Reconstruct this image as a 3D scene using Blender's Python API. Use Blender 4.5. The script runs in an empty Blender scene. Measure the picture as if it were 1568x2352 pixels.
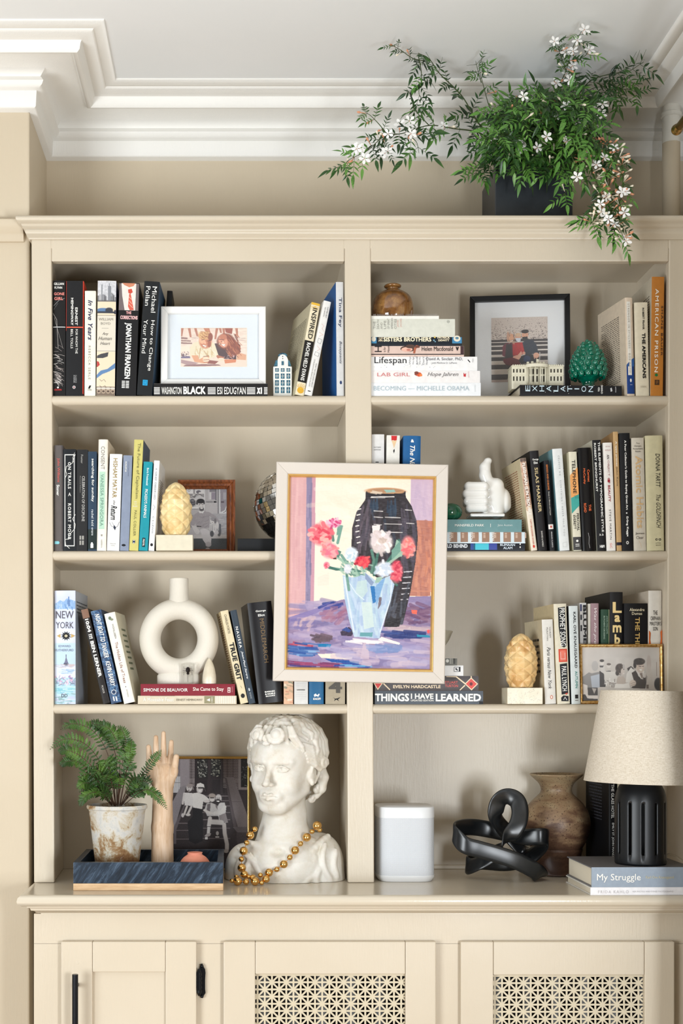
import bpy, math, random
import numpy as np
from mathutils import Vector, Matrix, Euler, noise as mnoise
random.seed(7); np.random.seed(7)
SC = bpy.context.scene
COL = SC.collection
PI = math.pi

# ---------------- camera ----------------
F, D, CZ = 3255.0, 3.10, 1.35          # focal length (px of a 1568x2352 frame), distance to the shelf face, eye height
VX, VY = 540.0, 1600.0                 # principal point of the shifted lens
cam_d = bpy.data.cameras.new('camera'); cam = bpy.data.objects.new('camera', cam_d); COL.objects.link(cam)
cam.location = (0, -D, CZ); cam.rotation_euler = (PI/2, 0, 0)
cam_d.sensor_fit = 'VERTICAL'; cam_d.sensor_height = 36.0; cam_d.lens = F/2352*36.0
cam_d.shift_x = (784-VX)/2352; cam_d.shift_y = (VY-1176)/2352
cam_d.clip_start = 0.05
SC.camera = cam

# ---------------- world, lights, exposure ----------------
w = bpy.data.worlds.new('room_light'); SC.world = w; w.use_nodes = True
w.node_tree.nodes['Background'].inputs[0].default_value = (1.0, 0.93, 0.82, 1)
w.node_tree.nodes['Background'].inputs[1].default_value = 0.17
def area_light(name, loc, target, sx, sy, power, color):
    l = bpy.data.lights.new(name, 'AREA'); l.shape = 'RECTANGLE'; l.size = sx; l.size_y = sy
    l.energy = power; l.color = color
    o = bpy.data.objects.new(name, l); COL.objects.link(o); o.location = loc
    o.rotation_euler = (Vector(target)-Vector(loc)).to_track_quat('-Z', 'Y').to_euler()
    return o
area_light('window_daylight', (1.08, -2.75, 1.02), (0.25, 0.1, 1.6), 0.38, 0.75, 47, (0.89, 0.945, 1.0))
area_light('left_ceiling_fill', (-2.1, -2.9, 0.95), (-0.1, -0.2, 2.5), 1.3, 1.5, 98, (0.9, 0.96, 1.0))  # cool fill added at the left, aimed upwards to brighten the ceiling
SC.view_settings.view_transform = 'Standard'; SC.view_settings.look = 'None'
SC.view_settings.gamma = 1.0; SC.view_settings.use_curve_mapping = False
SC.view_settings.exposure = -0.02
SC.display_settings.display_device = 'sRGB'

# ---------------- helpers ----------------
def P(px, py, Y=0.0):
    k = (D+Y)/F
    return Vector(((px-VX)*k, Y, CZ+(VY-py)*k))
def X(px, Y=0.0): return (px-VX)*(D+Y)/F
def Z(py, Y=0.0): return CZ+(VY-py)*(D+Y)/F
def S(Y=0.0): return F/(D+Y)
def lin(c):
    a = np.array(c[:3], float)/255.0
    return np.where(a <= 0.04045, a/12.92, ((a+0.055)/1.055)**2.4)
_M = {}
class NT:
    def __init__(s, name):
        s.m = bpy.data.materials.new(name); s.m.use_nodes = True
        s.t = s.m.node_tree; s.b = s.t.nodes['Principled BSDF']
    def n(s, typ, **kw):
        nd = s.t.nodes.new(typ)
        for k, v in kw.items():
            if k in nd.inputs: nd.inputs[k].default_value = v
            else: setattr(nd, k, v)
        return nd
    def l(s, a, b): s.t.links.new(a, b)
    def coord(s, scale=(1,1,1), rot=(0,0,0)):
        tc = s.n('ShaderNodeTexCoord'); mp = s.n('ShaderNodeMapping')
        mp.inputs['Scale'].default_value = scale; mp.inputs['Rotation'].default_value = rot
        s.l(tc.outputs['Object'], mp.inputs[0]); return mp.outputs[0]
    def tilted(s, rot, scale):
        a = s.coord((1,1,1), rot); mp = s.n('ShaderNodeMapping'); mp.inputs['Scale'].default_value = scale; s.l(a, mp.inputs[0]); return mp.outputs[0]
    def noise(s, co, scale, detail=4, rough=.55, dist=0):
        nd = s.n('ShaderNodeTexNoise'); nd.inputs['Scale'].default_value = scale
        nd.inputs['Detail'].default_value = detail; nd.inputs['Roughness'].default_value = rough
        nd.inputs['Distortion'].default_value = dist; s.l(co, nd.inputs['Vector']); return nd.outputs['Fac']
    def ramp(s, fac, stops, interp='LINEAR'):
        r = s.n('ShaderNodeValToRGB'); r.color_ramp.interpolation = interp
        el = r.color_ramp.elements
        while len(el) < len(stops): el.new(0.5)
        for e, (p, c) in zip(el, stops):
            e.position = p; e.color = (*lin(c), 1)
        s.l(fac, r.inputs[0]); return r.outputs[0]
    def bump(s, h, strength=.3, dist=.001):
        b = s.n('ShaderNodeBump'); b.inputs['Strength'].default_value = strength; b.inputs['Distance'].default_value = dist
        s.l(h, b.inputs['Height']); s.l(b.outputs[0], s.b.inputs['Normal'])
    def set(s, rough=.5, metal=0, spec=.5, color=None):
        s.b.inputs['Roughness'].default_value = rough; s.b.inputs['Metallic'].default_value = metal
        s.b.inputs['Specular IOR Level'].default_value = spec
        if color is not None: s.b.inputs['Base Color'].default_value = (*lin(color), 1)
        return s
def flat(c, rough=.55, metal=0.0, spec=.28, grain=True):
    """plain coloured card, cloth or ink, with a faint procedural grain"""
    if max(c[:3]) < 66: c = tuple(v*.62 for v in c[:3])
    k = (tuple(int(v) for v in c[:3]), rough, metal, spec, grain)
    if k not in _M:
        t = NT('ink_%d_%d_%d' % k[0]); t.set(rough, metal, spec, c)
        if grain:
            co = t.coord()
            f = t.noise(co, 90, 3)
            cc = tuple(max(0, v*0.975) for v in c[:3]); c2 = tuple(min(255, v*1.015+1) for v in c[:3])
            t.l(t.ramp(f, [(.3, cc), (.7, c2)]), t.b.inputs['Base Color'])
        _M[k] = t.m
    return _M[k]
def painted(name, c, c2=None, rough=.42, bump=.25, scale=1.0, spec=.45):
    if name in _M: return _M[name]
    t = NT(name); t.set(rough, 0, spec, c); co = t.coord((1, 1, 1))
    f = t.noise(co, 3.0*scale, 3); c2 = c2 or tuple(v*0.965 for v in c)
    t.l(t.ramp(f, [(.3, c2), (.7, c)]), t.b.inputs['Base Color'])
    co2 = t.coord((260*scale, 260*scale, 30*scale)); b1 = t.noise(co2, 1.0, 4, .6)
    b2 = t.noise(co, 26*scale, 5, .65)
    a = t.n('ShaderNodeMath', operation='ADD'); t.l(b1, a.inputs[0]); t.l(b2, a.inputs[1])
    t.bump(a.outputs[0], bump, .0012); _M[name] = t.m; return t.m
def vcol_mat(name, rough=.5, spec=.4, bump=0.0):
    if name in _M: return _M[name]
    t = NT(name); t.set(rough, 0, spec)
    a = t.n('ShaderNodeAttribute', attribute_name='Col'); t.l(a.outputs['Color'], t.b.inputs['Base Color'])
    if bump:
        co = t.coord((900, 900, 200)); t.bump(t.noise(co, 1, 4), bump, .0006)
    _M[name] = t.m; return t.m

class MB:
    """collects geometry for ONE mesh object"""
    def __init__(s): s.v = []; s.f = []; s.mi = []; s.mats = []
    def _m(s, m):
        if m is None: return 0
        if m not in s.mats: s.mats.append(m)
        return s.mats.index(m)
    def add(s, vs, fs, m=None):
        b = len(s.v); s.v.extend([tuple(p) for p in vs]); i = s._m(m)
        for f in fs: s.f.append(tuple(b+j for j in f)); s.mi.append(i)
    def box(s, x0, x1, y0, y1, z0, z1, m=None):
        vs = [(x0,y0,z0),(x1,y0,z0),(x1,y1,z0),(x0,y1,z0),(x0,y0,z1),(x1,y0,z1),(x1,y1,z1),(x0,y1,z1)]
        s.add(vs, [(0,3,2,1),(4,5,6,7),(0,1,5,4),(1,2,6,5),(2,3,7,6),(3,0,4,7)], m)
    def prism_xz(s, poly, y0, y1, m=None):
        """poly: (x,z) list counter-clockwise seen from the front (-Y)"""
        n = len(poly); vs = [(x,y0,z) for x,z in poly]+[(x,y1,z) for x,z in poly]
        s.add(vs, [tuple(range(n)), tuple(range(2*n-1,n-1,-1))]+[(i,i+n,(i+1)%n+n,(i+1)%n) for i in range(n)], m)
    def prism_yz(s, poly, x0, x1, m=None):
        n = len(poly); vs = [(x0,y,z) for y,z in poly]+[(x1,y,z) for y,z in poly]
        s.add(vs, [tuple(range(n)), tuple(range(2*n-1,n-1,-1))]+[(i,i+n,(i+1)%n+n,(i+1)%n) for i in range(n)], m)
    def prism_xy(s, poly, z0, z1, m=None):
        n = len(poly); vs = [(x,y,z0) for x,y in poly]+[(x,y,z1) for x,y in poly]
        s.add(vs, [tuple(range(n-1,-1,-1)), tuple(range(n,2*n))]+[(i,(i+1)%n,(i+1)%n+n,i+n) for i in range(n)], m)
    def lathe(s, prof, seg=48, c=(0,0,0), m=None, sx=1, sy=1, cap=False):
        n = len(prof); vs = []
        for r, z in prof:
            for k in range(seg):
                a = 2*PI*k/seg; vs.append((c[0]+r*sx*math.cos(a), c[1]+r*sy*math.sin(a), c[2]+z))
        fs = [(i*seg+k, i*seg+(k+1)%seg, (i+1)*seg+(k+1)%seg, (i+1)*seg+k) for i in range(n-1) for k in range(seg)]
        if cap: fs += [tuple(range(seg-1,-1,-1)), tuple(range((n-1)*seg, n*seg))]
        s.add(vs, fs, m)
    def tube(s, pts, r, seg=8, m=None, cap=True, closed=False):
        pts = [Vector(p) for p in pts]; n = len(pts)
        rr = r if isinstance(r, (list, tuple)) else [r]*n
        vs = []; up = Vector((0.3,0.2,1)).normalized()
        for i in range(n):
            a = pts[(i-1)%n] if (closed or i > 0) else pts[i]; b = pts[(i+1)%n] if (closed or i < n-1) else pts[i]
            t = (b-a).normalized() if (b-a).length > 1e-9 else Vector((0,0,1))
            u = t.cross(up)
            if u.length < .05: u = t.cross(Vector((1,0,0)))
            u.normalize(); v = t.cross(u)
            for k in range(seg):
                an = 2*PI*k/seg; vs.append(pts[i]+u*(rr[i]*math.cos(an))+v*(rr[i]*math.sin(an)))
        fs = [(i*seg+k, i*seg+(k+1)%seg, ((i+1)%n)*seg+(k+1)%seg, ((i+1)%n)*seg+k) for i in range(n if closed else n-1) for k in range(seg)]
        if cap and not closed: fs += [tuple(range(seg-1,-1,-1)), tuple(range((n-1)*seg, n*seg))]
        s.add(vs, fs, m)
    def sphere(s, c, r, seg=16, rings=10, m=None, sc=(1,1,1)):
        vs = [(c[0], c[1], c[2]+r*sc[2])]
        for i in range(1, rings):
            a = PI*i/rings
            for k in range(seg):
                b = 2*PI*k/seg; vs.append((c[0]+r*sc[0]*math.sin(a)*math.cos(b), c[1]+r*sc[1]*math.sin(a)*math.sin(b), c[2]+r*sc[2]*math.cos(a)))
        vs.append((c[0], c[1], c[2]-r*sc[2])); e = len(vs)-1
        fs = [(0, 1+k, 1+(k+1)%seg) for k in range(seg)]
        for i in range(rings-2):
            fs += [(1+i*seg+k, 1+(i+1)*seg+k, 1+(i+1)*seg+(k+1)%seg, 1+i*seg+(k+1)%seg) for k in range(seg)]
        fs += [(e, 1+(rings-2)*seg+(k+1)%seg, 1+(rings-2)*seg+k) for k in range(seg)]
        s.add(vs, fs, m)
    def profile(s, path, prof, m=None, cap=True):
        """mitred moulding: plan path [(x,y)], profile [(out,z)]; 'out' is to the right of the path direction"""
        n = len(path); rows = []
        dirs = [(Vector(path[i+1])-Vector(path[i])).normalized() for i in range(n-1)]
        for i in range(n):
            if i == 0: nn = Vector((dirs[0].y, -dirs[0].x))
            elif i == n-1: nn = Vector((dirs[-1].y, -dirs[-1].x))
            else:
                a = Vector((dirs[i-1].y, -dirs[i-1].x)); b = Vector((dirs[i].y, -dirs[i].x))
                nn = (a+b); nn = nn/ max(1e-6, nn.dot(a))
            rows.append([(path[i][0]+nn.x*p, path[i][1]+nn.y*p, z) for p, z in prof])
        k = len(prof); vs = [q for r in rows for q in r]
        fs = [(i*k+j, (i+1)*k+j, (i+1)*k+j+1, i*k+j+1) for i in range(n-1) for j in range(k-1)]
        fs += [(i*k+k-1, (i+1)*k+k-1, (i+1)*k, i*k) for i in range(n-1)]
        if cap: fs += [tuple(range(k)), tuple(range((n-1)*k+k-1, (n-1)*k-1, -1))]
        s.add(vs, fs, m)
    def build(s, name, parent=None, m=None, smooth=False, loc=None, bevel=0, bseg=2, recalc=False, angle=None):
        me = bpy.data.meshes.new(name); me.from_pydata(s.v, [], s.f)
        if m is not None: me.materials.append(m)
        else:
            for q in s.mats: me.materials.append(q)
        if len(me.materials) > 1: me.polygons.foreach_set('material_index', s.mi)
        if recalc:
            import bmesh
            bm = bmesh.new(); bm.from_mesh(me); bmesh.ops.recalc_face_normals(bm, faces=bm.faces); bm.to_mesh(me); bm.free()
        if smooth: me.polygons.foreach_set('use_smooth', [True]*len(me.polygons))
        if angle:
            me.set_sharp_from_angle(angle=math.radians(angle))
        me.update()
        o = bpy.data.objects.new(name, me); COL.objects.link(o)
        if parent: o.parent = parent
        if loc is not None: o.location = loc
        if bevel:
            b = o.modifiers.new('bevel', 'BEVEL'); b.width = bevel; b.segments = bseg; b.limit_method = 'ANGLE'
            b.harden_normals = False
        return o
def tag(o, label=None, cat=None, group=None, kind=None):
    if label: o['label'] = label
    if cat: o['category'] = cat
    if group: o['group'] = group
    if kind: o['kind'] = kind
    return o
def thing(name, loc, label, cat, group=None, rot=(0,0,0)):
    o = bpy.data.objects.new(name, None); o.empty_display_size = .02; COL.objects.link(o)
    o.location = loc; o.rotation_euler = rot
    return tag(o, label, cat, group)
def crom(pts, n=8, closed=False):
    """Catmull-Rom through points (tuples of any length)"""
    A = [np.array(p, float) for p in pts]; N = len(A); out = []
    rng = range(N) if closed else range(N-1)
    for i in rng:
        p0 = A[(i-1)%N] if (closed or i > 0) else A[0]*2-A[1]
        p1 = A[i]; p2 = A[(i+1)%N]; p3 = A[(i+2)%N] if (closed or i+2 < N) else A[-1]*2-A[-2]
        for k in range(n):
            t = k/n
            out.append(.5*((2*p1)+(-p0+p2)*t+(2*p0-5*p1+4*p2-p3)*t*t+(-p0+3*p1-3*p2+p3)*t**3))
    if not closed: out.append(A[-1])
    return out

# ---- lettering ----
_T = {}
def text_geo(s, bold=0.0, shear=0.0, sp=1.0):
    k = (s, bold, shear, sp)
    if k not in _T:
        c = bpy.data.curves.new('t', 'FONT'); c.body = s; c.size = 1; c.shear = shear
        c.resolution_u = 2; c.space_character = sp
        o = bpy.data.objects.new('t', c); me = bpy.data.meshes.new_from_object(o)
        v = np.array([tuple(q.co)[:2] for q in me.vertices]); fs = [tuple(p.vertices) for p in me.polygons]
        bpy.data.objects.remove(o); bpy.data.curves.remove(c); bpy.data.meshes.remove(me)
        if len(v) and bold > 0:
            n_ = len(v); b_ = bold*.9; f0 = fs; vs_ = []; fs = []
            for q, (dx, dy) in enumerate(((-b_, -b_), (b_, -b_), (b_, b_), (-b_, b_))): vs_.append(v+np.array((dx, dy))); fs += [tuple(i+q*n_ for i in f) for f in f0]
            v = np.concatenate(vs_)
        if len(v): lo = v.min(0); hi = v.max(0); v = (v-lo)/np.maximum(hi-lo, 1e-6)
        _T[k] = (v, fs)
    return _T[k]
def put_text(mb, s, x0, x1, z0, z1, col, mode='H', yf=None, bold=0.0, shear=0.0, sp=1.0, rough=.5, mat=None):
    """letters in the XZ plane facing -Y; box x0..x1, z0..z1; V reads downwards, U reads upwards"""
    v, fs = text_geo(s, bold, shear, sp)
    if not len(v): return
    if mode == 'H': xs = x0+v[:,0]*(x1-x0); zs = z0+v[:,1]*(z1-z0)
    elif mode == 'V': xs = x0+v[:,1]*(x1-x0); zs = z1-v[:,0]*(z1-z0)
    else: xs = x1-v[:,1]*(x1-x0); zs = z0+v[:,0]*(z1-z0)
    n4 = len(v)//4 if bold > 0 else len(v)+1
    ys = [(yf(a) if yf else 0)-.00004*(i//n4) for i, a in enumerate(xs)]
    mb.add(list(zip(xs, ys, zs)), fs, mat or flat(col, rough, grain=False))

# ---- painted prints: a small numpy canvas that becomes face colours of a print ----
class Canvas:
    def __init__(s, x0, y0, x1, y1, W, H, bg=(200,200,200)):
        s.b = (x0, y0, x1, y1); s.W = W; s.H = H
        s.px = np.zeros((H, W, 3)); s.px[:] = bg
        s.cx, s.cy = np.meshgrid(x0+(np.arange(W)+.5)/W*(x1-x0), y0+(np.arange(H)+.5)/H*(y1-y0))
        s.rng = np.random.RandomState(3)
    def blend(s, mask, c, a=1.0):
        m = (mask*a)[..., None]; s.px = s.px*(1-m)+np.array(c, float)*m
    def poly(s, pts, c, a=1.0):
        x, y = s.cx, s.cy; ins = np.zeros(x.shape, bool); n = len(pts)
        for i in range(n):
            xa, ya = pts[i]; xb, yb = pts[(i+1)%n]
            if ya == yb: continue
            cond = ((ya > y) != (yb > y)) & (x < (xb-xa)*(y-ya)/(yb-ya)+xa); ins ^= cond
        s.blend(ins.astype(float), c, a)
    def rect(s, x0, y0, x1, y1, c, a=1.0):
        s.blend(((s.cx >= x0)&(s.cx < x1)&(s.cy >= y0)&(s.cy < y1)).astype(float), c, a)
    def ell(s, x, y, rx, ry, c, a=1.0, rot=0.0, soft=.12):
        ca, sa = math.cos(rot), math.sin(rot); dx = s.cx-x; dy = s.cy-y
        d = np.sqrt(((dx*ca+dy*sa)/rx)**2+((-dx*sa+dy*ca)/ry)**2)
        s.blend(np.clip((1+soft-d)/(2*soft), 0, 1), c, a)
    def line(s, pts, w, c, a=1.0):
        d = np.full(s.cx.shape, 1e9)
        for (xa, ya), (xb, yb) in zip(pts[:-1], pts[1:]):
            L = (xb-xa)**2+(yb-ya)**2+1e-9; t = np.clip(((s.cx-xa)*(xb-xa)+(s.cy-ya)*(yb-ya))/L, 0, 1)
            d = np.minimum(d, np.hypot(s.cx-xa-t*(xb-xa), s.cy-ya-t*(yb-ya)))
        s.blend(np.clip((w/2-d)/(w*.15+1e-6)+.5, 0, 1), c, a)
    def vnoise(s, sx, sy, seed=0):
        r = np.random.RandomState(seed); x0, y0, x1, y1 = s.b
        nx = max(2, int((x1-x0)/sx)+2); ny = max(2, int((y1-y0)/sy)+2); g = r.rand(ny+1, nx+1)
        fx = (s.cx-x0)/sx; fy = (s.cy-y0)/sy; ix = np.clip(fx.astype(int), 0, nx-1); iy = np.clip(fy.astype(int), 0, ny-1)
        tx = fx-ix; ty = fy-iy; tx = tx*tx*(3-2*tx); ty = ty*ty*(3-2*ty)
        return (g[iy,ix]*(1-tx)+g[iy,ix+1]*tx)*(1-ty)+(g[iy+1,ix]*(1-tx)+g[iy+1,ix+1]*tx)*ty
    def grain(s, amt, sx=4, sy=4, seed=1, mask=None):
        n = (s.vnoise(sx, sy, seed)-.5)*2*amt
        if mask is not None: n = n*mask
        s.px = s.px+n[..., None]
    def strokes(s, n, x0, y0, x1, y1, cols, L=(20,60), wd=(3,8), ang=0, spread=.2, a=.7, seed=5):
        r = random.Random(seed)
        for _ in range(n):
            x = r.uniform(x0, x1); y = r.uniform(y0, y1); an = ang+r.uniform(-spread, spread); l = r.uniform(*L)
            w = r.uniform(*wd); dx = math.cos(an)*l/2; dy = math.sin(an)*l/2
            # restrict work to the neighbourhood
            s.line_local([(x-dx, y-dy), (x+dx, y+dy)], w, r.choice(cols), a)
    def line_local(s, pts, w, c, a):
        x0, y0, x1, y1 = s.b; (xa, ya), (xb, yb) = pts
        i0 = int((min(xa,xb)-w-x0)/(x1-x0)*s.W); i1 = int((max(xa,xb)+w-x0)/(x1-x0)*s.W)+2
        j0 = int((min(ya,yb)-w-y0)/(y1-y0)*s.H); j1 = int((max(ya,yb)+w-y0)/(y1-y0)*s.H)+2
        i0 = max(0,i0); j0 = max(0,j0)
        if i1 <= i0 or j1 <= j0: return
        cx = s.cx[j0:j1, i0:i1]; cy = s.cy[j0:j1, i0:i1]
        if cx.size == 0: return
        L = (xb-xa)**2+(yb-ya)**2+1e-9; t = np.clip(((cx-xa)*(xb-xa)+(cy-ya)*(yb-ya))/L, 0, 1)
        d = np.hypot(cx-xa-t*(xb-xa), cy-ya-t*(yb-ya)); m = (np.clip((w/2-d)/(w*.2)+.5, 0, 1)*a)[..., None]
        s.px[j0:j1, i0:i1] = s.px[j0:j1, i0:i1]*(1-m)+np.array(c, float)*m
    def mesh(s, name, parent, x0, x1, z0, z1, yf=None, relief=None, m=None, off=0.0):
        """print in the local XZ plane, facing -Y"""
        W, H = s.W, s.H
        xs = np.linspace(x0, x1, W); zs = np.linspace(z1, z0, H)
        gx, gz = np.meshgrid(xs, zs); gy = np.zeros_like(gx)+off
        if yf is not None: gy = gy+np.array([yf(a) for a in xs])[None, :]
        if relief is not None: gy -= relief
        v = np.stack([gx, gy, gz], -1).reshape(-1, 3)
        i = np.arange(H-1)[:, None]*W+np.arange(W-1)[None, :]
        f = np.stack([i, i+W, i+W+1, i+1], -1).reshape(-1, 4)
        me = bpy.data.meshes.new(name); me.vertices.add(len(v)); me.vertices.foreach_set('co', v.ravel())
        me.loops.add(f.size); me.loops.foreach_set('vertex_index', f.ravel())
        me.polygons.add(len(f)); me.polygons.foreach_set('loop_start', np.arange(0, f.size, 4))
        me.update(calc_edges=True)
        cl = np.clip(s.px, 0, 255)/255; cl = np.where(cl <= .04045, cl/12.92, ((cl+.055)/1.055)**2.4).reshape(-1, 3)
        at = me.color_attributes.new('Col', 'FLOAT_COLOR', 'POINT')
        buf = np.ones((len(v), 4)); buf[:, :3] = cl; at.data.foreach_set('color', buf.ravel())
        me.materials.append(m or vcol_mat('print'))
        o = bpy.data.objects.new(name, me); COL.objects.link(o); o.parent = parent
        return o

# ---- signed-distance modelling for carved and modelled forms ----
class Sculpt:
    def __init__(s, lo, hi, h):
        s.lo = np.array(lo, float); s.h = h; s.n = np.ceil((np.array(hi)-s.lo)/h).astype(int)+1
        ax = [s.lo[i]+np.arange(s.n[i])*h for i in range(3)]; s.ax = ax
        s.D = np.full(tuple(s.n), 50.0, np.float32)
        s.rot = None
    def frame(s, origin=None, R=None): s.rot = None if R is None else (np.array(origin, float), np.array(R, float))
    def _reg(s, c, e):
        if s.rot is not None:
            o, R = s.rot; c = o+R@np.array(c, float)
        c = np.array(c, float); i0 = np.maximum(0, np.floor((c-e-s.lo)/s.h).astype(int)); i1 = np.minimum(s.n, np.ceil((c+e-s.lo)/s.h).astype(int)+1)
        if np.any(i1 <= i0): return None
        sl = tuple(slice(a, b) for a, b in zip(i0, i1))
        g = np.meshgrid(*[s.ax[i][sl[i]] for i in range(3)], indexing='ij', sparse=True)
        if s.rot is not None:
            o, R = s.rot; x = [g[i]-o[i] for i in range(3)]
            g = [R[0,i]*x[0]+R[1,i]*x[1]+R[2,i]*x[2] for i in range(3)]
        return sl, g
    def _op(s, sl, b, k, mode):
        a = s.D[sl]; b = b.astype(np.float32)
        if mode == 'add':
            h = np.clip(.5+.5*(b-a)/k, 0, 1) if k > 0 else (b > a).astype(np.float32)
            s.D[sl] = np.minimum(a, b) if k <= 0 else b*(1-h)+a*h-k*h*(1-h)
        else:
            if k <= 0: s.D[sl] = np.maximum(a, -b)
            else:
                h = np.clip(.5-.5*(b+a)/k, 0, 1); s.D[sl] = a*(1-h)-b*h+k*h*(1-h)
    def ell(s, c, r, k=6, mode='add', rot=None):
        r = np.array(r, float); q = s._reg(c, float(max(r))+3*k+4)
        if q is None: return
        sl, g = q; x = [g[i]-c[i] for i in range(3)]
        if rot is not None:
            R = np.array(Euler(rot).to_matrix()); x = [R[0,i]*x[0]+R[1,i]*x[1]+R[2,i]*x[2] for i in range(3)]
        k0 = np.sqrt((x[0]/r[0])**2+(x[1]/r[1])**2+(x[2]/r[2])**2)
        k1 = np.sqrt((x[0]/r[0]**2)**2+(x[1]/r[1]**2)**2+(x[2]/r[2]**2)**2)+1e-6
        s._op(sl, k0*(k0-1)/k1, k, mode)
    def cap(s, a, b, ra, rb=None, k=5, mode='add', flat_=None):
        rb = ra if rb is None else rb; a = np.array(a, float); b = np.array(b, float)
        c = (a+b)/2; q = s._reg(c, np.linalg.norm(b-a)/2+max(ra, rb)+3*k+4)
        if q is None: return
        sl, g = q; d = b-a; L = max(1e-6, d@d)
        t = np.clip(sum((g[i]-a[i])*d[i] for i in range(3))/L, 0, 1)
        dist = np.sqrt(sum((g[i]-a[i]-t*d[i])**2 for i in range(3)))-(ra+(rb-ra)*t)
        s._op(sl, dist, k, mode)
    def chain(s, pts, r, k=3, mode='add'):
        for i in range(len(pts)-1):
            ra = r[i] if isinstance(r, (list, tuple)) else r; rb = r[i+1] if isinstance(r, (list, tuple)) else r
            s.cap(pts[i], pts[i+1], ra, rb, k, mode)
    def box(s, c, hs, r=1.5, k=3, mode='add'):
        hs = np.array(hs, float); q = s._reg(c, float(np.linalg.norm(hs))+3*k+4)
        if q is None: return
        sl, g = q; e = [np.abs(g[i]-c[i])-hs[i]+r for i in range(3)]
        dd = np.sqrt(sum(np.maximum(v, 0)**2 for v in e))+np.minimum(np.maximum(np.maximum(e[0], e[1]), e[2]), 0)-r
        s._op(sl, dd, k, mode)
    def field(s, fn):
        g = np.meshgrid(*s.ax, indexing='ij', sparse=True); s.D = fn(g, s.D).astype(np.float32)
    def mesh(s, name, parent, m, scale, origin, smooth=.25):
        zz = s.ax[2][None, None, :]; s.D = np.maximum(s.D, (.0-zz)).astype(np.float32)
        Dv = s.D; sg = Dv < 0; n = Dv.shape
        acc = np.zeros(tuple(k-1 for k in n)+(3,), np.float32); cnt = np.zeros(tuple(k-1 for k in n), np.float32)
        def crop(i, j, k, ax):
            pass
        for ax in range(3):
            o1, o2 = [a for a in range(3) if a != ax]
            sa = [slice(None)]*3; sb = [slice(None)]*3; sa[ax] = slice(0, -1); sb[ax] = slice(1, None)
            A = Dv[tuple(sa)]; B = Dv[tuple(sb)]; cr = (A < 0) != (B < 0)
            t = np.where(cr, A/np.where(cr, A-B, 1), 0)
            for d1 in (0, 1):
                for d2 in (0, 1):
                    sl = [slice(None)]*3; sl[o1] = slice(d1, n[o1]-1+d1); sl[o2] = slice(d2, n[o2]-1+d2)
                    c = cr[tuple(sl)]; tt = t[tuple(sl)]
                    cnt += c; acc[..., ax] += c*tt; acc[..., o1] += c*d1; acc[..., o2] += c*d2
        act = cnt > 0; idx = np.full(act.shape, -1, np.int64); idx[act] = np.arange(act.sum())
        cells = np.argwhere(act); V = (cells+acc[act]/cnt[act][:, None])*s.h+s.lo
        quads = []
        for ax in range(3):
            o1, o2 = (ax+1)%3, (ax+2)%3
            sa = [slice(None)]*3; sb = [slice(None)]*3; sa[ax] = slice(0, -1); sb[ax] = slice(1, None)
            cr = sg[tuple(sa)] != sg[tuple(sb)]
            e = np.argwhere(cr); e = e[(e[:, o1] > 0)&(e[:, o2] > 0)&(e[:, o1] < n[o1]-1)&(e[:, o2] < n[o2]-1)]
            def I(d1, d2):
                q = e.copy(); q[:, o1] -= d1; q[:, o2] -= d2; return idx[q[:, 0], q[:, 1], q[:, 2]]
            q = np.stack([I(1,1), I(0,1), I(0,0), I(1,0)], 1)
            fl = sg[e[:, 0], e[:, 1], e[:, 2]]; q[~fl] = q[~fl][:, ::-1]; quads.append(q)
        q = np.concatenate(quads); q = q[(q >= 0).all(1)]
        for _ in range(1):   # one light smoothing pass
            sm = np.zeros_like(V); ct = np.zeros(len(V))
            for a, b in ((0,1),(1,2),(2,3),(3,0)):
                np.add.at(sm, q[:, a], V[q[:, b]]); np.add.at(ct, q[:, a], 1)
                np.add.at(sm, q[:, b], V[q[:, a]]); np.add.at(ct, q[:, b], 1)
            V = V*(1-smooth)+sm/np.maximum(ct, 1)[:, None]*smooth
        V = V*scale+np.array(origin)
        me = bpy.data.meshes.new(name); me.vertices.add(len(V)); me.vertices.foreach_set('co', V.ravel())
        me.loops.add(q.size); me.loops.foreach_set('vertex_index', q.ravel())
        me.polygons.add(len(q)); me.polygons.foreach_set('loop_start', np.arange(0, q.size, 4))
        me.update(calc_edges=True); me.validate()
        me.polygons.foreach_set('use_smooth', [True]*len(me.polygons)); me.materials.append(m)
        ob = bpy.data.objects.new(name, me); COL.objects.link(ob)
        if parent: ob.parent = parent
        return ob

# ================= setting =================
cream = painted('cream_paint', (206, 194, 174), (201, 188, 167), rough=.34, bump=.22)
wallp = painted('wall_paint', (202, 188, 165), (197, 182, 158), rough=.6, bump=.2)
white = painted('plaster_white', (238, 236, 231), (233, 230, 224), rough=.6, bump=.3)
ceilp = painted('ceiling_paint', (238, 239, 240), (234, 236, 237), rough=.7, bump=.1)
ZC = CZ+1.41; YB = .313; YF = .03; XR = 1.10; XL = -.454
def struct(mb, name, m=None, **k): return tag(mb.build(name, None, m, **k), kind='structure')
b = MB(); b.box(-2.3, XR+.1, -4.2, .45, -.02, 0)
fm = NT('floor_oak'); fm.set(.45); co = fm.coord((1, .12, 1)); fm.l(fm.ramp(fm.noise(co, 30, 4), [(.3, (178,146,108)), (.7, (202,172,134))]), fm.b.inputs['Base Color'])
struct(b, 'floor', fm.m)
b = MB(); b.box(-2.3, XR+.1, -4.2, .45, ZC, ZC+.05); struct(b, 'ceiling', ceilp)
b = MB(); b.box(XL, XR+.1, YB, YB+.1, 0, ZC); struct(b, 'wall_back', wallp)
b = MB(); b.box(-2.3, XL, YF, YB+.1, 0, ZC); struct(b, 'wall_left', wallp, bevel=.004)
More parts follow.
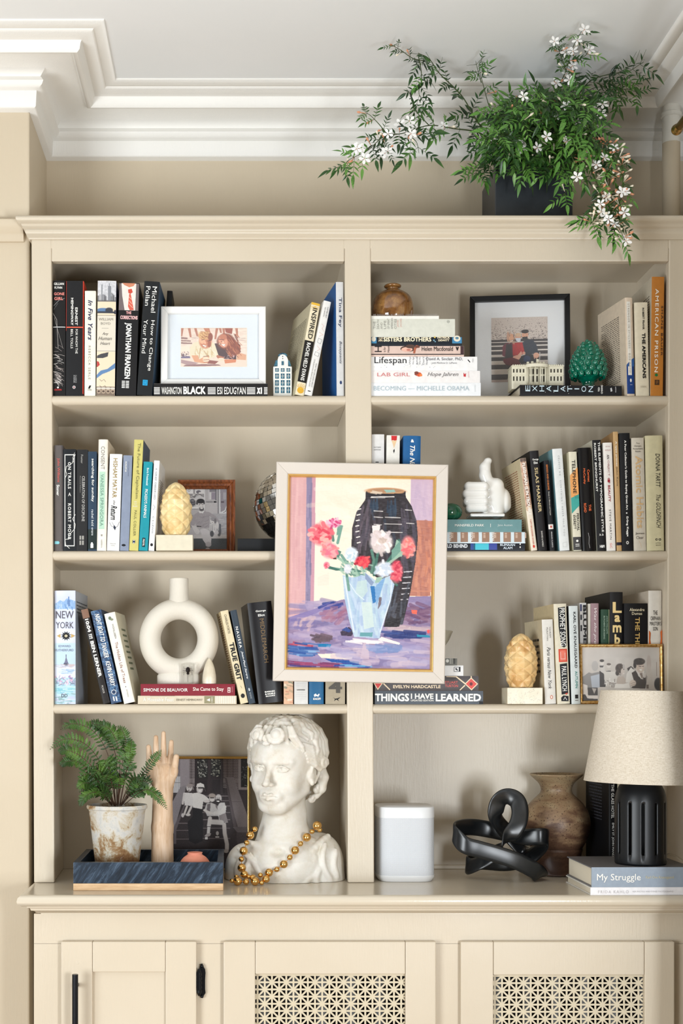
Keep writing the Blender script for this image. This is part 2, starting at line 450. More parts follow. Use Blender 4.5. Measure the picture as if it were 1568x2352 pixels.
# right wall with the tall window opening towards the room
b = MB(); wy0, wy1, wz0, wz1 = -3.15, -2.35, .42, 1.66
for q in ((-4.2, wy0, 0, ZC), (wy1, YB+.1, 0, ZC), (wy0, wy1, 0, wz0), (wy0, wy1, wz1, ZC)):
    b.box(XR, XR+.1, q[0], q[1], q[2], q[3])
struct(b, 'wall_right', wallp)
b = MB()
for y0, y1, z0, z1 in ((wy0-.05, wy0, wz0, wz1), (wy1, wy1+.05, wz0, wz1), (wy0-.05, wy1+.05, wz1, wz1+.06), (wy0-.05, wy1+.05, wz0-.06, wz0)):
    b.box(XR-.02, XR+.1, y0, y1, z0, z1)
struct(b, 'window_1', white, bevel=.004)
# plaster cornice
e = CZ
prof = [(0,e+1.290),(.012,e+1.294),(.016,e+1.298),(.018,e+1.331),(.024,e+1.334),(.032,e+1.340),(.035,e+1.347),(.031,e+1.354),(.028,e+1.358),(.040,e+1.372),(.060,e+1.380),(.090,e+1.383),(.104,e+1.381),(.110,e+1.371),(.118,e+1.369),(.124,e+1.374),(.126,e+1.386),(.129,e+1.391),(.140,e+1.392),(.152,e+1.396),(.157,e+1.402),(.164,e+1.400),(.174,e+1.401),(.180,e+1.405),(.182,e+1.412),(0,e+1.412)]
b = MB(); b.profile([(-2.3, YF), (XL, YF), (XL, YB), (XR, YB), (XR, -4.0)], prof)
struct(b, 'trim_1', white, smooth=True, angle=50, recalc=True)
# rail on the chimney breast, at the height of the bookcase crown
prof = [(0,e+1.003),(.006,e+1.003),(.010,e+1.008),(.010,e+1.016),(.014,e+1.020),(.022,e+1.030),(.026,e+1.038),(.026,e+1.046),(.020,e+1.050),(0,e+1.050)]
b = MB(); b.profile([(-2.3, YF), (XL-.012, YF)], prof); struct(b, 'trim_2', wallp, smooth=True, angle=50, recalc=True)

# ================= built-in bookcase =================
bc = thing('bookcase', (0, 0, CZ-.4076), 'tall cream painted built-in bookcase with two bays of open shelves above the cupboard', 'bookcase')
OFF = Vector((0, 0, CZ-.4076))
def cpart(mb, name, bevel=.0025, m=cream, **k):
    o = mb.build(name, bc, m, bevel=bevel, **k); o.location = -OFF; return o
ZT = Z(545); ZB = Z(2027.6)
def stile(name, xl0, xr0, xl1, xr1, yt, yb, y0, y1):
    """top px edges, bottom px edges at the face plane"""
    m = MB(); poly = [(X(xl1), Z(yb)), (X(xr1), Z(yb)), (X(xr0), Z(yt)), (X(xl0), Z(yt))]
    m.prism_xz(poly, y0, y1); return cpart(m, name, recalc=True)
stile('stile', 72, 118, 78, 125, 545, 2027.6, 0, .022)
stile('stile', 791, 851, 799, 859, 545, 2027.6, 0, .022)
m = MB(); m.prism_xz([(X(1530), Z(2027.6)), (XR-.001, Z(2027.6)), (XR-.001, Z(545)), (X(1536), Z(545))], 0, .022); cpart(m, 'stile', recalc=True)
for xa, xb in ((118, 791), (851, 1536)):
    m = MB(); m.box(X(xa), X(xb), .0005, .022, Z(600), Z(545)); cpart(m, 'top_rail')
# carcass: sides, divider, back, ceiling board
dk = .255
m = MB(); zz0, zz1 = Z(2027.6), Z(560)
m.add([(X(78),.022,zz0),(X(124)-.001,.022,zz0),(X(146,dk),dk,zz0),(X(78),dk,zz0),(X(72),.022,zz1),(X(117)-.001,.022,zz1),(X(131,dk),dk,zz1),(X(72),dk,zz1)],
      [(0,3,2,1),(4,5,6,7),(0,1,5,4),(1,2,6,5),(2,3,7,6),(3,0,4,7)]); cpart(m, 'side_panel')
m = MB(); m.prism_xz([(X(1531), Z(2027.6)), (XR-.002, Z(2027.6)), (XR-.002, Z(560)), (X(1537), Z(560))], .022, dk); cpart(m, 'side_panel', recalc=True)
m = MB(); m.prism_xz([(X(800), Z(2027.6)), (X(858), Z(2027.6)), (X(850), Z(560)), (X(792), Z(560))], .022, dk); cpart(m, 'divider', recalc=True)
m = MB(); m.box(X(76), XR-.002, dk, dk+.012, ZB, Z(560)); cpart(m, 'back_panel', bevel=0)
m = MB(); m.box(X(76), XR-.002, .001, dk+.012, Z(571), Z(545)); m.box(X(74), XR-.002, 0.0, YB-.002, Z(545)-.001, Z(499)-.004); cpart(m, 'top_board')
# crown moulding
prof = [(0,e+.999),(.004,e+.999),(.006,e+1.004),(.010,e+1.008),(.012,e+1.013),(.011,e+1.018),(.013,e+1.020),(.017,e+1.022),(.019,e+1.026),(.021,e+1.029),(.026,e+1.031),(.030,e+1.036),(.030,e+1.041),(.027,e+1.0435),(0,e+1.0435)]
m = MB(); m.profile([(X(72), YB-.004), (X(72), 0), (XR-.001, 0)], prof); cpart(m, 'crown_moulding', bevel=0, smooth=True, angle=60, recalc=True)
# shelves with rounded noses
ZS1, ZS2, ZS3, ZS4 = Z(907), Z(1264.5), Z(1617.5), CZ-.4076
bays = [((101, 793.5), (105, 795.5), (109, 797.5)), ((852, 1535.4), (854, 1533.9), (856, 1532.5))]
for bi in range(2):
    for zi, zs in enumerate((ZS1, ZS2, ZS3)):
        th = .021; xa, xb = bays[bi][zi]
        pr = [(.255, zs), (.010, zs), (.004, zs-.003), (.001, zs-.008), (.001, zs-.014), (.005, zs-th+.002), (.010, zs-th), (.255, zs-th)]
        m = MB(); m.prism_yz(pr, X(xa), X(xb)); cpart(m, 'shelf', bevel=0, smooth=True, angle=40, recalc=True)
# ---- countertop ----
m = MB(); zc = ZS4
m.box(X(38, -.2)+.048, XR-.001, -.154, dk+.012, zc-.026, zc)
pr = [(0,zc),(.010,zc),(.016,zc-.005),(.018,zc-.012),(.016,zc-.019),(.009,zc-.023),(0,zc-.024),(-.001,zc-.027),(-.006,zc-.029),(-.008,zc-.034),(-.014,zc-.036),(-.018,zc-.040),(-.026,zc-.042),(-.026,zc-.044),(-.04,zc-.044)]
m.profile([(X(38,-.2)+.018, dk), (X(38,-.2)+.018, -.184), (XR-.001, -.184)], pr[:-1]+[(-.03,zc-.044),(-.03,zc)])
ct = m.build('countertop', None, painted('ledge_gloss_paint', (207, 196, 177), (203, 191, 171), rough=.2, bump=.12, spec=.55), smooth=True, recalc=False, angle=45)
tag(ct, 'long cream painted ledge with a rounded front edge under the bookcase', 'countertop')
m = MB(); m.box(X(864,.25), X(1449,.25), .247, .2548, zc, zc+.010); o = m.build('cove_strip', ct, cream, bevel=.002)

# ================= base cupboard =================
YG = -.15
bs = thing('base_cupboard', (0, 0, 0), 'low cream painted cupboard with panelled and lattice doors under the ledge', 'cupboard')
SG = S(YG)
m = MB(); zt = zc-.0445
xs = [78, 146, 446, 519, 996, 1064, 1542, 1640]
# face frame around three door openings
zdt = Z(2167, YG)
m.box(X(78,YG), XR-.001, YG, YG+.022, zdt-.0005, zt)
for a, c in ((78,146), (446,519), (996,1064)): m.box(X(a,YG), X(c,YG), YG, YG+.022, .1, zdt)
m.box(X(1542,YG), XR-.001, YG, YG+.022, .1, zdt)
m.box(X(78,YG), XR-.001, YG+.0, YG+.02, 0, .1)
m.build('face_frame', bs, cream)
m = MB(); m.box(X(78,YG), X(78,YG)+.02, YG+.022, dk, 0, zt-.0005); m.box(X(78,YG)+.02, XR-.001, dk-.02, dk, 0, zt-.0005); m.build('side_panel', bs, cream)
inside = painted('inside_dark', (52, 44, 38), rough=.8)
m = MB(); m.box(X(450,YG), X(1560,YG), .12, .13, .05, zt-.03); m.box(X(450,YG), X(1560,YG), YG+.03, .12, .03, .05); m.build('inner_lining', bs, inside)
def door(x0, x1, xi0, xi1, yti, kind):
    y0 = YG-.018; s0 = S(y0); q = lambda px: X(px, y0); zb = .12; ztop = Z(2163, y0)
    d = MB(); zi = Z(yti, y0); zbi = .2
    # stiles, rails with small mitre joints visible as separate boxes
    d.box(q(x0), q(xi0), y0, YG-.0005, zb, ztop)
    d.box(q(xi1), q(x1), y0, YG-.0005, zb, ztop)
    d.box(q(xi0)+.0004, q(xi1)-.0004, y0, YG-.0005, zi, ztop)
    d.box(q(xi0)+.0004, q(xi1)-.0004, y0, YG-.0005, zb, zbi)
    fr = d.build('door', bs, cream, bevel=.0022)
    pm = MB()
    if kind == 'panel':
        pm.box(q(xi0), q(xi1), y0+.0095, YG-.001, zbi, zi); pm.build('inset_panel', fr, cream, bevel=0)
    else:
        x, X1, z1 = q(xi0), q(xi1), zi; c = 16.55/s0; r = .0019; y = y0+.0125; th = .0012
        z0 = Z(2400, y0)
        gx0 = x+ (5.6/s0); n = int((X1-x)/c)+2
        for i in range(n):                                   # upright bars
            gx = gx0+i*c
            if gx < X1: pm.box(gx-r, gx+r, y, y+th, z0, z1)
        gz0 = z1-(4.4/s0); nz = int((z1-z0)/c)+2
        for j in range(nz):
            gz = gz0-j*c
            if gz > z0: pm.box(x, X1, y+.0001, y+th, gz-r, gz+r)
        for sgn in (1, -1):                                  # diagonals through every second crossing
            for k in range(-nz-4, n+nz+4):
                pts = []
                # star at (gx0+i*c, gz0-j*c) when (i+j) is odd
                k0 = 2*k+1
                if sgn == 1: line = lambda t: (gx0+(k0*c)-t, gz0-t)   # i+j = k0
                else: line = lambda t: (gx0+(k0*c)+t, gz0-t)          # i-j = k0
                t0, t1 = -c, (gz0-z0)
                # clip to the opening
                if sgn == 1: ta = max(t0, gx0+k0*c-X1); tb = min(t1, gx0+k0*c-x)
                else: ta = max(t0, x-gx0-k0*c); tb = min(t1, X1-gx0-k0*c)
                ta = max(ta, gz0-z1)
                if tb-ta < .002: continue
                (xa, za), (xb, zb2) = line(ta), line(tb); L = math.hypot(xb-xa, zb2-za); nx, nz2 = -(zb2-za)/L*r*.95, (xb-xa)/L*r*.95
                poly = [(xa+nx, za+nz2), (xa-nx, za-nz2), (xb-nx, zb2-nz2), (xb+nx, zb2+nz2)]
                pm.prism_xz(poly, y+.0002, y+th)
        for i in range(n):
            for j in range(nz):
                if (i+j) % 2 and x < gx0+i*c < X1 and z0 < gz0-j*c < z1:
                    cx, cz = gx0+i*c, gz0-j*c; R = .0046
                    pm.prism_xz([(cx+R*math.cos(a*PI/4+PI/8), cz+R*math.sin(a*PI/4+PI/8)) for a in range(8)], y-.0001, y+th)
        g = pm.build('lattice_grille', fr, lat, recalc=True); tag(g, kind='stuff')
        sm = MB(); sm.box(x, X1, y, y+th, zbi, z0); sm.build('grille_lower_sheet', fr, lat)
    return fr
lat = painted('lattice_paint', (206, 194, 168), rough=.38, bump=.05)
d1 = door(140, 451, 212, 380, 2233, 'panel')
d2 = door(513, 1001, 586, 931, 2238, 'lattice')
d3 = door(1058, 1549, 1133, 1480, 2240, 'lattice')
blk = flat((26, 30, 38), .32, .6, .5)
m = MB(); yh = YG-.018-.034; xh = X(172.5, yh); zh = Z(2238, yh)
m.tube([(xh, yh, zh), (xh, yh, zh-.34)], .0062, 16); m.tube([(xh, yh, zh-.028), (xh, YG-.018, zh-.028)], .0045, 12); m.tube([(xh, yh, zh-.31), (xh, YG-.018, zh-.31)], .0045, 12)
h = m.build('handle', d1, blk, smooth=True, angle=40); tag(h, 'slim black bar handle')
m = MB(); y0 = YG-.018; xh = X(463, y0)
def hp(px, py, y=YG-.002): return (X(px, y), Z(py, y))
pl = [(460,2214),(465,2213),(467,2219),(471,2226),(472,2234),(471,2250),(471,2272),(472,2280),(468,2286),(466,2292),(461,2291),(459,2286),(458,2280),(457,2276),(457,2230),(459,2222)]
m.prism_xz([hp(a, c) for a, c in pl][::-1], YG-.006, YG-.0005)
m.tube([(X(457.5,YG), YG-.014, Z(2229,YG)), (X(457.5,YG), YG-.014, Z(2277,YG))], .0048, 12)
for k in range(5): m.tube([(X(457.5,YG), YG-.014, Z(2231+k*10,YG)), (X(457.5,YG), YG-.014, Z(2237+k*10,YG))], .0056, 12)
m.tube([(X(457.5,YG), YG-.014, Z(2222,YG)), (X(457.5,YG), YG-.014, Z(2229,YG))], [.002,.0042], 12); m.tube([(X(457.5,YG), YG-.014, Z(2277,YG)), (X(457.5,YG), YG-.014, Z(2284,YG))], [.0042,.002], 12)
m.sphere((X(464,YG), YG-.006, Z(2218,YG)), .0035, 10, 6); m.sphere((X(464,YG), YG-.006, Z(2287,YG)), .0035, 10, 6)
m.box(X(452,y0), X(458,y0), YG-.0205, YG-.0175, Z(2275,y0), Z(2231,y0))
h = m.build('hinge', bs, blk, smooth=True, angle=40); tag(h, 'black cast strap hinge')
m = MB(); m.lathe([(0,-.0002),(.0015,-.0001),(.0028,.0006),(.0036,0)], 16); h = m.build('screw_cover', d1, cream, smooth=True); h.location = (X(178,y0), y0, Z(2211,y0)); h.rotation_euler = (PI/2,0,0)

# radiator behind the lattice
rad = thing('radiator', (0, -.02, .08), 'pale column radiator hidden behind the lattice doors', 'radiator')
rm = painted('radiator_paint', (196, 196, 196), rough=.5, bump=.05)
colm = MB(); colm.tube([(0,0,.0), (0,0,.68)], .0105, 12)
first = None
for i in range(15):
    px = 605+i*67
    o = bpy.data.objects.new('column', first.data) if first else None
    if o is None: o = colm.build('column', rad, rm, smooth=True); first = o
    else: COL.objects.link(o); o.parent = rad
    o.location = (X(px, -.02), -.0, .0)
m = MB(); m.tube([(X(600,-.02), 0, .03), (X(1550,-.02), 0, .03)], .012, 12); m.build('header_pipe', rad, rm, smooth=True)

# heating pipe in the corner above the bookcase, curtain rod and curtain
pm_ = MB(); xp = X(1541, .22); pm_.tube([(xp, .22, Z(497)), (xp, .22, Z(330,.22))], .0205, 24)
pp = thing('heating_pipe', (0,0,0), 'vertical painted heating pipe in the corner beside the cornice', 'pipe')
pm_.build('lower_length', pp, wallp, smooth=True, angle=40)
pm_ = MB(); pm_.tube([(xp, .22, Z(330,.22)), (xp, .22, e+1.40)], .0208, 24); pm_.lathe([(.0208,0),(.024,.002),(.024,.01),(.0208,.012)], 24, (xp,.22,e+1.355)); pm_.build('upper_length', pp, painted('pipe_white',(226,222,212),rough=.5), smooth=True, angle=40)
brass = NT('brass'); brass.set(.26, 1, .5, (186, 148, 84)); brass = brass.m
rx = X(1559,-.28)
rod = thing('curtain_rod', (rx, -.28, Z(291,-.28)), 'brass curtain rod end with round finial at the right edge above the curtain', 'curtain rod')
m = MB(); m.tube([(0,.0,0), (0,-.5,0)], .0075, 16); m.build('pole', rod, brass, smooth=True)
m = MB(); m.lathe([(0,0),(.007,.0005),(.0085,.003),(.0105,.004),(.0110,.008),(.009,.011),(.010,.014),(.008,.020),(.0075,.024)], 32); o = m.build('finial', rod, brass, smooth=True); o.rotation_euler = (PI/2,0,0); o.location = (0, .022, 0)
m = MB(); m.box(0, XR-rx, -.14, -.13, -.005, .005); m.build('bracket', rod, brass, bevel=.001)
linen = NT('curtain_linen'); linen.set(.85, 0, .2, (236, 234, 230)); co = linen.coord((600, 600, 600)); linen.bump(linen.noise(co, 1, 2), .2, .0005); linen = linen.m
cu = thing('curtain', (rx+.005, -.29, .05), 'white linen curtain hanging at the right edge beside the bookcase', 'curtain')
m = MB(); n = 90; zs = [0, .5, 1.0, 1.5, 2.0, 2.3, Z(318,-.29)-.05]
vs = []
for z in zs:
    for i in range(n+1):
        t = i/n; vs.append((.0+.10*t+.035*math.sin(t*2*PI*3.5)*(1-.35*z/2.5)+.012*math.sin(t*31+z), -.005-t*.55+.02*math.cos(t*2*PI*7), z))
fs = [(j*(n+1)+i, j*(n+1)+i+1, (j+1)*(n+1)+i+1, (j+1)*(n+1)+i) for j in range(len(zs)-1) for i in range(n)]
m.add(vs, fs); o = m.build('drape', cu, linen, smooth=True); sd = o.modifiers.new('thick', 'SOLIDIFY'); sd.thickness = .0015

# ================= books =================
page = NT('page_edges'); page.set(.8, 0, .2, (226,216,196)); co = page.coord((1,1,1)); 
wv = page.n('ShaderNodeTexWave'); wv.inputs['Scale'].default_value = 260; wv.inputs['Distortion'].default_value = 1.5; wv.bands_direction = 'X'
page.l(co, wv.inputs['Vector']); page.l(page.ramp(wv.outputs['Fac'], [(.0,(205,192,168)),(1,(232,224,206))]), page.b.inputs['Base Color']); page = page.m
def book_mesh(mb, w, d, h, col, left=None, right=None, t=.0018, bulge=.002, rough=.5, inset=.003):
    ms = flat(col, rough); ml = flat(left or col, rough); mr = flat(right or col, rough)
    n = 8; pts = [(w*i/n, -bulge*(1-(2*i/n-1)**4)) for i in range(n+1)]
    # spine slab
    outer = pts; inner = [(w-t, t), (t, t)]
    vs = []; 
    for z in (0, h):
        vs += [(x, y, z) for x, y in outer]+[(x, y, z) for x, y in inner]
    k = n+3; fs = [tuple(range(k-1, -1, -1)), tuple(range(k, 2*k))]
    fs += [(i, i+1, i+1+k, i+k) for i in range(n)]+[(n, n+1, n+1+k, n+k), (n+1, n+2, n+2+k, n+1+k), (n+2, 0, k, n+2+k)]
    mb.add(vs, fs, ms)
    mb.box(0, t, 0.0005, d, 0, h, ml); mb.box(w-t, w, 0.0005, d, 0, h, mr)
def yspine(w, bulge):
    return lambda x: -bulge*(1-(2*min(1, max(0, x/w))-1)**4)
BOOKS = []
def book(label, x0, x1, yt, yb_z, col, dx=0, Y=.012, yaw=0, d=.145, left=None, right=None, tx=(), pt=(), art=None, bulge=.0012, rough=.5, group='books standing on the shelves', hard=True, lefttext=None, righttext=None):
    """upright book: x0,x1 spine edges at the foot (px), yt top (px), yb_z shelf height, dx px the top leans to the right"""
    zs = yb_z; ztop = Z(yt, Y); hh = ztop-zs; kx = (D+Y)/F
    a = math.atan2(dx*kx, hh); w = (x1-x0)*kx*math.cos(a); h = (hh-abs(w*math.sin(a))*(1 if dx > 0 else 0))/math.cos(a)
    if dx < 0: h = (hh-abs(w*math.sin(a))*.5)/math.cos(a)
    root = thing('book', (X(x0, Y), Y, zs+(w*math.sin(a) if dx > 0 else 0)+.0002), label, 'book', group, (0, a, math.radians(yaw)))
    m = MB(); book_mesh(m, w, d, h, col, left, right, bulge=bulge, rough=rough, t=.0022 if hard else .0009); c = m.build('cover', root, smooth=True, angle=35)
    m = MB(); i = .0035 if hard else .0003; tt = .0023 if hard else .001
    m.box(tt+.0001, w-tt-.0001, tt, d-i, i, h-i, page); m.build('pages', root)
    ys = yspine(w, bulge); fz = lambda y: h*(1-(y-yt)/(Yb(zs, Y)-yt))
    if pt:
        m = MB()
        for qi, q in enumerate(pt):
            dq = min(qi, 30)*.000012
            if q[0] == 'L':      # ribbon line: ('L', [(u,y)...], width_mm, color)
                pts = [(u*w, fz(y)) for u, y in q[1]]; hw = q[2]*.0005
                for (xa, za), (xb, zb) in zip(pts[:-1], pts[1:]):
                    L = math.hypot(xb-xa, zb-za)+1e-9; nx, nz = -(zb-za)/L*hw, (xb-xa)/L*hw; e1 = (xb-xa)/L*hw*.4; e2 = (zb-za)/L*hw*.4
                    pp4 = [(xa-e1-nx, za-e2-nz), (xb+e1-nx, zb+e2-nz), (xb+e1+nx, zb+e2+nz), (xa-e1+nx, za-e2+nz)]
                    m.add([(x, -bulge-.00022-dq, z) for x, z in pp4], [(0,1,2,3)], flat(q[3], rough))
            elif q[0] == 'O':    # ellipse: ('O', u, y, rx_mm, rz_mm, color)
                cx, cz = q[1]*w, fz(q[2]); m.add([(cx+q[3]*.001*math.cos(t*PI/10), -bulge-.00024-dq, cz+q[4]*.001*math.sin(t*PI/10)) for t in range(20)], [tuple(range(20))], flat(q[5], rough))
            elif q[0] == 'G':    # polygon in (u, y)
                m.add([(u*w, -bulge-.0002-dq, fz(y)) for u, y in q[1]], [tuple(range(len(q[1])))], flat(q[2], rough))
            else:                # panel: (u0,u1,y0,y1,color)
                u0, u1, ya, yb, cc = q; n = 8; za, zb = fz(yb), fz(ya); us = [u0+(u1-u0)*k/n for k in range(n+1)]
                m.add([(u*w, ys(u*w)-.0002-dq, zz) for zz in (za, zb) for u in us], [(k, k+1, k+n+2, k+n+1) for k in range(n)], flat(cc, rough))
        sp = m.build('spine_print', root)
        if len(pt) > 1: tag(sp, kind='stuff')
    if tx:
        for q in tx:
            m = MB(); s, mode, u0, u1, ya, yb, cc = q[:7]; kw = q[7] if len(q) > 7 else {}
            put_text(m, s, u0*w, u1*w, fz(yb), fz(ya), cc, mode, lambda x: -bulge-.0009, **kw)
            m.build('lettering', root)
    if art: art.mesh('spine_picture', root, 0.0002, w-.0002, .0003, h-.0003, yf=ys, off=-.0001)
    for side, sp_ in ((0, lefttext), (1, righttext)):
        if sp_:
            m = MB(); cc, rows, y0f, y1f, z0f, z1f = sp_; r = random.Random(int(x0)+side)
            for k in range(rows):
                z = h*(z1f-(z1f-z0f)*k/rows); t2 = h*(z1f-z0f)/rows*.38; e_ = y1f-r.uniform(0, .12)*(k % 4 == 3)
                xx = -.0002 if side == 0 else w+.0002; yq = y0f
                while yq < e_:
                    wl = r.uniform(.03, .1); ya, yb = d*yq, d*min(e_, yq+wl)
                    m.add([(xx, ya, z), (xx, yb, z), (xx, yb, z+t2), (xx, ya, z+t2)], [(0,1,2,3)], flat(cc, .6, grain=False)); yq += wl+.018
            tag(m.build('cover_text', root), kind='stuff')
    BOOKS.append(root); return root
def Yb(zs, Y): return VY-(zs-CZ)*F/(D+Y)
def flatbook(label, x0, x1, yt, yb, col, Y=.01, d=.16, top=None, tx=(), pt=(), yaw=0, z0=None, bulge=.0007, rough=.5, hard=True, pages_left=False, group='books lying in stacks', zt=None):
    k = (D+Y)/F; zb = z0 if z0 is not None else Z(yb, Y); h = (zt-zb) if zt is not None else (yb-yt)*k; w = (x1-x0)*k
    root = thing('book', (X(x0, Y), Y, zb+.0001), label, 'book', group, (0, 0, math.radians(yaw)))
    h -= .0002
    t = .0022 if hard else .0009; n = 8
    ms = flat(col, rough); mt = flat(top or col, rough)
    m = MB(); prf = [(-bulge*(1-(2*i/n-1)**4), h*i/n) for i in range(n+1)]
    vs = [(xx, y, z) for xx in (0, w) for y, z in prf+[(t, h-t), (t, t)]]; kk = n+3
    m.add(vs, [tuple(range(kk)), tuple(range(2*kk-1, kk-1, -1))]+[(i+kk, i+1+kk, i+1, i) for i in range(n)]+[(n+kk, n+1+kk, n+1, n), (n+1+kk, n+2+kk, n+2, n+1), (n+2+kk, kk, 0, n+2)], ms)
    m.box(0, w, .0005, d, 0, t, mt); m.box(0, w, .0005, d, h-t, h, mt); m.build('cover', root, smooth=True, angle=35, recalc=True)
    m = MB(); i = .0035 if hard else .0004; m.box(i, w-i, t, d-i, t+.0001, h-t-.0001, page2); m.build('pages', root)
    ys = lambda z: -bulge*(1-(2*min(1, max(0, z/h))-1)**4)
    yb_, yt_ = Yb(zb, Y), Yb(zb+h, Y)
    fx = lambda px: (px-x0)*k; fz = lambda py: h*(yb_-py)/(yb_-yt_)
    def lay(m, poly, cc, off=None):
        m.add([(fx(a), (ys(fz(c))-.0002) if off == .00018 else -bulge-(off or .0002), fz(c)) for a, c in poly], [tuple(range(len(poly)))], flat(cc, rough, grain=False))
    if pt:
        m = MB()
        for qi, q in enumerate(pt):
            dq = min(qi, 30)*.000012
            if q[0] == 'G': lay(m, q[1], q[2], .0002+dq)
            elif q[0] == 'O':
                lay(m, [(q[1]+q[3]*math.cos(t_*PI/8), q[2]-q[4]*math.sin(t_*PI/8)) for t_ in range(16)], q[5], .00024+dq)
            else:
                a, c, ya, yb2, cc = q; a = max(a, x0); c = min(c, x1-.3); ya = max(ya, yt_+.2); yb2 = min(yb2, yb_-.2); n2 = 4
                for j in range(n2):
                    z0_, z1_ = ya+(yb2-ya)*j/n2, ya+(yb2-ya)*(j+1)/n2; lay(m, [(a, z1_), (c, z1_), (c, z0_), (a, z0_)], cc, .00018)
        sp = m.build('spine_print', root)
        if len(pt) > 1: tag(sp, kind='stuff')
    if tx:
        for q in tx:
            m = MB(); s, mode, xa, xb, ya, yb2, cc = q[:7]; kw = q[7] if len(q) > 7 else {}
            tb = MB(); put_text(tb, s, fx(xa), fx(xb), fz(yb2), fz(ya), cc, mode, None, **kw)
            m.add([(x, -bulge-.0009+y, z) for x, y, z in tb.v], tb.f, flat(cc, rough, grain=False))
            m.build('lettering', root)
    BOOKS.append(root); return root, zb+h+.0002
page2 = NT('page_edges_flat'); page2.set(.8, 0, .2); co = page2.coord((1,1,1))
wv = page2.n('ShaderNodeTexWave'); wv.inputs['Scale'].default_value = 260; wv.inputs['Distortion'].default_value = 1.5; wv.bands_direction = 'Z'
page2.l(co, wv.inputs['Vector']); page2.l(page2.ramp(wv.outputs['Fac'], [(.0,(205,192,168)),(1,(232,224,206))]), page2.b.inputs['Base Color']); page2 = page2.m
B_ = dict(bold=.02); BB = dict(bold=.035); IT = dict(shear=.35); IB = dict(shear=.3, bold=.015); SP = dict(sp=1.35); TH = dict(bold=-.008)
W_ = (238,236,230)

# ---- top left shelf ----
G1 = 'books on the top left shelf'
r = random.Random(2); hair = []
for k in range(52):
    y = 790+r.random()**.7*90; u = r.uniform(-.0, .4); l = r.uniform(.3, .6); s_ = r.uniform(-4, 14)
    hair.append(('L', [(max(.04,u), y), (min(.96,u+l*.5), y+s_*.4), (min(.96, u+l), y+s_)], r.uniform(.25, .6), r.choice([(225,215,208),(170,160,156),(245,240,236)])))
book('black book with pale tangled strands printed on its spine, leftmost on top shelf', 122, 150, 645, ZS1, (30,28,29), tx=[('GILLIAN','H',.08,.9,650,655.5,W_,B_),('FLYNN','H',.12,.75,659,664,W_,B_),('GONE','H',.08,.93,672.5,679,(232,140,130),B_),('GIRL','H',.1,.83,683,690,(232,140,130),B_),('CROWN','H',.1,.7,894,898,(200,60,60),B_)],
     pt=[(0,1,751,752.5,(220,220,220)),('L',[(.05,703),(.5,690),(.95,686)],.4,(200,200,200)),('L',[(.05,712),(.4,697)],.3,(150,150,150)),('L',[(.0,720),(.3,735),(.42,800)],.5,(210,205,200)),('L',[(.1,730),(.5,770),(.8,800)],.35,(190,185,180)),('O',.4,890.5,2,2,W_)]+hair, group=G1)
book('black book with thin red line across its spine, second from left on top shelf', 151, 191.5, 645.5, ZS1, (34,34,38), right=(190,58,40), left=(120,40,34), dx=1, tx=[('ERNEST','V',.52,.66,707,748,W_,B_),('HEMINGWAY','V',.28,.42,685,748,W_,B_),('FOR WHOM THE','V',.54,.67,757,813,W_),('BELL TOLLS','V',.27,.40,757,801,W_),('SCRIBNER','V',.44,.52,862,880,(170,170,170)),('CLASSICS','V',.54,.62,862,880,(170,170,170))],
     pt=[(0,1,751,753.5,(226,96,72)),('O',.47,890,3.4,3.4,(205,205,205)),('O',.47,890,2.4,2.4,(160,120,120)),(.955,1,646,905,(196,60,40)),(0,.03,646,760,(150,50,40))], group=G1)
book('narrow cream book with handwritten blue title on the top left shelf', 194, 219, 668.5, ZS1, (230,226,212), tx=[('In Five Years','V',.3,.72,690,782,(28,34,78),dict(shear=.3,bold=.01)),('REBECCA SERLE','V',.35,.55,795,872,(140,136,128),SP),('ATRIA','H',.3,.66,894,898,(120,118,112))],
     pt=[('G',[(.32,893),(.5,893),(.62,886),(.45,886)],(30,30,34))], dx=1, group=G1)
c = Canvas(0, 0, 44, 261, 66, 300, (226,208,180))
c.rect(0,0,44,47,(196,196,200)); c.grain(16,3,3,4,(c.cy<47)); 
rr = random.Random(4)
for k in range(26):
    x = rr.uniform(0,44); hgt = rr.uniform(8,18)
    c.rect(x, 45-hgt, x+rr.uniform(2,4), 46, rr.choice([(120,120,124),(150,150,154),(90,90,94),(175,172,172)]), .8)
c.rect(9,9,12,44,(140,142,146)); c.rect(25,12,32,44,(130,132,138)); c.rect(27,6,29,13,(130,132,138)); c.rect(0,44,44,48,(70,68,68),.6)
c.ell(14,67,16,5,(88,120,160)); c.ell(28,67,9,6,(56,58,66)); c.rect(0,70,44,74,(50,54,66)); c.rect(40,66,44,76,(40,44,60))
c.rect(0,78,44,161,(216,208,192)); c.rect(0,78,44,79.5,(70,66,62)); c.rect(0,159,44,160.5,(120,114,104))
c.poly([(1,170),(10,166),(28,162),(26,172),(14,176),(0,176)],(66,66,70)); c.poly([(0,182),(5,184),(8,191),(2,196),(0,196)],(178,60,56))
c.poly([(0,214),(10,204),(26,200),(44,186),(44,198),(30,206),(14,212),(0,222)],(92,128,170))
c.line([(8,224),(12,228),(18,224),(22,229)],1,(120,110,100)); c.line([(8,238),(14,242),(20,238),(26,243)],1,(120,110,100))
c.rect(0,240,44,261,(120,104,90))
for k in range(4): c.ell(6+k*11,250,5,6,(170,150,130)); c.ell(6+k*11,244,6,2.5,(205,198,186)); c.ell(6+k*11,251,3,2,(80,64,56))
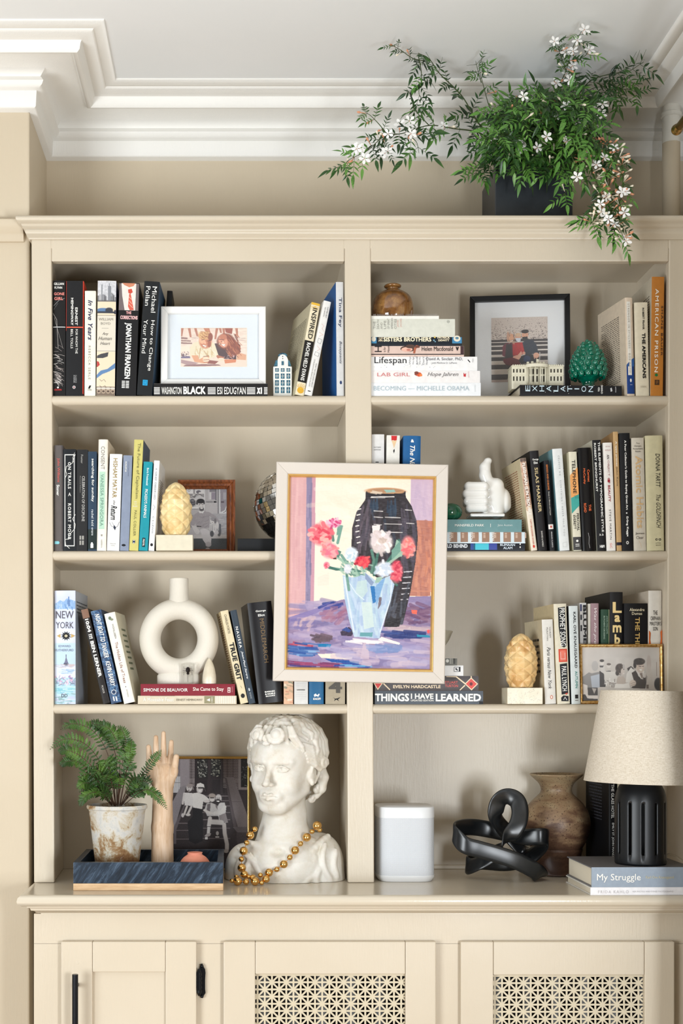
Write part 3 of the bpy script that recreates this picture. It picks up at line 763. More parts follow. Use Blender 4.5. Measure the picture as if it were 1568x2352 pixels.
book('book with a skyline photograph and painted blue and red shapes on its spine', 221, 263.5, 645, ZS1, (214,200,176), right=(40,54,104), dx=3.5, art=c, tx=[('WILLIAM','H',.08,.85,731,737,(150,144,134)),('BOYD','H',.2,.72,741,746.5,(150,144,134)),('Any','H',.28,.62,764,772,(110,104,98),IT),('Human','H',.08,.8,774,782,(110,104,98),IT),('Heart','H',.18,.72,786,793,(110,104,98),IT)], pt=[(.25,.62,754,754.8,(150,144,134))], group=G1)
book('black book with a red striped necktie picture at the top of its spine', 266, 312, 649, ZS1, (33,31,34), dx=8.5, tx=[('THE','H',.38,.64,715.5,722,(232,170,170),BB),('CORRECTIONS','H',.1,.96,725.5,734,(240,190,190),BB),('JONATHAN FRANZEN','V',.32,.68,742,871,W_,BB),],
     pt=[(.0,.98,651,713,(110,98,98)),('G',[(.1,651),(.16,680),(.3,713),(.82,713),(.84,651)],(222,214,206)),('G',[(.14,650.2),(.8,650.2),(.7,657),(.5,660),(.25,655)],(196,128,98)),('G',[(.44,665),(.62,663),(.68,671),(.56,675),(.46,673)],(196,74,58)),('G',[(.5,675),(.58,675),(.76,712),(.56,713),(.46,704)],(206,92,74)),('L',[(.5,682),(.64,688)],1.1,(232,180,160)),('L',[(.5,690),(.66,698)],1.1,(232,180,160)),('L',[(.5,698),(.7,707)],1.1,(232,180,160))]
     +[(.28+.2*j,.44+.2*j,876+k*3.6,878+k*3.6,W_) for j in range(2) for k in range(5)], group=G1)
book('black book with two columns of large white letters and a square blue logo, leaning right', 314, 349, 646, ZS1, (34,38,42), right=(46,72,98), dx=18, yaw=-2, tx=[('Michael','V',.56,.86,658,718,W_),('Pollan','V',.14,.42,658,703,W_),('How to Change','V',.56,.86,736,853,W_),('Your Mind','V',.14,.40,735,813,W_)],
     pt=[(.34,.66,874,887,(30,150,200)),('L',[(.42,884),(.42,877),(.58,877),(.58,884),(.42,884)],.6,(20,70,110))], righttext=None, group=G1)
book('plain dark book leaning behind the white picture frame', 369, 381, 668, ZS1, (26,26,28), dx=15, Y=.112, d=.10, group=G1)
wb, zt1 = flatbook('black book lying flat under the white picture frame', 353, 614.5, 879, 907, (38,36,36), z0=ZS1, Y=.008, tx=[('WASHINGTON','H',371,417,889.5,906,W_,dict(bold=.01)),('BLACK','H',421,472,888,906,W_,BB),('ESI EDUGYAN','H',499,564,889.5,906,W_,dict(bold=.01))],
     pt=[(353,614,880,882,(86,84,82))]+[(xa,xb,890+k*3.4,891.8+k*3.4,W_) for xa,xb in ((353.5,367),(477,495),(567,586),(606,614)) for k in range(5)]+[('G',[(590,891),(593,891),(598,905),(595,905)],W_),('G',[(595,891),(598,891),(592,905),(589,905)],W_),(598.5,601.5,890,905,W_)], group=G1)
lt = ((110,104,92), 30, .12, .9, .28, .84)
book('cream and black book with yellow sun rays at both ends of its spine, leaning right', 677.5, 698.5, 692, ZS1, (226,214,184), left=(206,196,166), dx=40, yaw=13, d=.15, lefttext=lt, tx=[('INSPIRED','V',.25,.78,704,777,(30,28,28),dict(bold=.01)),('RACHEL HELD EVANS','V',.28,.72,786,875,W_,B_)],
     pt=[(0,1,781,879,(44,38,34)),(0,1,691.6,697,(222,176,62)),('O',.5,898,7.5,7,(214,164,50))]+[('L',[(.5,700),(.5+.5*math.cos(t),700+9*math.sin(t))],.7,(222,176,62)) for t in (.2,.7,1.2,1.57,2,2.5,2.9)]+[('L',[(.5,895),(.5+.55*math.cos(t),893-11*abs(math.sin(t)))],.9,(222,176,62)) for t in (.3,.75,1.2,1.57,1.95,2.4,2.8)], group=G1)
book('thin white book with small pink sketches, leaning right beside the sun rays book', 699.5, 717, 688, ZS1, (226,224,220), dx=46, yaw=10, d=.14, tx=[('CARTERS BEST','V',.62,.8,701,727,(90,90,90)),('AND UNKNOWN','V',.3,.46,703,725,(90,90,90)),('WHAT WE CAN LEARN ABOUT','V',.6,.78,834,890,(110,108,104)),('CIVILIZATION FROM AN ISLAND','V',.28,.44,826,890,(110,108,104))],
     pt=[('L',[(.3,742),(.7,746),(.5,752),(.8,758)],.5,(214,150,140)),('L',[(.2,762),(.8,766),(.3,772)],.5,(214,150,140)),('L',[(.3,776),(.8,778),(.7,788),(.25,786),(.3,776)],.5,(90,90,96)),('L',[(.3,794),(.8,800),(.4,806)],.5,(214,150,140)),('L',[(.25,808),(.8,810),(.75,818),(.2,816),(.25,808)],.5,(80,80,86)),(.3,.7,899,901,(40,40,44))], group=G1)
book('pale grey book with blue cover standing against the middle upright', 773, 790.5, 648, ZS1, (204,204,204), left=(30,92,156), dx=-2, yaw=7, d=.17, tx=[('Tina Fey','V',.25,.75,684,752,(40,52,84),dict(bold=.005)),('Bossypants','V',.3,.72,784,836,(70,76,92),IT)], pt=[('O',.55,879,2.6,4,(44,60,100)),('L',[(.45,879),(.65,876)],.6,W_)], group=G1)

# ---- top right shelf ----
G2 = 'books on the top right shelf'; z = ZS1
GS = 'books stacked flat on the top right shelf'
_, z = flatbook('white book with pale blue lettering, lowest of the stack under the amber bottle', 852.3, 1103.5, 877, 907, (228,230,232), z0=z, d=.15, tx=[('BECOMING \u2014 MICHELLE OBAMA','H',858,1077,887,897.5,(168,184,192))]+[('CROWN','V',1089,1092,884,900,(200,204,206))], group=GS)
_, z = flatbook('white book with pink lettering and a painted acorn in the flat stack', 852.3, 1102, 848.5, 876, (230,226,224), z0=z, d=.15, tx=[('LAB GIRL','H',866,941,856.5,865,(204,120,118)),('Hope Jahren','H',981,1052,855.5,867,(110,104,104),IT),('KNOPF','V',1074,1077,854,868,(220,170,170))],
     pt=[('O',962,860.5,6,5,(206,86,52)),('O',966,862,3.4,3,(226,130,70)),('O',956,857,5,3.6,(120,62,50)),('G',[(951,861),(955,855),(957,864)],(150,70,54)),('L',)[0:0] or ('G',[(1064,856),(1067,860),(1070,857),(1069,866),(1064,865)],(190,50,56))], group=GS)
_, z = flatbook('white book with black serif title and scattered specks in the flat stack', 852.3, 1095.5, 815.5, 848, (232,231,230), z0=z, d=.15, tx=[('Lifespan','H',859.5,933,820,839.5,(52,52,58)),('David A. Sinclair, PhD,','H',979,1062,821.5,829,(86,86,96)),('with Matthew D. LaPlante','H',991,1049,832,836,(130,130,136))]+[(t_,'U',939+k*7.6,943.5+k*7.6,820,838,(120,120,126)) for k,t_ in enumerate(('Why','We Age','and','Why We',"Don't",'Have To'))]+[('ATRIA','V',1084,1086.5,824,833,(110,110,114))],
     pt=[('G',[(1073,827),(1075,826),(1080,832),(1078,833)],(20,20,24))]+[('O',r.uniform(854,1010),r.choice([818,819,834,838,843])+r.uniform(-1,2),.5,.5,(80,80,88)) for k in range(40)], group=GS)
_, z = flatbook('pale pink book with a bird drawing and dark end, in the flat stack', 852.3, 1065, 790.5, 815, (214,188,176), z0=z, d=.14, hard=False, tx=[('H','U',860,876,795,809,(44,36,38)),('is for','U',880,885,797,809,(60,48,48)),('Hawk','U',889,894,794,810,(60,48,48)),('Helen Macdonald','H',968,1039.5,796.5,806.5,(44,34,36),dict(bold=.004)),('v','H',1046,1053,797,806,(40,30,34),BB)],
     pt=[(1057,1065,791,815,(70,48,50)),(852.3,1065,813,815,(40,30,34)),('O',936,801.5,17,7,(70,50,44)),('O',934,803,13,5.4,(222,176,158)),('O',942,796,11,4.4,(84,62,54)),('O',938,804,5,2.2,(180,110,96)),('G',[(948,812),(950,800),(955,793),(961,794),(955,802),(953,812)],(168,96,70)),('O',958,797,6,2.6,(110,66,54))], group=GS)
_, z = flatbook('dark navy paperback with cream block capitals and blue ends in the flat stack', 852.3, 1060.5, 769.5, 790, (36,46,60), z0=z, d=.135, hard=False, tx=[('SISTERS BROTHERS','H',880,990,775,785,(238,226,196),BB),('PATRICK','H',1004,1032.5,773.5,778.5,(238,226,196),BB),('DEWITT','H',1006,1031,780,784.5,(238,226,196),BB),('THE','V',869,878,775,785,(230,214,180),B_)],
     pt=[(853,864.5,771,789,(64,130,170)),(1038,1060,771,789,(66,130,170)),('O',858,779,5,6,(212,206,190)),('O',1049,778,8,7,(222,214,196)),('O',1049,777,4,3,(90,130,150)),('O',998,775,2,2,(220,190,90)),('O',996,782,2,2,(110,150,170)),('O',999,785,1.6,1.6,(110,150,170))], group=GS)
_, z = flatbook('thick pale grey green book with small rotated lettering, second from top of its stack', 852.3, 1044.5, 727.5, 769, (208,208,196), z0=z, d=.14, tx=[(t_,'U',857+k*8,862+k*8,yy,756,(150,148,140)) for k,(t_,yy) in enumerate((('THE',739),('DEATH',735),('AND',741),('LIFE',737),('OF GREAT',732),('AMERICAN',731),('CITIES',733)))]+[('JANE','U',911,916,736,752,(214,168,156)),('JACOBS','U',918,923,732,752,(214,168,156))],
     pt=[('O',1029,739,3.2,3.2,(130,130,124)),('O',1029,739,2.2,2.2,(208,208,196)),('O',1029,739,.9,.9,(40,40,40))], group=GS)
_, z_b = flatbook('very thin white booklet on top of the stack under the amber bottle', 852.3, 1007.5, 720, 727.5, (232,228,220), z0=z, d=.11, hard=False, tx=[('WE SHOULD ALL BE FEMINISTS   CHIMAMANDA NGOZI ADICHIE','H',856,1004,721.8,725.6,(150,144,140))], group=GS)
lc = ((150,120,100), 34, .18, .9, .12, .86)
book('cream book with deep blue base and white spine panel beside the green pine cone', 1440, 1458, 684, ZS1, (216,198,176), left=(214,198,176), dx=-6, yaw=9, d=.145, lefttext=((100,92,84), 34, .22, .88, .16, .84), tx=[('STRENGER IN STILLNESS \u00b7 BOB ROTH','V',.28,.52,698,856,(170,160,148),SP)],
     pt=[(0,1,838,905,(30,62,124)),('G',[(0,838),(.5,828),(1,822),(1,842),(0,842)],(52,92,150)),(.18,.66,693,862,(230,226,216)),('O',.5,874,2,4,W_),('L',[(.4,884),(.7,884)],.5,W_)], group=G2)
book('cream book with narrow black capitals between the blue based and the orange book', 1460, 1490, 695, ZS1, (226,216,192), dx=-4, Y=.014, tx=[('ROBERT FRANK','V',.58,.72,708,758,(40,38,36),B_),('THE AMERICANS','V',.52,.78,766,870,(34,32,32),BB),('STEIDL','H',.35,.8,887,891,(170,160,140))], group=G2)
book('tall ochre orange book with white lettering and a green dot, against the right upright', 1493, 1521.5, 636, ZS1, (186,120,50), left=(196,186,166), right=(160,100,44), dx=3.5, yaw=0, d=0.165, lefttext=((80,74,66), 26, .1, .85, .3, .85), tx=[('AMERICAN PRISON','V',.28,.56,664,856,(240,230,214),dict(bold=.012,sp=1.2)),('SHANE BAUER','V',.76,.92,703,818,(80,52,34),dict(bold=.012,sp=1.2))],
     pt=[('O',.45,862,3.4,3.4,(30,110,60)),(.32,.7,873,885,(70,48,30)),('L',[(.45,882),(.45,876),(.58,876),(.58,880),(.45,880)],.5,(186,120,50))], group=G2)
ex, zt2 = flatbook('black book with bracketed white capitals lying under the green pine cone', 1194, 1431, 882, 907, (36,36,40), z0=ZS1, Y=.008, d=.115, yaw=3, tx=[(ch,'U',1206+k*16.3,1217+k*16.3,(891 if ch == 'I' else 885.5),(893.4 if ch == 'I' else 899),(196,214,222),dict(bold=.0)) for k, ch in enumerate('EXHALATION')]+[('TED','U',1375,1379,888,898,W_,B_),('CHIANG','U',1382,1386,882.8,903,W_,B_),('KNOPF','U',1415,1418,886,899,(190,190,190))]+[],
     pt=[('G',[(1404,890),(1407,888),(1409,896),(1405,898)],(190,190,190))]+[('O',random.uniform(1200,1370),random.uniform(883,904),.6,.6,W_) for k in range(14)], group=G2)

# ---- second shelf, left ----
G3 = 'books on the second left shelf'; z = ZS2
book('slim charcoal book with red and white serif lettering and a blue pill mark', 124.6, 144.2, 1023, z, (92,86,84), tx=[('John Williams','V',.3,.68,1053,1108,(214,92,84)),('Stoner','V',.28,.62,1114,1139,W_,B_)], pt=[(.05,.45,1243.5,1250,(130,196,206)),('O',.45,1246.8,3.2,3.2,(130,196,206)),(.86,1,1023.5,1262,(74,68,68))], rough=.6, group=G3)
r = random.Random(9); sq = [(.95,1044),(.8,1055),(.72,1064),(.25,1072),(.2,1082),(.3,1090),(.12,1100)]; sq2 = [(.95,1182),(.75,1192),(.95,1205),(.9,1215),(.45,1230),(.4,1238),(.15,1240),(.2,1252),(.5,1260)]
book('black book with a white outlined box and white trail line on its spine', 145, 174.5, 1032, z, (30,36,44), tx=[('ON TRAILS','V',.38,.62,1062,1123,W_,dict(bold=.015,sp=1.2)),('ROBERT MOOR','V',.38,.62,1157,1240,W_,dict(bold=.015,sp=1.2)),('A','H',.4,.62,1132,1140,W_)],
     pt=[(.12,.17,1045,1254,W_),(.84,.89,1045,1254,W_),(.12,.89,1044,1046,W_),(.12,.89,1253,1255,W_),('L',sq,.9,W_),('L',sq2,.9,W_),('L',[(.9,1040),(.75,1052),(.8,1062)],.6,W_)], group=G3)
book('dark grey book with worn grey serif lettering, third from the left on its shelf', 175, 200, 1033, z, (52,52,54), dx=1.5, tx=[('Foster','V',.38,.58,1045,1065,(170,168,164)),('CELEBRATION OF DISCIPLINE','V',.5,.76,1094,1198,(190,188,184),dict(bold=.004)),('Revised Edition','V',.3,.4,1094,1132,(140,138,134))], pt=[(.3,.7,1231,1252,(150,148,142)),(.45,.52,1231,1252,(52,52,54)),(.3,.7,1240,1242,(52,52,54))], rough=.6, group=G3)
book('slim navy book with lowercase white lettering, fourth from the left on its shelf', 202, 222, 1037.5, z, (38,58,78), tx=[('searching for sunday','V',.36,.72,1054,1153,W_,dict(bold=.015)),('rachel held evans','V',.4,.68,1171,1230,(220,224,226),dict(bold=.01,sp=1.2))], pt=[(0,1,1216,1262,(40,62,60)),(.3,.62,1249,1259,(220,222,222)),(.36,.55,1246,1250,(220,222,222))], group=G3)
book('tall white book with a mint green block and thin grey capitals', 222.5, 244, 1010, z, (230,224,212), right=(214,200,182), dx=4, yaw=-2, d=.13, tx=[('CONSENT','V',.3,.7,1026,1079,(130,126,122),TH),('VANESSA SPRINGORA','V',.3,.64,1090,1209,(110,146,128),TH),('HARPERVIA','V',.44,.58,1240,1259,(130,126,122)),('w','H',.4,.6,1228,1233,(130,126,122))], pt=[(.16,.78,1084,1216,(176,208,186))], bulge=.003, group=G3)
book('white book with brown hand drawn capitals and a small swallow', 245.5, 273.5, 1043, z, (234,232,228), yaw=-2, dx=7, tx=[('HISHAM MATAR','V',.3,.66,1053,1144,(150,126,70),dict(bold=.008)),('the','V',.4,.58,1150,1160,(70,70,76),IT),('Return','V',.22,.72,1162,1195,(50,52,60),IB),('PENGUIN','H',.25,.72,1248.5,1251,(160,160,156)),('VIKING','H',.3,.66,1253,1255.5,(160,160,156))],
     pt=[('L',[(.15,1201),(.3,1209),(.55,1212),(.8,1210),(.95,1199)],.7,(50,56,72)),('G',[(.5,1206),(.7,1212),(.62,1219),(.48,1213)],(50,56,72)),('L',[(.35,1200),(.6,1212)],.6,(50,56,72))], group=G3)
book('plain slate blue book between the swallow book and the olive book', 275, 295.5, 1046, z, (130,140,160), yaw=-2, dx=8.5, tx=[('JOHN WILLIAMS','V',.55,.68,1060,1094,(86,92,112)),('AUGUSTUS','V',.26,.42,1060,1084,W_,B_)], pt=[('O',.42,1253,4.5,2.6,(30,34,44)),(.3,.56,1252.4,1253.6,W_)], group=G3)
book('tall olive yellow book with long serif title, dark blue cover', 296.5, 317.5, 1010, z, (198,188,110), right=(40,62,92), dx=12, yaw=-3, d=.13, tx=[('The Future of Capitalism','V',.34,.74,1018,1146,(110,106,66)),('PAUL COLLIER','V',.38,.64,1173,1232,(120,114,70)),('FACING','H',.3,.6,1152,1154.5,W_),('THE NEW','H',.3,.62,1157,1159.5,W_),('ANXIETIES','H',.2,.7,1162,1165,W_)], pt=[('O',.48,1245,3,4.5,(34,48,78)),('O',.48,1242,1.2,1.2,W_),('O',.48,1248,1.2,1.2,W_)], group=G3)
book('slim teal blue book with white typewriter lettering', 318.5, 339, 1060.5, z, (20,140,154), yaw=-3, dx=11.5, tx=[('Boris Friedewald','V',.42,.66,1075,1115,(214,236,236),B_),("PICASSO'S ANIMALS",'V',.34,.66,1124,1190,W_,dict(bold=.012)),('PRESTEL','V',.42,.6,1239,1255,W_,B_)], pt=[(.34,.68,1236,1257,(24,46,58))], group=G3)
book('thin white book with grey capitals leaning right against the pale pine cone', 341, 353.8, 1058, z, (226,226,226), right=(220,218,214), dx=13, yaw=-3, d=.12, tx=[('A GRIEF OBSERVED','V',.36,.66,1075,1148,(150,150,154)),('C S LEWIS','V',.36,.62,1186,1226,(150,150,154))], pt=[('O',.5,1252,3,3.4,(54,48,50)),('L',[(.35,1160),(.7,1165),(.4,1172)],.6,(90,90,96))], righttext=((120,118,114),10,.2,.8,.55,.8), group=G3)

# ---- second shelf, middle and right ----
G4 = 'books on the second right shelf'
book('white book beside the middle upright, its foot hidden by the painting', 854, 882, 998, z, (216,214,212), tx=[('MATTHEW','H',.15,.72,1026.5,1029.5,(120,120,120)),('DESMOND','H',.15,.72,1032,1035,(120,120,120))], pt=[(.28,.55,1061,1063,(30,30,30))], group=G4)
book('white book with a red pencil picture on its spine, above the painting', 884, 914, 1000, z, (224,220,212), dx=4, tx=[], pt=[('G',[(.34,1001),(.78,1001),(.76,1011),(.6,1013),(.5,1011),(.36,1012)],(196,42,44)),('G',[(.36,1012),(.76,1012),(.62,1024),(.56,1030),(.46,1020)],(222,190,150)),('G',[(.52,1034),(.6,1031),(.62,1036),(.56,1042),(.5,1036)],(44,40,44))], group=G4)
book('deep blue book with white italic letters, above the painting', 922, 962, 1001.5, z, (24,88,142), dx=4, bulge=.004, tx=[('The Narrow','V',.38,.66,1024,1105,W_,IB),('&','H',.42,.6,1010,1017,W_,BB)], group=G4)
_, za = flatbook('dark navy book with turquoise blocks, lowest of the stack under the white thumb', 985, 1205, 1246.5, 1264, (44,48,62), z0=ZS2, d=.12, hard=False, tx=[('LD BEHIND','H',1027,1073,1250,1258.5,(226,230,236),BB),('RUMAAN','H',1148,1182,1249,1254.5,(196,206,216),BB),('ALAM','H',1155,1176,1256,1261.5,(196,206,216),BB)],
     pt=[(1080,1091,1247,1263,(50,76,140)),(1087,1091,1247,1263,(60,150,180)),(1091,1122,1247,1263,(74,186,204)),(1122,1141,1247,1263,(60,74,150)),('O',1194,1250,1.4,2,W_),('O',1194,1257,1.4,2,W_)], group='books stacked under the white thumb')
pts = []
for k in range(9):
    x = 1008+k*24.6; pts += [(x,x+17,1221,1245,(150,118,98)),(x+3,x+8,1224,1236,(190,164,146))]
_, za = flatbook('pale blue book with brown wood grain squares under the white thumb', 985, 1206, 1220, 1246, (204,216,222), z0=za, d=.12, hard=False, pt=pts, tx=[('HOUSE','U',1030+k*49.2,1036+k*49.2,1222,1242,(232,226,220),B_) for k in range(3)], group='books stacked under the white thumb')
_, z_thumb = flatbook('grey teal book with small white serif lettering, top of the stack under the white thumb', 985, 1197.5, 1190.5, 1219.5, (104,142,144), z0=za, d=.12, tx=[('MANSFIELD PARK','H',1044,1111,1204,1209.5,W_,dict(bold=.004)),('Jane Austen','H',1142,1176,1204,1210,(206,216,216)),('|','H',1125.5,1126.5,1203,1211,W_)], group='books stacked under the white thumb')
c = Canvas(0, 0, 20, 212, 30, 260, (196,160,136)); c.grain(26,4,7,2,(c.cy<112)); c.strokes(70,0,0,20,112,[(214,196,180),(110,86,76),(168,120,96),(84,66,64)],(4,14),(1,3),1.57,.5,.7); c.rect(0,112,20,212,(228,216,198)); c.poly([(0,112),(20,106),(20,116),(6,122),(0,118)],(210,180,150)); c.rect(0,0,20,8,(60,52,52),.6)
book('book with a brick textured upper spine and cream lower half, leaning left', 1219.5, 1234, 1053, z, (214,194,170), left=(206,192,158), dx=-27, yaw=4.5, d=.15, hard=False, art=c, lefttext=((150,96,70), 30, .2, .9, .12, .88), tx=[('FLEISHMAN IS IN TROUBLE','V',.24,.72,1064,1184,(244,236,228),BB),('TAFFY BRODESSER AKNER','V',.36,.6,1193,1251,(196,96,70),dict(bold=.005))], pt=[('O',.5,1256,2.4,3.6,(204,60,44))], group=G4)
book('black book with cream serif letters leaning left, second in the right hand row', 1236, 1257, 1036, z, (42,38,42), left=(28,26,28), dx=-21, yaw=4.5, d=.145, bulge=.003, tx=[('George','H',.2,.85,1054,1059.5,W_,B_),('Eliot','H',.3,.75,1061,1066.5,W_,B_),('SILAS MARNER','V',.34,.7,1075,1178,(222,200,150),dict(bold=.006)),('BARNES & NOBLE','V',.42,.6,1221,1257,(190,186,180),B_)], group=G4)
book('very thin dark book with orange lettering and a small red square logo', 1263, 1274.5, 1058, z, (40,42,48), left=(44,44,50), dx=-15, yaw=4.5, d=.12, hard=False, tx=[('EENGO AND CHROME','V',.34,.68,1068,1126,(206,120,60),B_),('Essays in Idleness and Hojoki','V',.34,.66,1130,1184,(220,214,204)),('PENGUIN CLASSICS','V',.38,.62,1222,1258,(200,200,200),B_)], pt=[(0,1,1205,1216,(228,220,214)),('O',.5,1210.5,2,2.6,(190,66,50))], group=G4)
book('pale grey book with a teal cover and widely spaced thin letters', 1285, 1308, 1031, z, (222,224,222), left=(116,158,166), dx=-18, yaw=4.5, d=.14, tx=[('CELESTE NG   EVERYTHING I NEVER TOLD YOU','V',.5,.66,1047,1232,(150,154,156),dict(sp=1.5))], pt=[('L',[(.35,1248),(.75,1246),(.75,1257),(.35,1257),(.35,1248)],.4,(180,182,180))], lefttext=((60,96,106),18,.3,.85,.5,.9), group=G4)
book('cream book with orange and teal shapes and upright black capitals', 1317, 1335.5, 1038, z, (218,212,190), left=(206,200,172), dx=-12, yaw=3.5, d=.13, hard=False, lefttext=((90,86,74), 26, .3, .9, .12, .86), tx=[('TELEPHONE','V',.3,.72,1057,1134,(50,46,44),dict(bold=.012)),('PERCIVAL','V',.55,.85,1180,1220,(50,46,44),dict(bold=.012)),('EVERETT','V',.12,.42,1184,1216,(50,46,44),dict(bold=.012))],
     pt=[('G',[(0,1092),(1,1074),(1,1138),(0,1144)],(226,160,96)),('G',[(0,1144),(1,1136),(1,1162),(.0,1180)],(66,160,150)),(0,1,1234,1264,(66,64,64)),('O',.5,1243,2.6,2.6,W_),(.25,.75,1250,1251.5,W_),(.25,.75,1254,1255.5,W_)]+[('L',[(.4+.1*k,1138),(.6+.1*k,1146)],.4,(30,80,76)) for k in range(5)], group=G4)
book('glossy black book with small orange red words on its spine', 1338, 1368, 1029, z, (32,29,30), dx=-12, yaw=3, d=.14, rough=.22, bulge=.004, tx=[('Cormac','V',.6,.78,1080,1108,(220,104,56),B_),('McCarthy','V',.25,.45,1077,1113,(220,104,56),B_),('THE','V',.58,.76,1160,1175,(220,104,56),B_),('ROAD','V',.2,.4,1157,1178,(220,104,56),B_)], pt=[('L',[(.45,1225),(.5,1235),(.46,1250),(.52,1260)],.6,(200,198,196))], group=G4)
book('black book with two columns of white serif capitals and grey cover', 1371, 1391, 1011, z, (38,36,38), left=(192,188,172), dx=-12, yaw=3, d=.15, hard=False, tx=[('THE ELEMENTS OF TYPOGRAPHIC STYLE','V',.62,.86,1016,1223,W_,B_),('ROBERT BRINGHURST','V',.16,.38,1018,1130,W_,B_),('3.2','H',.3,.8,1227,1231,W_,B_),('H&M','H',.3,.85,1252.5,1259,W_,BB)], group=G4)
book('white paperback with grey and red capitals beside the two column black book', 1393, 1413.5, 1017, z, (226,220,212), yaw=1, dx=-9, hard=False, d=.14, tx=[('AN','V',.36,.62,1045,1055,(90,80,80),B_),('OBJECT','V',.36,.62,1058,1094,(150,90,90)),('OF BEAUTY','V',.36,.62,1098,1153,(150,40,50),B_),('STEVE MARTIN','V',.38,.6,1171,1240,(90,84,84),dict(sp=1.15)),('NEW YORK','H',.25,.75,1025,1027.5,(190,140,140)),('BESTSELLER','H',.2,.8,1033,1036,(190,140,140)),('GC','V',.36,.6,1248,1260,(220,120,120))], pt=[('O',.5,1105,3,3.4,(170,34,50))], group=G4)
book('slim kraft brown book with white and dark words, tallest in the right hand row', 1416, 1427.5, 992, z, (184,150,104), left=(160,124,80), dx=-9, yaw=1, d=.16, hard=False, tx=[('A type primer','V',.3,.68,1014,1072,(232,224,208),B_),('John Kane','V',.3,.66,1073,1117,(84,66,50))], pt=[(0,1,1246,1253,(40,34,60))], group=G4)
book('black book with long white serif title and a small swirl at its foot', 1428.5, 1453, 995, z, (30,30,34), yaw=1, dx=-7.5, d=.15, tx=[("A Poor Collector's Guide to Buying Great Art",'V',.4,.64,1012,1172,W_,B_),('Erling Kagge','V',.4,.64,1187,1233,W_,B_)], pt=[('O',.5,1179,1.6,1.6,W_),('O',.5,1247,3,3.6,(214,210,204)),('O',.5,1247,1.6,2,(90,88,88))], group=G4)
book('light grey book with large gold letters on the second right shelf', 1455.5, 1483.5, 1006, z, (208,200,184), dx=-6, d=.14, tx=[('Atomic Habits','V',.26,.82,1048,1214,(214,178,128),dict(bold=.01)),('James','H',.12,.85,1223,1229.5,(90,84,76)),('Clear','H',.18,.78,1232,1238.5,(90,84,76)),('Tiny','H',.35,.65,1017,1021,(90,84,76)),('Changes,','H',.18,.8,1023,1027.5,(90,84,76)),('Remarkable','H',.1,.9,1029.5,1033,(90,84,76)),('Results','H',.28,.72,1035.5,1039,(90,84,76))], pt=[('L',[(.4,1243),(.55,1250),(.6,1258)],.5,(220,186,140))], group=G4)
book('thick pale olive cream book with handwritten black lettering against the right upright', 1485, 1524.5, 1001, z, (208,200,164), dx=-4, yaw=0, bulge=.003, d=.14, tx=[('DONNA TARTT','V',.55,.8,1043,1120,(54,50,42),dict(shear=.2)),('The GOLDFINCH','V',.55,.8,1137,1214,(70,66,56),IT),('LITTLE','H',.5,.78,1247,1249.5,(90,84,70)),('BROWN','H',.5,.78,1252,1254.5,(90,84,70))], pt=[('O',.55,1240,2.6,2.6,(60,56,48)),('O',.74,1240,2.6,2.6,(60,56,48)),('O',.56,1240,1,1.4,(208,200,164)),('O',.74,1240,1,1.4,(208,200,164))], group=G4)

# ---- third shelf, left ----
G5 = 'books on the third left shelf'; z = ZS3
c = Canvas(0, 0, 50, 260, 74, 320, (206,212,232))
c.grain(12,16,20,3); c.poly([(0,32),(14,22),(22,26),(30,18),(50,24),(50,42),(0,42)],(120,160,206),.8); c.rect(33,14,36,34,(96,128,176)); c.rect(31,22,38,36,(96,128,176)); c.strokes(24,0,24,50,42,[(150,180,216),(90,130,180),(190,206,228)],(3,9),(1,3),1.5,.4,.7)
c.rect(0,120,50,170,(176,206,222),.7); c.ell(28,168,6,4,(80,84,104)); c.rect(27,146,29,166,(90,94,120)); c.poly([(24,166),(28,150),(33,166)],(110,110,136)); c.strokes(20,0,168,50,176,[(190,170,170),(160,170,190)],(6,18),(1,2),0,.1,.7)
c.strokes(20,10,180,45,190,[(140,170,200),(200,214,230)],(8,20),(1,2),0,.1,.7); c.rect(0,200,50,260,(150,196,206),.6)
c.strokes(60,0,196,50,216,[(206,160,190),(140,120,160),(110,130,150),(226,190,204)],(3,9),(1,3),0,1.5,.7); c.strokes(30,0,216,50,236,[(130,190,200),(190,220,220),(100,170,186)],(8,24),(1,3),0,.1,.6); c.strokes(24,0,236,50,258,[(190,190,220),(214,206,230),(120,150,150)],(6,20),(2,4),0,.2,.6)
book('thick pale blue book with a painted harbour scene, leftmost on the third shelf', 125.5, 174, 1357, z, (196,206,226), right=(170,176,186), yaw=-3, d=0.17, dx=-.5, bulge=.003, art=c, righttext=((70,80,92), 4, .1, .95, .78, .9), tx=[('NEW','H',.08,.92,1404,1421,(84,80,86)),('YORK','H',.08,.92,1429,1444,(84,80,86)),('EDWARD','H',.2,.78,1482,1487,(120,128,150)),('RUTHERFURD','H',.04,.92,1491,1496.5,(120,128,150)),('DD','H',.34,.62,1594,1602,(50,50,60))],
     pt=[('G',[(.56+(.26 if k%2 else .15)*math.cos(k*PI/12), 1461-(11.5 if k%2 else 7)*math.sin(k*PI/12)) for k in range(24)],(40,40,46)),('G',[(.12,1461),(.3,1456),(.3,1466)],(190,160,100)),('G',[(1,1461),(.8,1456),(.8,1466)],(190,160,100)),('O',.56,1461,3.4,3,(190,180,150))], group=G5)
book('slim brown and black book with white block lettering leaning left', 237, 253.5, 1399, z, (46,36,32), yaw=-3, left=(28,24,22), dx=-52, d=.12, hard=False, tx=[('10:04 !!! BEN LERNER','V',.26,.76,1422,1556,W_,BB),('PICADOR','V',.36,.62,1576,1594,(200,196,190))], pt=[(0,1,1399.5,1420,(128,96,78))], group=G5)
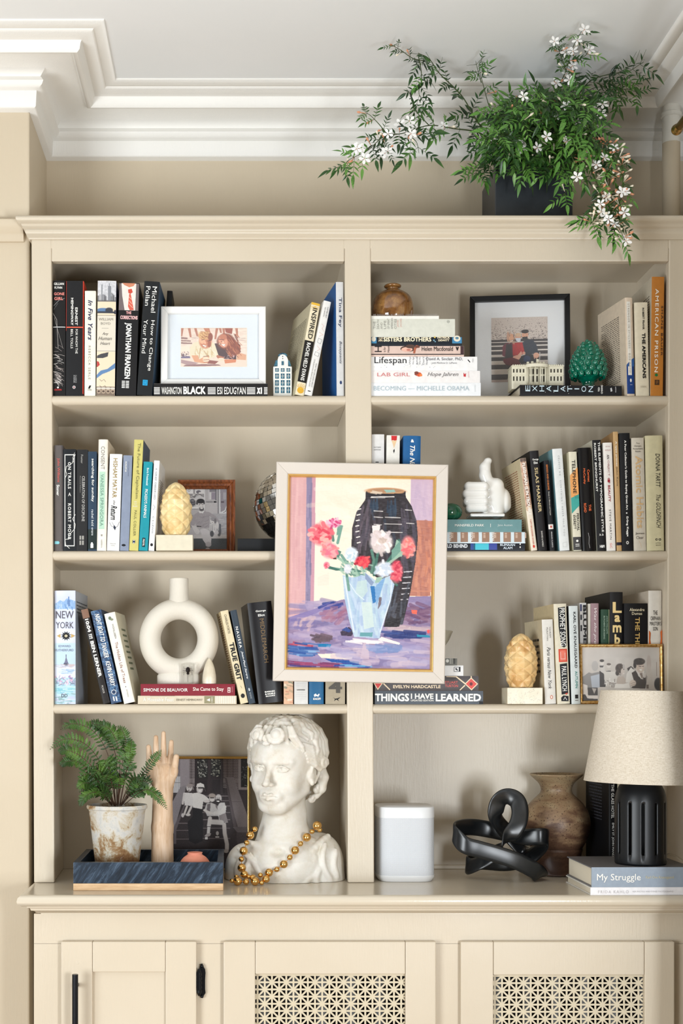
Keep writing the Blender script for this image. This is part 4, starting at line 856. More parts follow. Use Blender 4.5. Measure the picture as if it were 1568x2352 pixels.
c = Canvas(0, 0, 26, 215, 40, 280, (44,72,106)); c.strokes(240,0,0,26,215,[(28,44,74),(70,108,150),(36,58,92),(90,126,160)],(5,14),(1.5,3.5),.9,1.2,.85)
book('navy blue patterned book with white brush lettering leaning left', 255.5, 280, 1402, z, (44,66,98), yaw=-3, dx=-48, d=.13, hard=False, art=c, tx=[('NIGHT BOAT TO TANGIER','V',.32,.78,1410,1512,W_,IB),('KEVIN BARRY','V',.34,.78,1520,1579,W_,IB)], pt=[('O',.5,1592,5.4,5.4,W_),('O',.5,1592,4.4,4.4,(36,56,88)),(.35,.65,1591,1593,W_),(.3,.42,1602,1612,W_),(.55,.67,1603,1613,W_)], group=G5)
book('white book with thin red brown serif lettering leaning left, right of the navy patterned book', 285, 311, 1408, z, (228,224,214), right=(206,200,176), dx=-47, yaw=-5, d=.13, bulge=.003, tx=[('WOHLLEBEN','V',.5,.66,1434,1468,(110,106,100)),('The Hidden Life of Trees','V',.4,.66,1476,1571,(140,92,80)),('GREYSTONE BOOKS','V',.48,.6,1586,1604,(140,136,130))], pt=[('O',.45,1420,3.4,4,(110,120,100)),('O',.6,1424,3.4,2.5,(130,136,110)),('O',.5,1580,.8,1.4,(60,60,50))], righttext=((96,106,80),8,.3,.7,.3,.8), group=G5)
bz, zz = flatbook('cream paperback with striped right end, lower book under the ring vase', 316.5, 543, 1598, 1617.5, (206,194,172), z0=ZS3, Y=.005, d=.085, hard=False, tx=[('A Moveable Feast','H',329,399,1602.5,1611,W_),('ERNEST HEMINGWAY','H',405,465,1605,1610,(120,112,96))], pt=[(469,493,1599,1616,(142,136,106)),('G',[(474,1608),(482,1604),(482,1611)],W_),(486,487,1601,1614,W_)]+[(495+k*4.2,497+k*4.2,1599,1616,(232,226,210)) for k in range(11)]+[(345+k*2.2,346.2+k*2.2,1598,1599.2,(90,80,70)) for k in range(26)], group='books stacked under the ring vase')
_, z_ring = flatbook('deep red book with white capitals directly under the ring vase', 323, 539.5, 1570.5, 1597.5, (128,32,46), z0=zz, Y=.005, d=.085, tx=[('SIMONE DE BEAUVOIR','H',329.5,431,1581,1588.5,W_,dict(bold=.008)),('She Came to Stay','H',443,513.5,1578.5,1589.5,(236,214,206),dict(bold=.012)),('NORTON','V',532,534.5,1577,1590,(196,140,140))], pt=[(522.5,529,1579,1591,(226,200,196)),('O',525.5,1583,2,1.6,(110,28,40)),('O',525.5,1588,2,1.6,(110,28,40))], group='books stacked under the ring vase')
book('cream book with heavy black lettering leaning left beside the ring vase', 552.5, 570.5, 1403, z, (214,200,166), left=(190,172,134), dx=-47, yaw=5, d=.12, tx=[('CHARLES PORTIS','V',.36,.66,1412,1456,(90,76,60)),('TRUE GRIT','V',.2,.82,1477,1564,(28,26,26),BB)], pt=[('O',.5,1600,4.4,5,(30,28,28)),('L',[(.5,1577),(.6,1583)],.6,(80,60,40))], lefttext=((120,80,56),34,.25,.8,.1,.95), group=G5)
book('slim slate navy book with hand lettered white words leaning left', 572, 587, 1402, z, (48,60,72), left=(34,44,54), dx=-44, yaw=5, d=.13, tx=[('NAUSEA','V',.28,.68,1440,1489,W_,dict(sp=1.3,bold=.015)),('Jean-Paul Sartre','V',.32,.7,1496,1560,(220,222,224),IB),('ND BOOKS','V',.36,.6,1592,1606,(170,176,182))], pt=[('O',.45,1585,1.6,3.6,(190,196,200))], group=G5)
book('thick black book with gold serif letters, its right edge behind the painting', 594, 650, 1383, z, (38,34,38), left=(52,34,30), dx=-27, yaw=5, d=.15, bulge=.004, rough=.35, tx=[('George','H',.3,.72,1401.5,1407,W_,B_),('Eliot','H',.38,.66,1411,1416.5,W_,B_),('MIDDLEMARCH','V',.42,.6,1422,1524,(130,104,70)),('BARNES','H',.3,.72,1589.5,1593,W_,BB),('& NOBLE','H',.3,.72,1594.5,1598.5,W_,BB),('BOOKS','H',.32,.7,1600,1603,W_,BB)], group=G5)
c = Canvas(0,0,21,220,30,200,(214,172,140)); c.strokes(80,0,0,21,220,[(226,190,160),(190,130,104),(120,130,110),(232,214,190),(176,150,120)],(5,14),(2,5),.3,.5,.8)
book('salmon and sage patterned spine showing below the painting', 651.5, 673, 1400, z, (206,164,134), art=c, hard=False, group=G5)
book('white book with faint ruled lines showing below the painting', 675.5, 707, 1395, z, (212,210,206), tx=[('UNIVERSE','H',.18,.78,1583.5,1586,(60,60,60),B_)], pt=[(.15,.85,1570+k*5,1571+k*5,(200,198,196)) for k in range(8) if k != 2 and k != 3], group=G5)
book('bright blue book with a running dog mark showing below the painting', 709.5, 743, 1398, z, (36,98,142), dx=0, bulge=.003, tx=[('KNOPF','H',.28,.8,1603,1608,W_,BB)], pt=[('G',[(.32,1596),(.45,1593),(.55,1597),(.68,1593),(.72,1596),(.62,1600),(.72,1602),(.5,1599),(.36,1601)],W_)], group=G5)
book('stone coloured book with a dark numeral showing below the painting, against the middle upright', 747, 792, 1396, z, (168,156,134), dx=1, tx=[('4','H',.16,.84,1563,1592,(86,82,76),BB)], pt=[('G',[(.38,1602),(.5,1605),(.62,1604),(.78,1601),(.64,1607),(.7,1611),(.55,1607),(.44,1611),(.48,1606)],(30,26,26))], group=G5)

# ---- third shelf, middle and right ----
G6 = 'books on the third right shelf'; GZ = 'books stacked flat below the painting'
_, z2 = flatbook('slate grey book with big white capitals at the foot of the stack below the painting', 860, 1109, 1587, 1617.5, (84,90,98), z0=ZS3, d=.15, tx=[('THINGS','H',860.5,939,1593,1611,W_,BB),('I HAVE','H',943,995,1593,1605.5,W_,BB),('UPDATED EDITION','H',943,995,1607,1611,W_,B_),('LEARNED','H',1000,1104,1593.5,1611,W_,BB)], pt=[(1100,1109,1611,1617,(40,40,44))], group=GZ)
_, z2 = flatbook('charcoal book with cream capitals and red diamonds in the stack below the painting', 860, 1098, 1552, 1586.5, (86,82,84), z0=z2, d=.15, bulge=.003, tx=[('EVELYN HARDCASTLE','H',902,1011,1573.5,1581,(232,212,184),BB),('STUART','H',1021,1050.5,1564.5,1570.5,(206,104,100),B_),('TURTON','H',1021,1051,1572.5,1578.5,(206,104,100),B_)],
     pt=[('G',[(857,1569),(879,1569),(867,1585)],(224,204,170)),('G',[(860,1570),(876,1570),(867,1582)],(196,66,66)),('G',[(1066,1571),(1081,1556),(1097,1571),(1082,1586)],(226,206,176)),('G',[(1069,1571),(1081,1559),(1094,1571),(1082,1583)],(210,84,80)),('O',1081,1571,3.6,4,(110,50,56)),('G',[(1024,1553.5),(1048,1553.5),(1069,1570),(1066,1571.5),(1046,1555.5),(1024,1555)],(226,206,176)),('G',[(1054,1585),(1066,1573),(1068,1575),(1056,1586)],(226,206,176)),('G',[(1080,1553),(1082.5,1553),(1082.5,1558),(1080,1558)],(226,206,176)),('G',[(879,1571),(881,1569),(896,1584),(894,1585.5)],(226,206,176))], group=GZ)
_, z2 = flatbook('white book with small square drawing, third in the stack below the painting', 900, 1063.5, 1527.5, 1551.5, (230,230,230), z0=z2, d=.13, tx=[('.','H',1019,1020,1540,1542,(40,40,40))], pt=[('G',[(1042,1532),(1057,1532),(1057,1543),(1042,1543)],(50,52,58)),('G',[(1043,1533),(1053,1533),(1053,1542),(1043,1542)],(230,230,230)),('L',)[0:0] or ('G',[(1044,1536),(1048,1534),(1052,1541),(1048,1540)],(60,62,68))], group=GZ)
_, z_gob = flatbook('thin grey patterned book on top of the stack, under the stone goblet', 905, 1049.5, 1510, 1526.5, (112,112,106), z0=z2, d=.12, hard=False, pt=[('O',1027,1518,3.6,4,(214,214,208)),(1033,1034.4,1512,1525,(196,196,190)),(1037,1038,1512,1525,(196,196,190)),(1041,1045,1512,1525,(70,70,68)),(1021,1049,1511,1512,(200,200,194))], group=GZ)
z = ZS3
book('pale grey white book with narrow cover, right of the veined pine cone', 1251.5, 1277, 1423, z, (222,218,210), left=(204,190,160), dx=-8, yaw=5, d=.13, tx=[('VAHRAM','V',.62,.76,1440,1465,(120,114,108)),('MURATYAN','V',.36,.5,1441,1472,(120,114,108)),('Paris versus New York','V',.34,.66,1487,1583,(50,46,46),IT)], pt=[('O',.6,1602,3,4.4,(206,110,76)),('O',.6,1602,1.6,3,(235,228,220))], lefttext=((60,54,50),6,.2,.55,.3,.75), group=G6)
book('cream book with black boxed white lettering and an orange stamp', 1279.5, 1309, 1387, z, (218,210,188), left=(206,188,150), dx=-9, yaw=5, d=.15, tx=[('PROPHET SONG','V',.42,.84,1397,1484,W_,dict(bold=.01)),('PAUL LYNCH','V',.42,.8,1531,1588,W_,dict(bold=.01)),],
     pt=[('G',[(.32,1396),(.88,1394),(.88,1484),(.7,1488),(.5,1485),(.32,1440)],(46,48,54)),('G',[(.3,1526),(.88,1524),(.88,1594),(.36,1596)],(46,48,54)),(.24,.92,1491,1521,(206,72,50)),(.34,.82,1494,1518,(226,120,100)),('L',[(.4,1498),(.4,1514),(.75,1514),(.75,1500)],.6,W_),('G',[(.3,1603),(.5,1598),(.9,1600),(.88,1612),(.32,1611)],(40,42,50)),('L',[(.5,1608),(.62,1602),(.76,1609)],1,W_),('G',[(.62,1594),(.86,1592),(.74,1597)],(206,72,50))], group=G6)
book('pale grey blue book with black capitals ending in a teal word, beside the gold frame', 1312, 1333, 1392, z, (206,212,210), yaw=4, left=(60,58,58), dx=-7, hard=False, d=.14, tx=[('KARL OVE KNAUSGAARD','V',.46,.74,1406,1535,(44,44,48),dict(bold=.012)),('AUTUMN','V',.46,.74,1542,1581,(60,130,120),dict(bold=.012))], pt=[(.4,.75,1596,1605,(50,46,44)),(.4,.75,1608,1610,(120,116,110))], group=G6)
book('white book with stacked black and navy block capitals behind the gold frame', 1333.5, 1349, 1385, z, (218,216,214), yaw=4, dx=-3, Y=.045, d=.13, hard=False, tx=[('BLUME','V',.46,.94,1390,1480,(34,34,38),BB)], pt=[(.06,.3,1388,1404,(50,54,96)),(.08,.3,1412,1424,(40,40,60)),(.08,.3,1436,1450,(40,40,50))], group=G6)
book('thin off white book between the block capitals and the mauve book', 1350, 1356, 1387, z, (214,208,196), yaw=3.5, Y=.045, d=.13, hard=False, group=G6)
book('mauve book with white handwritten script behind the gold frame', 1357, 1375, 1386, z, (152,124,128), Y=.045, d=.13, dx=-1, hard=False, tx=[('Was she pretty','V',.3,.74,1397,1500,(232,222,220),IT)], group=G6)
book('short dark green book with small pale capitals behind the gold frame', 1379.6, 1399, 1400, z, (38,66,48), yaw=3.5, Y=.045, d=.13, hard=False, tx=[('JOHN WILLIAMS','V',.6,.78,1415,1456,(170,190,170)),("BUTCHER'S CROSSING",'V',.28,.46,1415,1468,(170,190,170))], pt=[(.93,1,1400,1600,(196,190,150))], group=G6)
book('black book with stacked gold blackletter letters behind the gold frame', 1400, 1430, 1360, z, (34,30,30), Y=.045, yaw=3.5, d=0.18, tx=[('L','H',.2,.9,1383,1408,(228,200,140),BB),('a','H',.34,.78,1413,1429,(228,200,140),BB),('m','H',.2,.88,1436,1453,(228,200,140),BB),('b','H',.34,.78,1457,1480,(228,200,140),BB)], group=G6)
book('wide black book with gold capitals behind the gold frame, left of the off white book', 1433, 1487, 1386, z, (36,34,38), yaw=3, Y=.04, d=.14, tx=[('Alexandre','H',.22,.86,1397,1404,(232,220,190),dict(bold=.01)),('Dumas','H',.32,.76,1406,1412.5,(232,220,190),dict(bold=.01)),('THE THREE MUS','V',.46,.66,1418,1540,(216,180,110),B_)], group=G6)
book('off white book with narrow black capitals and orange edges against the right upright', 1488.5, 1519.5, 1357, z, (220,214,204), left=(196,184,168), Y=.04, yaw=3, d=0.185, bulge=.003, tx=[('THE','H',.32,.64,1403,1413,(40,38,38)),('ORPHAN','H',.12,.86,1416,1425.5,(40,38,38)),("MASTER'S",'H',.06,.94,1428,1437,(40,38,38)),('SON','H',.3,.66,1440,1449,(40,38,38))], pt=[('G',[(0,1448),(.14,1454),(.1,1470),(.16,1480),(.12,1500),(0,1500)],(206,104,50)),('G',[(1,1446),(.86,1452),(.9,1466),(.84,1480),(.9,1500),(1,1500)],(206,104,50))], group=G6)

# ================= framed pictures =================
def frame_parts(root, w, h, bw, depth, m, x0=0, z0=0, name='frame_rail', prof=None, bevel=.0008):
    """four mitred rails around a w x h frame, face towards -Y; local origin at bottom left"""
    prof = prof or [(0, 0), (bw, 0), (bw, -depth), (0, -depth)]     # (inset, out)
    cs = [((0,0),(1,0)), ((1,0),(1,1)), ((1,1),(0,1)), ((0,1),(0,0))]
    for (a, b_), (c_, d_) in cs:
        q = MB(); rows = []
        for (ux, uz) in ((a, b_), (c_, d_)):
            sx = 1 if ux == 0 else -1; sz = 1 if uz == 0 else -1
            rows.append([(x0+ux*w+sx*i, o, z0+uz*h+sz*i) for i, o in prof])
        k = len(prof); vs = rows[0]+rows[1]
        q.add(vs, [(j, (j+1) % k, (j+1) % k+k, j+k) for j in range(k)]+[tuple(range(k)), tuple(range(2*k-1, k-1, -1))])
        q.build(name, root, m, bevel=bevel, bseg=2, recalc=True)
def glassmat():
    if 'glass' in _M: return _M['glass']
    t = NT('picture_glass'); t.set(.03, 0, .5, (255,255,255)); t.b.inputs['Alpha'].default_value = .035; _M['glass'] = t.m; return t.m
# --- photograph of a couple on a beach ---
c = Canvas(120, 95, 1235, 760, 330, 198, (226,206,192))
c.grain(10, 60, 20, 2)
for x, x2, y2 in ((130,125,240),(245,285,255),(350,400,240),(520,560,170),(720,700,290),(770,800,180),(830,850,210),(1050,1075,230)): c.poly([(x-10,95),(x+36,95),(x2+16,y2),(x2-14,y2)],(176,116,96))
c.poly([(500,95),(600,95),(640,230),(600,170),(530,150)],(186,120,94)); c.poly([(865,95),(1000,95),(985,200),(880,170)],(150,76,62)); c.poly([(1035,200),(1070,190),(1120,262),(1085,250)],(186,120,94))
for (a,b_,c2_,d_) in ((120,250,230,290),(120,300,290,330),(120,340,310,372),(300,262,420,274),(300,292,420,300),(960,262,1230,276),(1000,296,1230,310),(1000,330,1230,338)): c.poly([(a,b_),(c2_,b_+10),(c2_,d_),(a,d_-4)],(130,94,92),.85)
c.rect(120,410,270,500,(228,214,196)); c.strokes(30,130,510,250,600,[(110,80,80),(226,210,196),(90,70,90)],(20,50),(6,14),.4,1,.9); c.poly([(120,590),(270,580),(280,620),(120,620)],(110,100,130)); c.rect(120,625,1235,760,(226,206,190)); c.poly([(120,640),(420,700),(300,760),(120,700)],(170,140,140)); c.poly([(190,735),(480,720),(760,725),(800,745),(520,756),(150,765)],(142,104,104)); c.poly([(600,650),(760,670),(700,720),(560,710)],(140,80,74))
# man
c.poly([(270,450),(320,360),(420,320),(640,330),(720,390),(760,540),(740,590),(620,620),(420,620),(280,590)],(222,210,182)); c.strokes(26,330,400,720,600,[(196,168,120),(232,226,214),(206,180,140),(180,140,100)],(40,110),(10,22),1.3,.5,.6)
c.poly([(300,570),(410,570),(430,640),(480,610),(560,580),(600,590),(580,700),(500,705),(350,680)],(214,156,120)); c.ell(545,640,55,50,(240,206,180)); c.line([(500,590),(590,580)],10,(120,70,60)); c.line([(500,650),(600,640)],9,(150,90,74)); c.line([(510,690),(590,680)],9,(150,90,74))
c.ell(535,320,108,130,(198,128,98)); c.ell(480,300,50,70,(228,170,136)); c.ell(520,225,108,70,(206,160,110)); c.strokes(60,420,150,630,270,[(232,196,140),(170,116,76),(214,170,120),(150,90,64)],(20,50),(6,12),.8,1,.9); c.ell(620,250,40,70,(140,76,60)); c.ell(600,370,30,60,(160,90,70))
c.line([(470,300),(520,290)],10,(90,50,44)); c.line([(560,320),(620,310)],10,(90,50,44)); c.ell(530,350,14,26,(230,176,146)); c.poly([(480,385),(560,400),(540,430),(495,415)],(240,228,220)); c.line([(475,380),(500,415),(560,405)],5,(110,50,44))
# woman
c.poly([(690,360),(900,370),(1130,400),(1130,500),(1060,640),(860,630),(760,580)],(70,44,50)); c.poly([(730,560),(860,600),(840,640),(760,640),(720,590)],(176,110,84)); c.poly([(850,640),(1060,640),(1050,690),(870,710)],(206,128,92)); c.poly([(1060,540),(1140,530),(1230,560),(1225,650),(1060,640)],(212,160,128)); c.rect(1060,530,1070,640,(250,230,210),.6)
c.ell(880,330,150,140,(122,62,48)); c.poly([(830,190),(960,230),(1130,390),(1130,520),(1000,600),(950,580),(900,440)],(132,66,50)); c.strokes(50,880,220,1120,590,[(150,80,58),(104,48,40),(176,104,74),(196,120,86)],(60,140),(6,14),1.0,.3,.8)
c.ell(835,330,78,108,(216,150,122),rot=-.3); c.ell(840,250,60,50,(186,116,90)); c.line([(770,290),(850,300)],12,(110,60,54)); c.line([(800,330),(850,325)],10,(110,60,54)); c.ell(835,340,14,24,(238,184,158)); c.poly([(800,372),(880,375),(860,415),(830,410)],(245,232,226)); c.line([(795,370),(840,415),(885,372)],5,(120,50,44)); c.ell(775,370,20,18,(110,80,70)); c.ell(775,370,13,11,(226,190,160)); c.ell(800,640,60,30,(240,206,184)); c.strokes(20,820,560,1060,620,[(220,190,190),(110,70,80)],(14,30),(5,8),0,1,.8)
c.rect(120,95,1235,101,(120,90,90),.4); CV1 = c
def picture(canvas, root, x0, x1, z0, z1, y=-.001, m=None): return canvas.mesh('photograph', root, x0, x1, z0, z1, off=y, m=m or vcol_mat('glossy_print', .3, .4))
Yf = .045; k = (D+Yf)/F; zb = zt1
wf = thing('picture_frame', (X(369.5,Yf), Yf, zb+.0003), 'white wooden frame with a pale mat around a beach photograph', 'picture frame', rot=(-math.radians(4),0,0))
fw, fh = 240.5*k, (VY-704)*k+CZ-zb
wm = painted('frame_white', (240,239,236), rough=.35, bump=.03)
frame_parts(wf, fw, fh, .0155, .012, wm, prof=[(0,0),(.0155,0),(.0155,-.006),(.0145,-.0115),(.003,-.0125),(0,-.0115)])
m = MB(); m.box(.012, fw-.012, -.0015, .004, .012, fh-.012); m.build('mat_board', wf, flat((214,220,226), .8, grain=False))
gx0, gx1, gz1, gz0 = (415.5-369.5)*k, (566-369.5)*k, fh-(752-704)*k, fh-(841.5-704)*k
m = MB(); m.box(gx0-.0012, gx1+.0012, -.0019, -.0014, gz0-.0012, gz1+.0012); m.build('mat_edge', wf, flat((232,222,206), .8))
picture(CV1, wf, gx0, gx1, gz0, gz1, -.0022)
m = MB(); m.box(.014, fw-.014, -.0042, -.0036, .014, fh-.014); m.build('glass_pane', wf, glassmat())
m = MB(); m.prism_yz([(.006,.001),(.040,.005),(.040,.009),(.008,fh*.6)], fw/2-.02, fw/2+.02); m.build('easel_back', wf, flat((60,58,56), .8), recalc=True)

# --- photograph of three seated people on grandstand steps ---
c = Canvas(200, 210, 1142, 1350, 230, 280, (206,194,184))
c.rect(200,210,1142,600,(196,182,172))
rr = random.Random(8)
for j in range(30):
    y = 225+j*13
    for q in range(26): 
        if rr.random() < .2+.022*j: c.line_local([(rr.uniform(200,1142), y), (rr.uniform(200,1142), y)][0:1]*2, 1, (0,0,0), 0); x = rr.uniform(200,1130); c.rect(x, y, x+rr.uniform(6,10+j), y+5+j*.25, rr.choice([(84,70,66),(120,104,96),(60,50,50)]), .8)
for j in range(8): c.rect(200, 400+j*26, 1142, 404+j*26, (222,208,196), .7)
for (ya, yb2) in ((600,640),(655,704),(722,780),(804,866),(905,975),(1040,1122),(1212,1306)): c.rect(200, ya, 1142, yb2, (56,48,48)); c.rect(200, yb2, 1142, yb2+9, (232,222,212))
c.rect(200,1306,1142,1350,(176,156,146)); c.strokes(60,200,600,1142,1000,[(96,84,82),(70,60,60)],(6,14),(3,6),0,.5,.5)
c.poly([(390,720),(440,665),(520,660),(600,680),(620,900),(560,930),(420,900),(385,880)],(104,34,50)); c.poly([(450,680),(540,680),(560,920),(430,925)],(40,32,34)); c.poly([(400,940),(560,915),(680,930),(690,1050),(600,1080),(440,1040),(400,990)],(100,26,42)); c.poly([(560,660),(720,655),(760,840),(700,880),(560,880)],(176,36,40)); c.strokes(20,580,680,740,860,[(196,50,48),(150,26,34)],(30,70),(6,12),1.4,.4,.7)
c.ell(535,570,46,72,(214,156,122)); c.strokes(40,470,470,600,660,[(186,140,110),(120,84,70),(214,176,146)],(40,80),(6,10),1.4,.3,.8); c.ell(538,585,36,50,(218,160,126)); c.ell(540,622,26,8,(250,240,230)); c.line([(510,620),(575,612)],6,(70,40,40)); c.ell(480,550,20,90,(196,150,124))
c.ell(650,560,46,52,(216,150,120)); c.ell(650,525,50,36,(206,172,140)); c.poly([(610,575),(695,575),(690,630),(655,648),(615,620)],(206,210,220))
c.poly([(720,660),(800,605),(900,620),(960,720),(985,850),(900,850),(860,880),(770,880)],(30,38,54)); c.poly([(690,900),(780,870),(900,870),(940,900),(960,1010),(700,1040),(660,980)],(36,36,46)); c.ell(795,950,60,60,(44,60,96)); c.ell(765,525,52,76,(222,164,134)); c.ell(765,465,62,34,(36,28,28)); c.poly([(718,560),(808,552),(806,605),(765,622),(722,600)],(30,28,30)); c.line([(735,527),(755,525)],6,(60,36,34)); c.line([(780,527),(800,525)],6,(60,36,34))
c.poly([(640,880),(700,810),(715,850),(690,920),(660,960),(560,920),(570,895)],(226,170,146)); c.ell(745,845,26,26,(222,160,136)); c.ell(950,890,50,50,(226,170,144)); c.line([(910,900),(920,950)],12,(226,170,144)); c.line([(945,900),(955,960)],12,(226,170,144)); c.line([(1010,840),(1005,990)],12,(206,200,196)); c.grain(10,5,5,6); CV2 = c
Yf = .178; k = (D+Yf)/F; yaw = math.radians(-6)
bf = thing('picture_frame', (X(1079,Yf), Yf, ZS1+.001), 'black frame with wide white mat and photograph of three people on steps', 'picture frame', rot=(-math.radians(3),0,yaw))
fw, fh = 224*k/math.cos(yaw), Z(682,Yf)-ZS1
bm = flat((26,25,27), .4)
frame_parts(bf, fw, fh, .0115, .018, bm, prof=[(0,.006),(.0115,.006),(.0115,-.012),(0,-.014)])
m = MB(); m.box(.009, fw-.009, -.001, .004, .009, fh-.009); m.build('mat_board', bf, flat((222,222,222), .8, grain=False))
px2 = lambda px: (px-1079)*k/math.cos(yaw); pz2 = lambda py: fh-(py-682)*k
picture(CV2, bf, px2(1127.5), px2(1254), pz2(730+150), pz2(730), -.0014)
m = MB(); m.box(.011, fw-.011, -.004, -.0034, .011, fh-.011); m.build('glass_pane', bf, glassmat())
m = MB(); m.prism_yz([(.007,.002),(.040,.006),(.040,.010),(.009,fh*.6)], fw/2-.02, fw/2+.02); m.build('easel_back', bf, flat((60,58,56), .8), recalc=True)

# --- photograph of a seated man and a child ---
c = Canvas(95, 180, 1225, 1850, 190, 280, (176,172,174))
c.rect(95,180,590,700,(206,204,204)); c.rect(100,190,290,310,(224,222,222)); c.ell(180,225,34,34,(140,138,140)); c.ell(180,225,22,22,(224,222,222)); c.rect(300,190,340,310,(150,146,150)); c.rect(345,190,585,330,(214,212,212)); c.ell(440,270,66,46,(110,106,114)); c.ell(490,300,50,30,(216,212,212)); c.rect(95,320,590,440,(150,146,148)); c.strokes(50,100,325,580,440,[(220,218,216),(90,88,92),(180,176,176)],(30,80),(8,20),0,.5,.8); c.ell(270,560,90,100,(84,82,88)); c.strokes(16,190,480,350,680,[(150,148,150),(60,58,62)],(60,130),(8,14),0,.1,.8); c.ell(470,440,130,60,(196,194,196)); c.rect(95,690,600,720,(230,228,228)); c.rect(95,720,460,745,(140,138,140))
c.rect(590,180,620,760,(206,204,206)); c.rect(700,200,900,480,(190,186,190)); c.rect(740,180,900,270,(130,126,132)); c.rect(790,280,900,470,(146,138,150)); c.rect(740,280,780,480,(206,204,204)); c.rect(900,180,930,500,(110,108,114)); c.rect(640,510,930,565,(190,188,190)); c.rect(645,520,830,560,(110,108,112),.7); c.rect(850,522,930,560,(20,20,24)); c.rect(640,570,960,960,(186,182,184)); c.rect(960,180,1000,960,(140,138,142)); c.rect(1000,180,1225,860,(206,206,208)); c.poly([(1030,200),(1200,200),(1200,640),(1150,770),(1040,820)],(146,140,148)); c.rect(1050,520,1135,570,(100,90,100)); c.rect(1110,280,1190,480,(166,162,168)); c.line([(1215,700),(1180,800),(1120,830)],12,(50,50,54))
c.rect(760,860,1225,1440,(170,168,172)); c.strokes(14,1030,900,1220,1400,[(150,148,154),(190,188,190)],(80,160),(20,40),0,.1,.6); c.rect(95,900,300,1300,(140,138,140)); c.rect(95,1440,1225,1540,(190,186,186)); c.rect(95,1540,1225,1850,(80,84,88)); c.rect(380,1490,560,1520,(200,196,196)); c.poly([(1000,1130),(1050,1150),(1060,1400),(1000,1440)],(96,98,106))
c.poly([(220,1130),(280,920),(420,820),(600,800),(730,820),(900,920),(1010,1060),(1000,1180),(930,1180),(880,1020),(740,930),(740,1240),(600,1260),(380,1200),(360,1120),(280,1240),(230,1200)],(158,152,156)); c.strokes(16,400,900,720,1230,[(130,124,130),(180,174,176)],(80,190),(8,14),-.4,.5,.6)
c.poly([(440,800),(500,780),(600,780),(560,860),(520,840),(470,850)],(216,214,214)); c.ell(500,620,88,150,(206,202,202)); c.ell(495,520,106,66,(44,42,46)); c.ell(400,560,26,60,(60,58,62)); c.ell(590,560,20,50,(60,58,62)); c.ell(522,735,66,62,(96,92,96)); c.line([(450,620),(480,612)],14,(50,48,52)); c.line([(530,618),(565,614)],14,(50,48,52)); c.ell(515,660,16,30,(220,216,214)); c.poly([(478,695),(570,695),(545,730),(500,730)],(240,238,236)); c.line([(465,700),(480,690),(570,690)],10,(90,86,90))
c.ell(250,1350,140,110,(176,172,174)); c.poly([(240,1180),(360,1200),(480,1340),(440,1420),(380,1430),(330,1360)],(196,192,192)); c.poly([(390,1195),(520,1200),(520,1225),(390,1225)],(60,58,60)); c.poly([(480,1300),(600,1260),(730,1330),(790,1560),(780,1700),(640,1690),(560,1580)],(196,192,194)); c.ell(710,1700,80,70,(176,172,176)); c.ell(690,1830,60,40,(170,160,160))
c.ell(820,1070,60,70,(214,210,210)); c.ell(850,1010,76,50,(150,146,150)); c.ell(895,1060,30,70,(120,116,120)); c.line([(790,1060),(805,1058)],10,(60,58,60)); c.line([(840,1062),(856,1060)],10,(60,58,60)); c.line([(800,1105),(835,1105)],8,(120,100,104)); c.poly([(750,1140),(900,1130),(920,1300),(860,1400),(750,1300)],(224,220,220))
for q in range(5): c.line([(770+q*30,1140),(775+q*28,1320)],10,(80,78,82))
c.ell(805,1410,52,84,(84,84,88)); c.ell(1000,1400,46,80,(96,96,100)); c.ell(930,1380,60,60,(196,192,194)); c.ell(950,1180,40,100,(206,202,202)); c.grain(8,8,8,6); CV3 = c
Yf = .172; k = (D+Yf)/F
woodf = NT('walnut_frame'); woodf.set(.3, 0, .5); co = woodf.coord((1,1,.25)); woodf.l(woodf.ramp(woodf.noise(co, 220, 4, .6, .6), [(.3,(84,42,22)),(.5,(128,70,38)),(.72,(158,92,52))]), woodf.b.inputs['Base Color']); woodf = woodf.m
wf2 = thing('picture_frame', (X(408.5,Yf), Yf, ZS2+.001), 'reddish brown wooden frame with a monochrome photograph of a seated man and child', 'picture frame', rot=(-math.radians(3),0,0))
fw, fh = 131.5*k, Z(1104,Yf)-ZS2
frame_parts(wf2, fw, fh, .019, .016, woodf, prof=[(0,.006),(.0195,.006),(.0195,-.004),(.017,-.006),(.0155,-.0085),(.0145,-.007),(.0135,-.010),(.009,-.011),(.004,-.016),(.0,-.015)])
m = MB(); m.box(.015, fw-.015, 0, .004, .015, fh-.015); m.build('backing', wf2, flat((90,80,70), .8))
picture(CV3, wf2, .0185, fw-.0185, .0185, fh-.0185, -.0006)
m = MB(); m.prism_yz([(.008,.002),(.040,.006),(.040,.010),(.009,fh*.6)], fw/2-.02, fw/2+.02); m.build('easel_back', wf2, flat((60,52,46), .8), recalc=True)

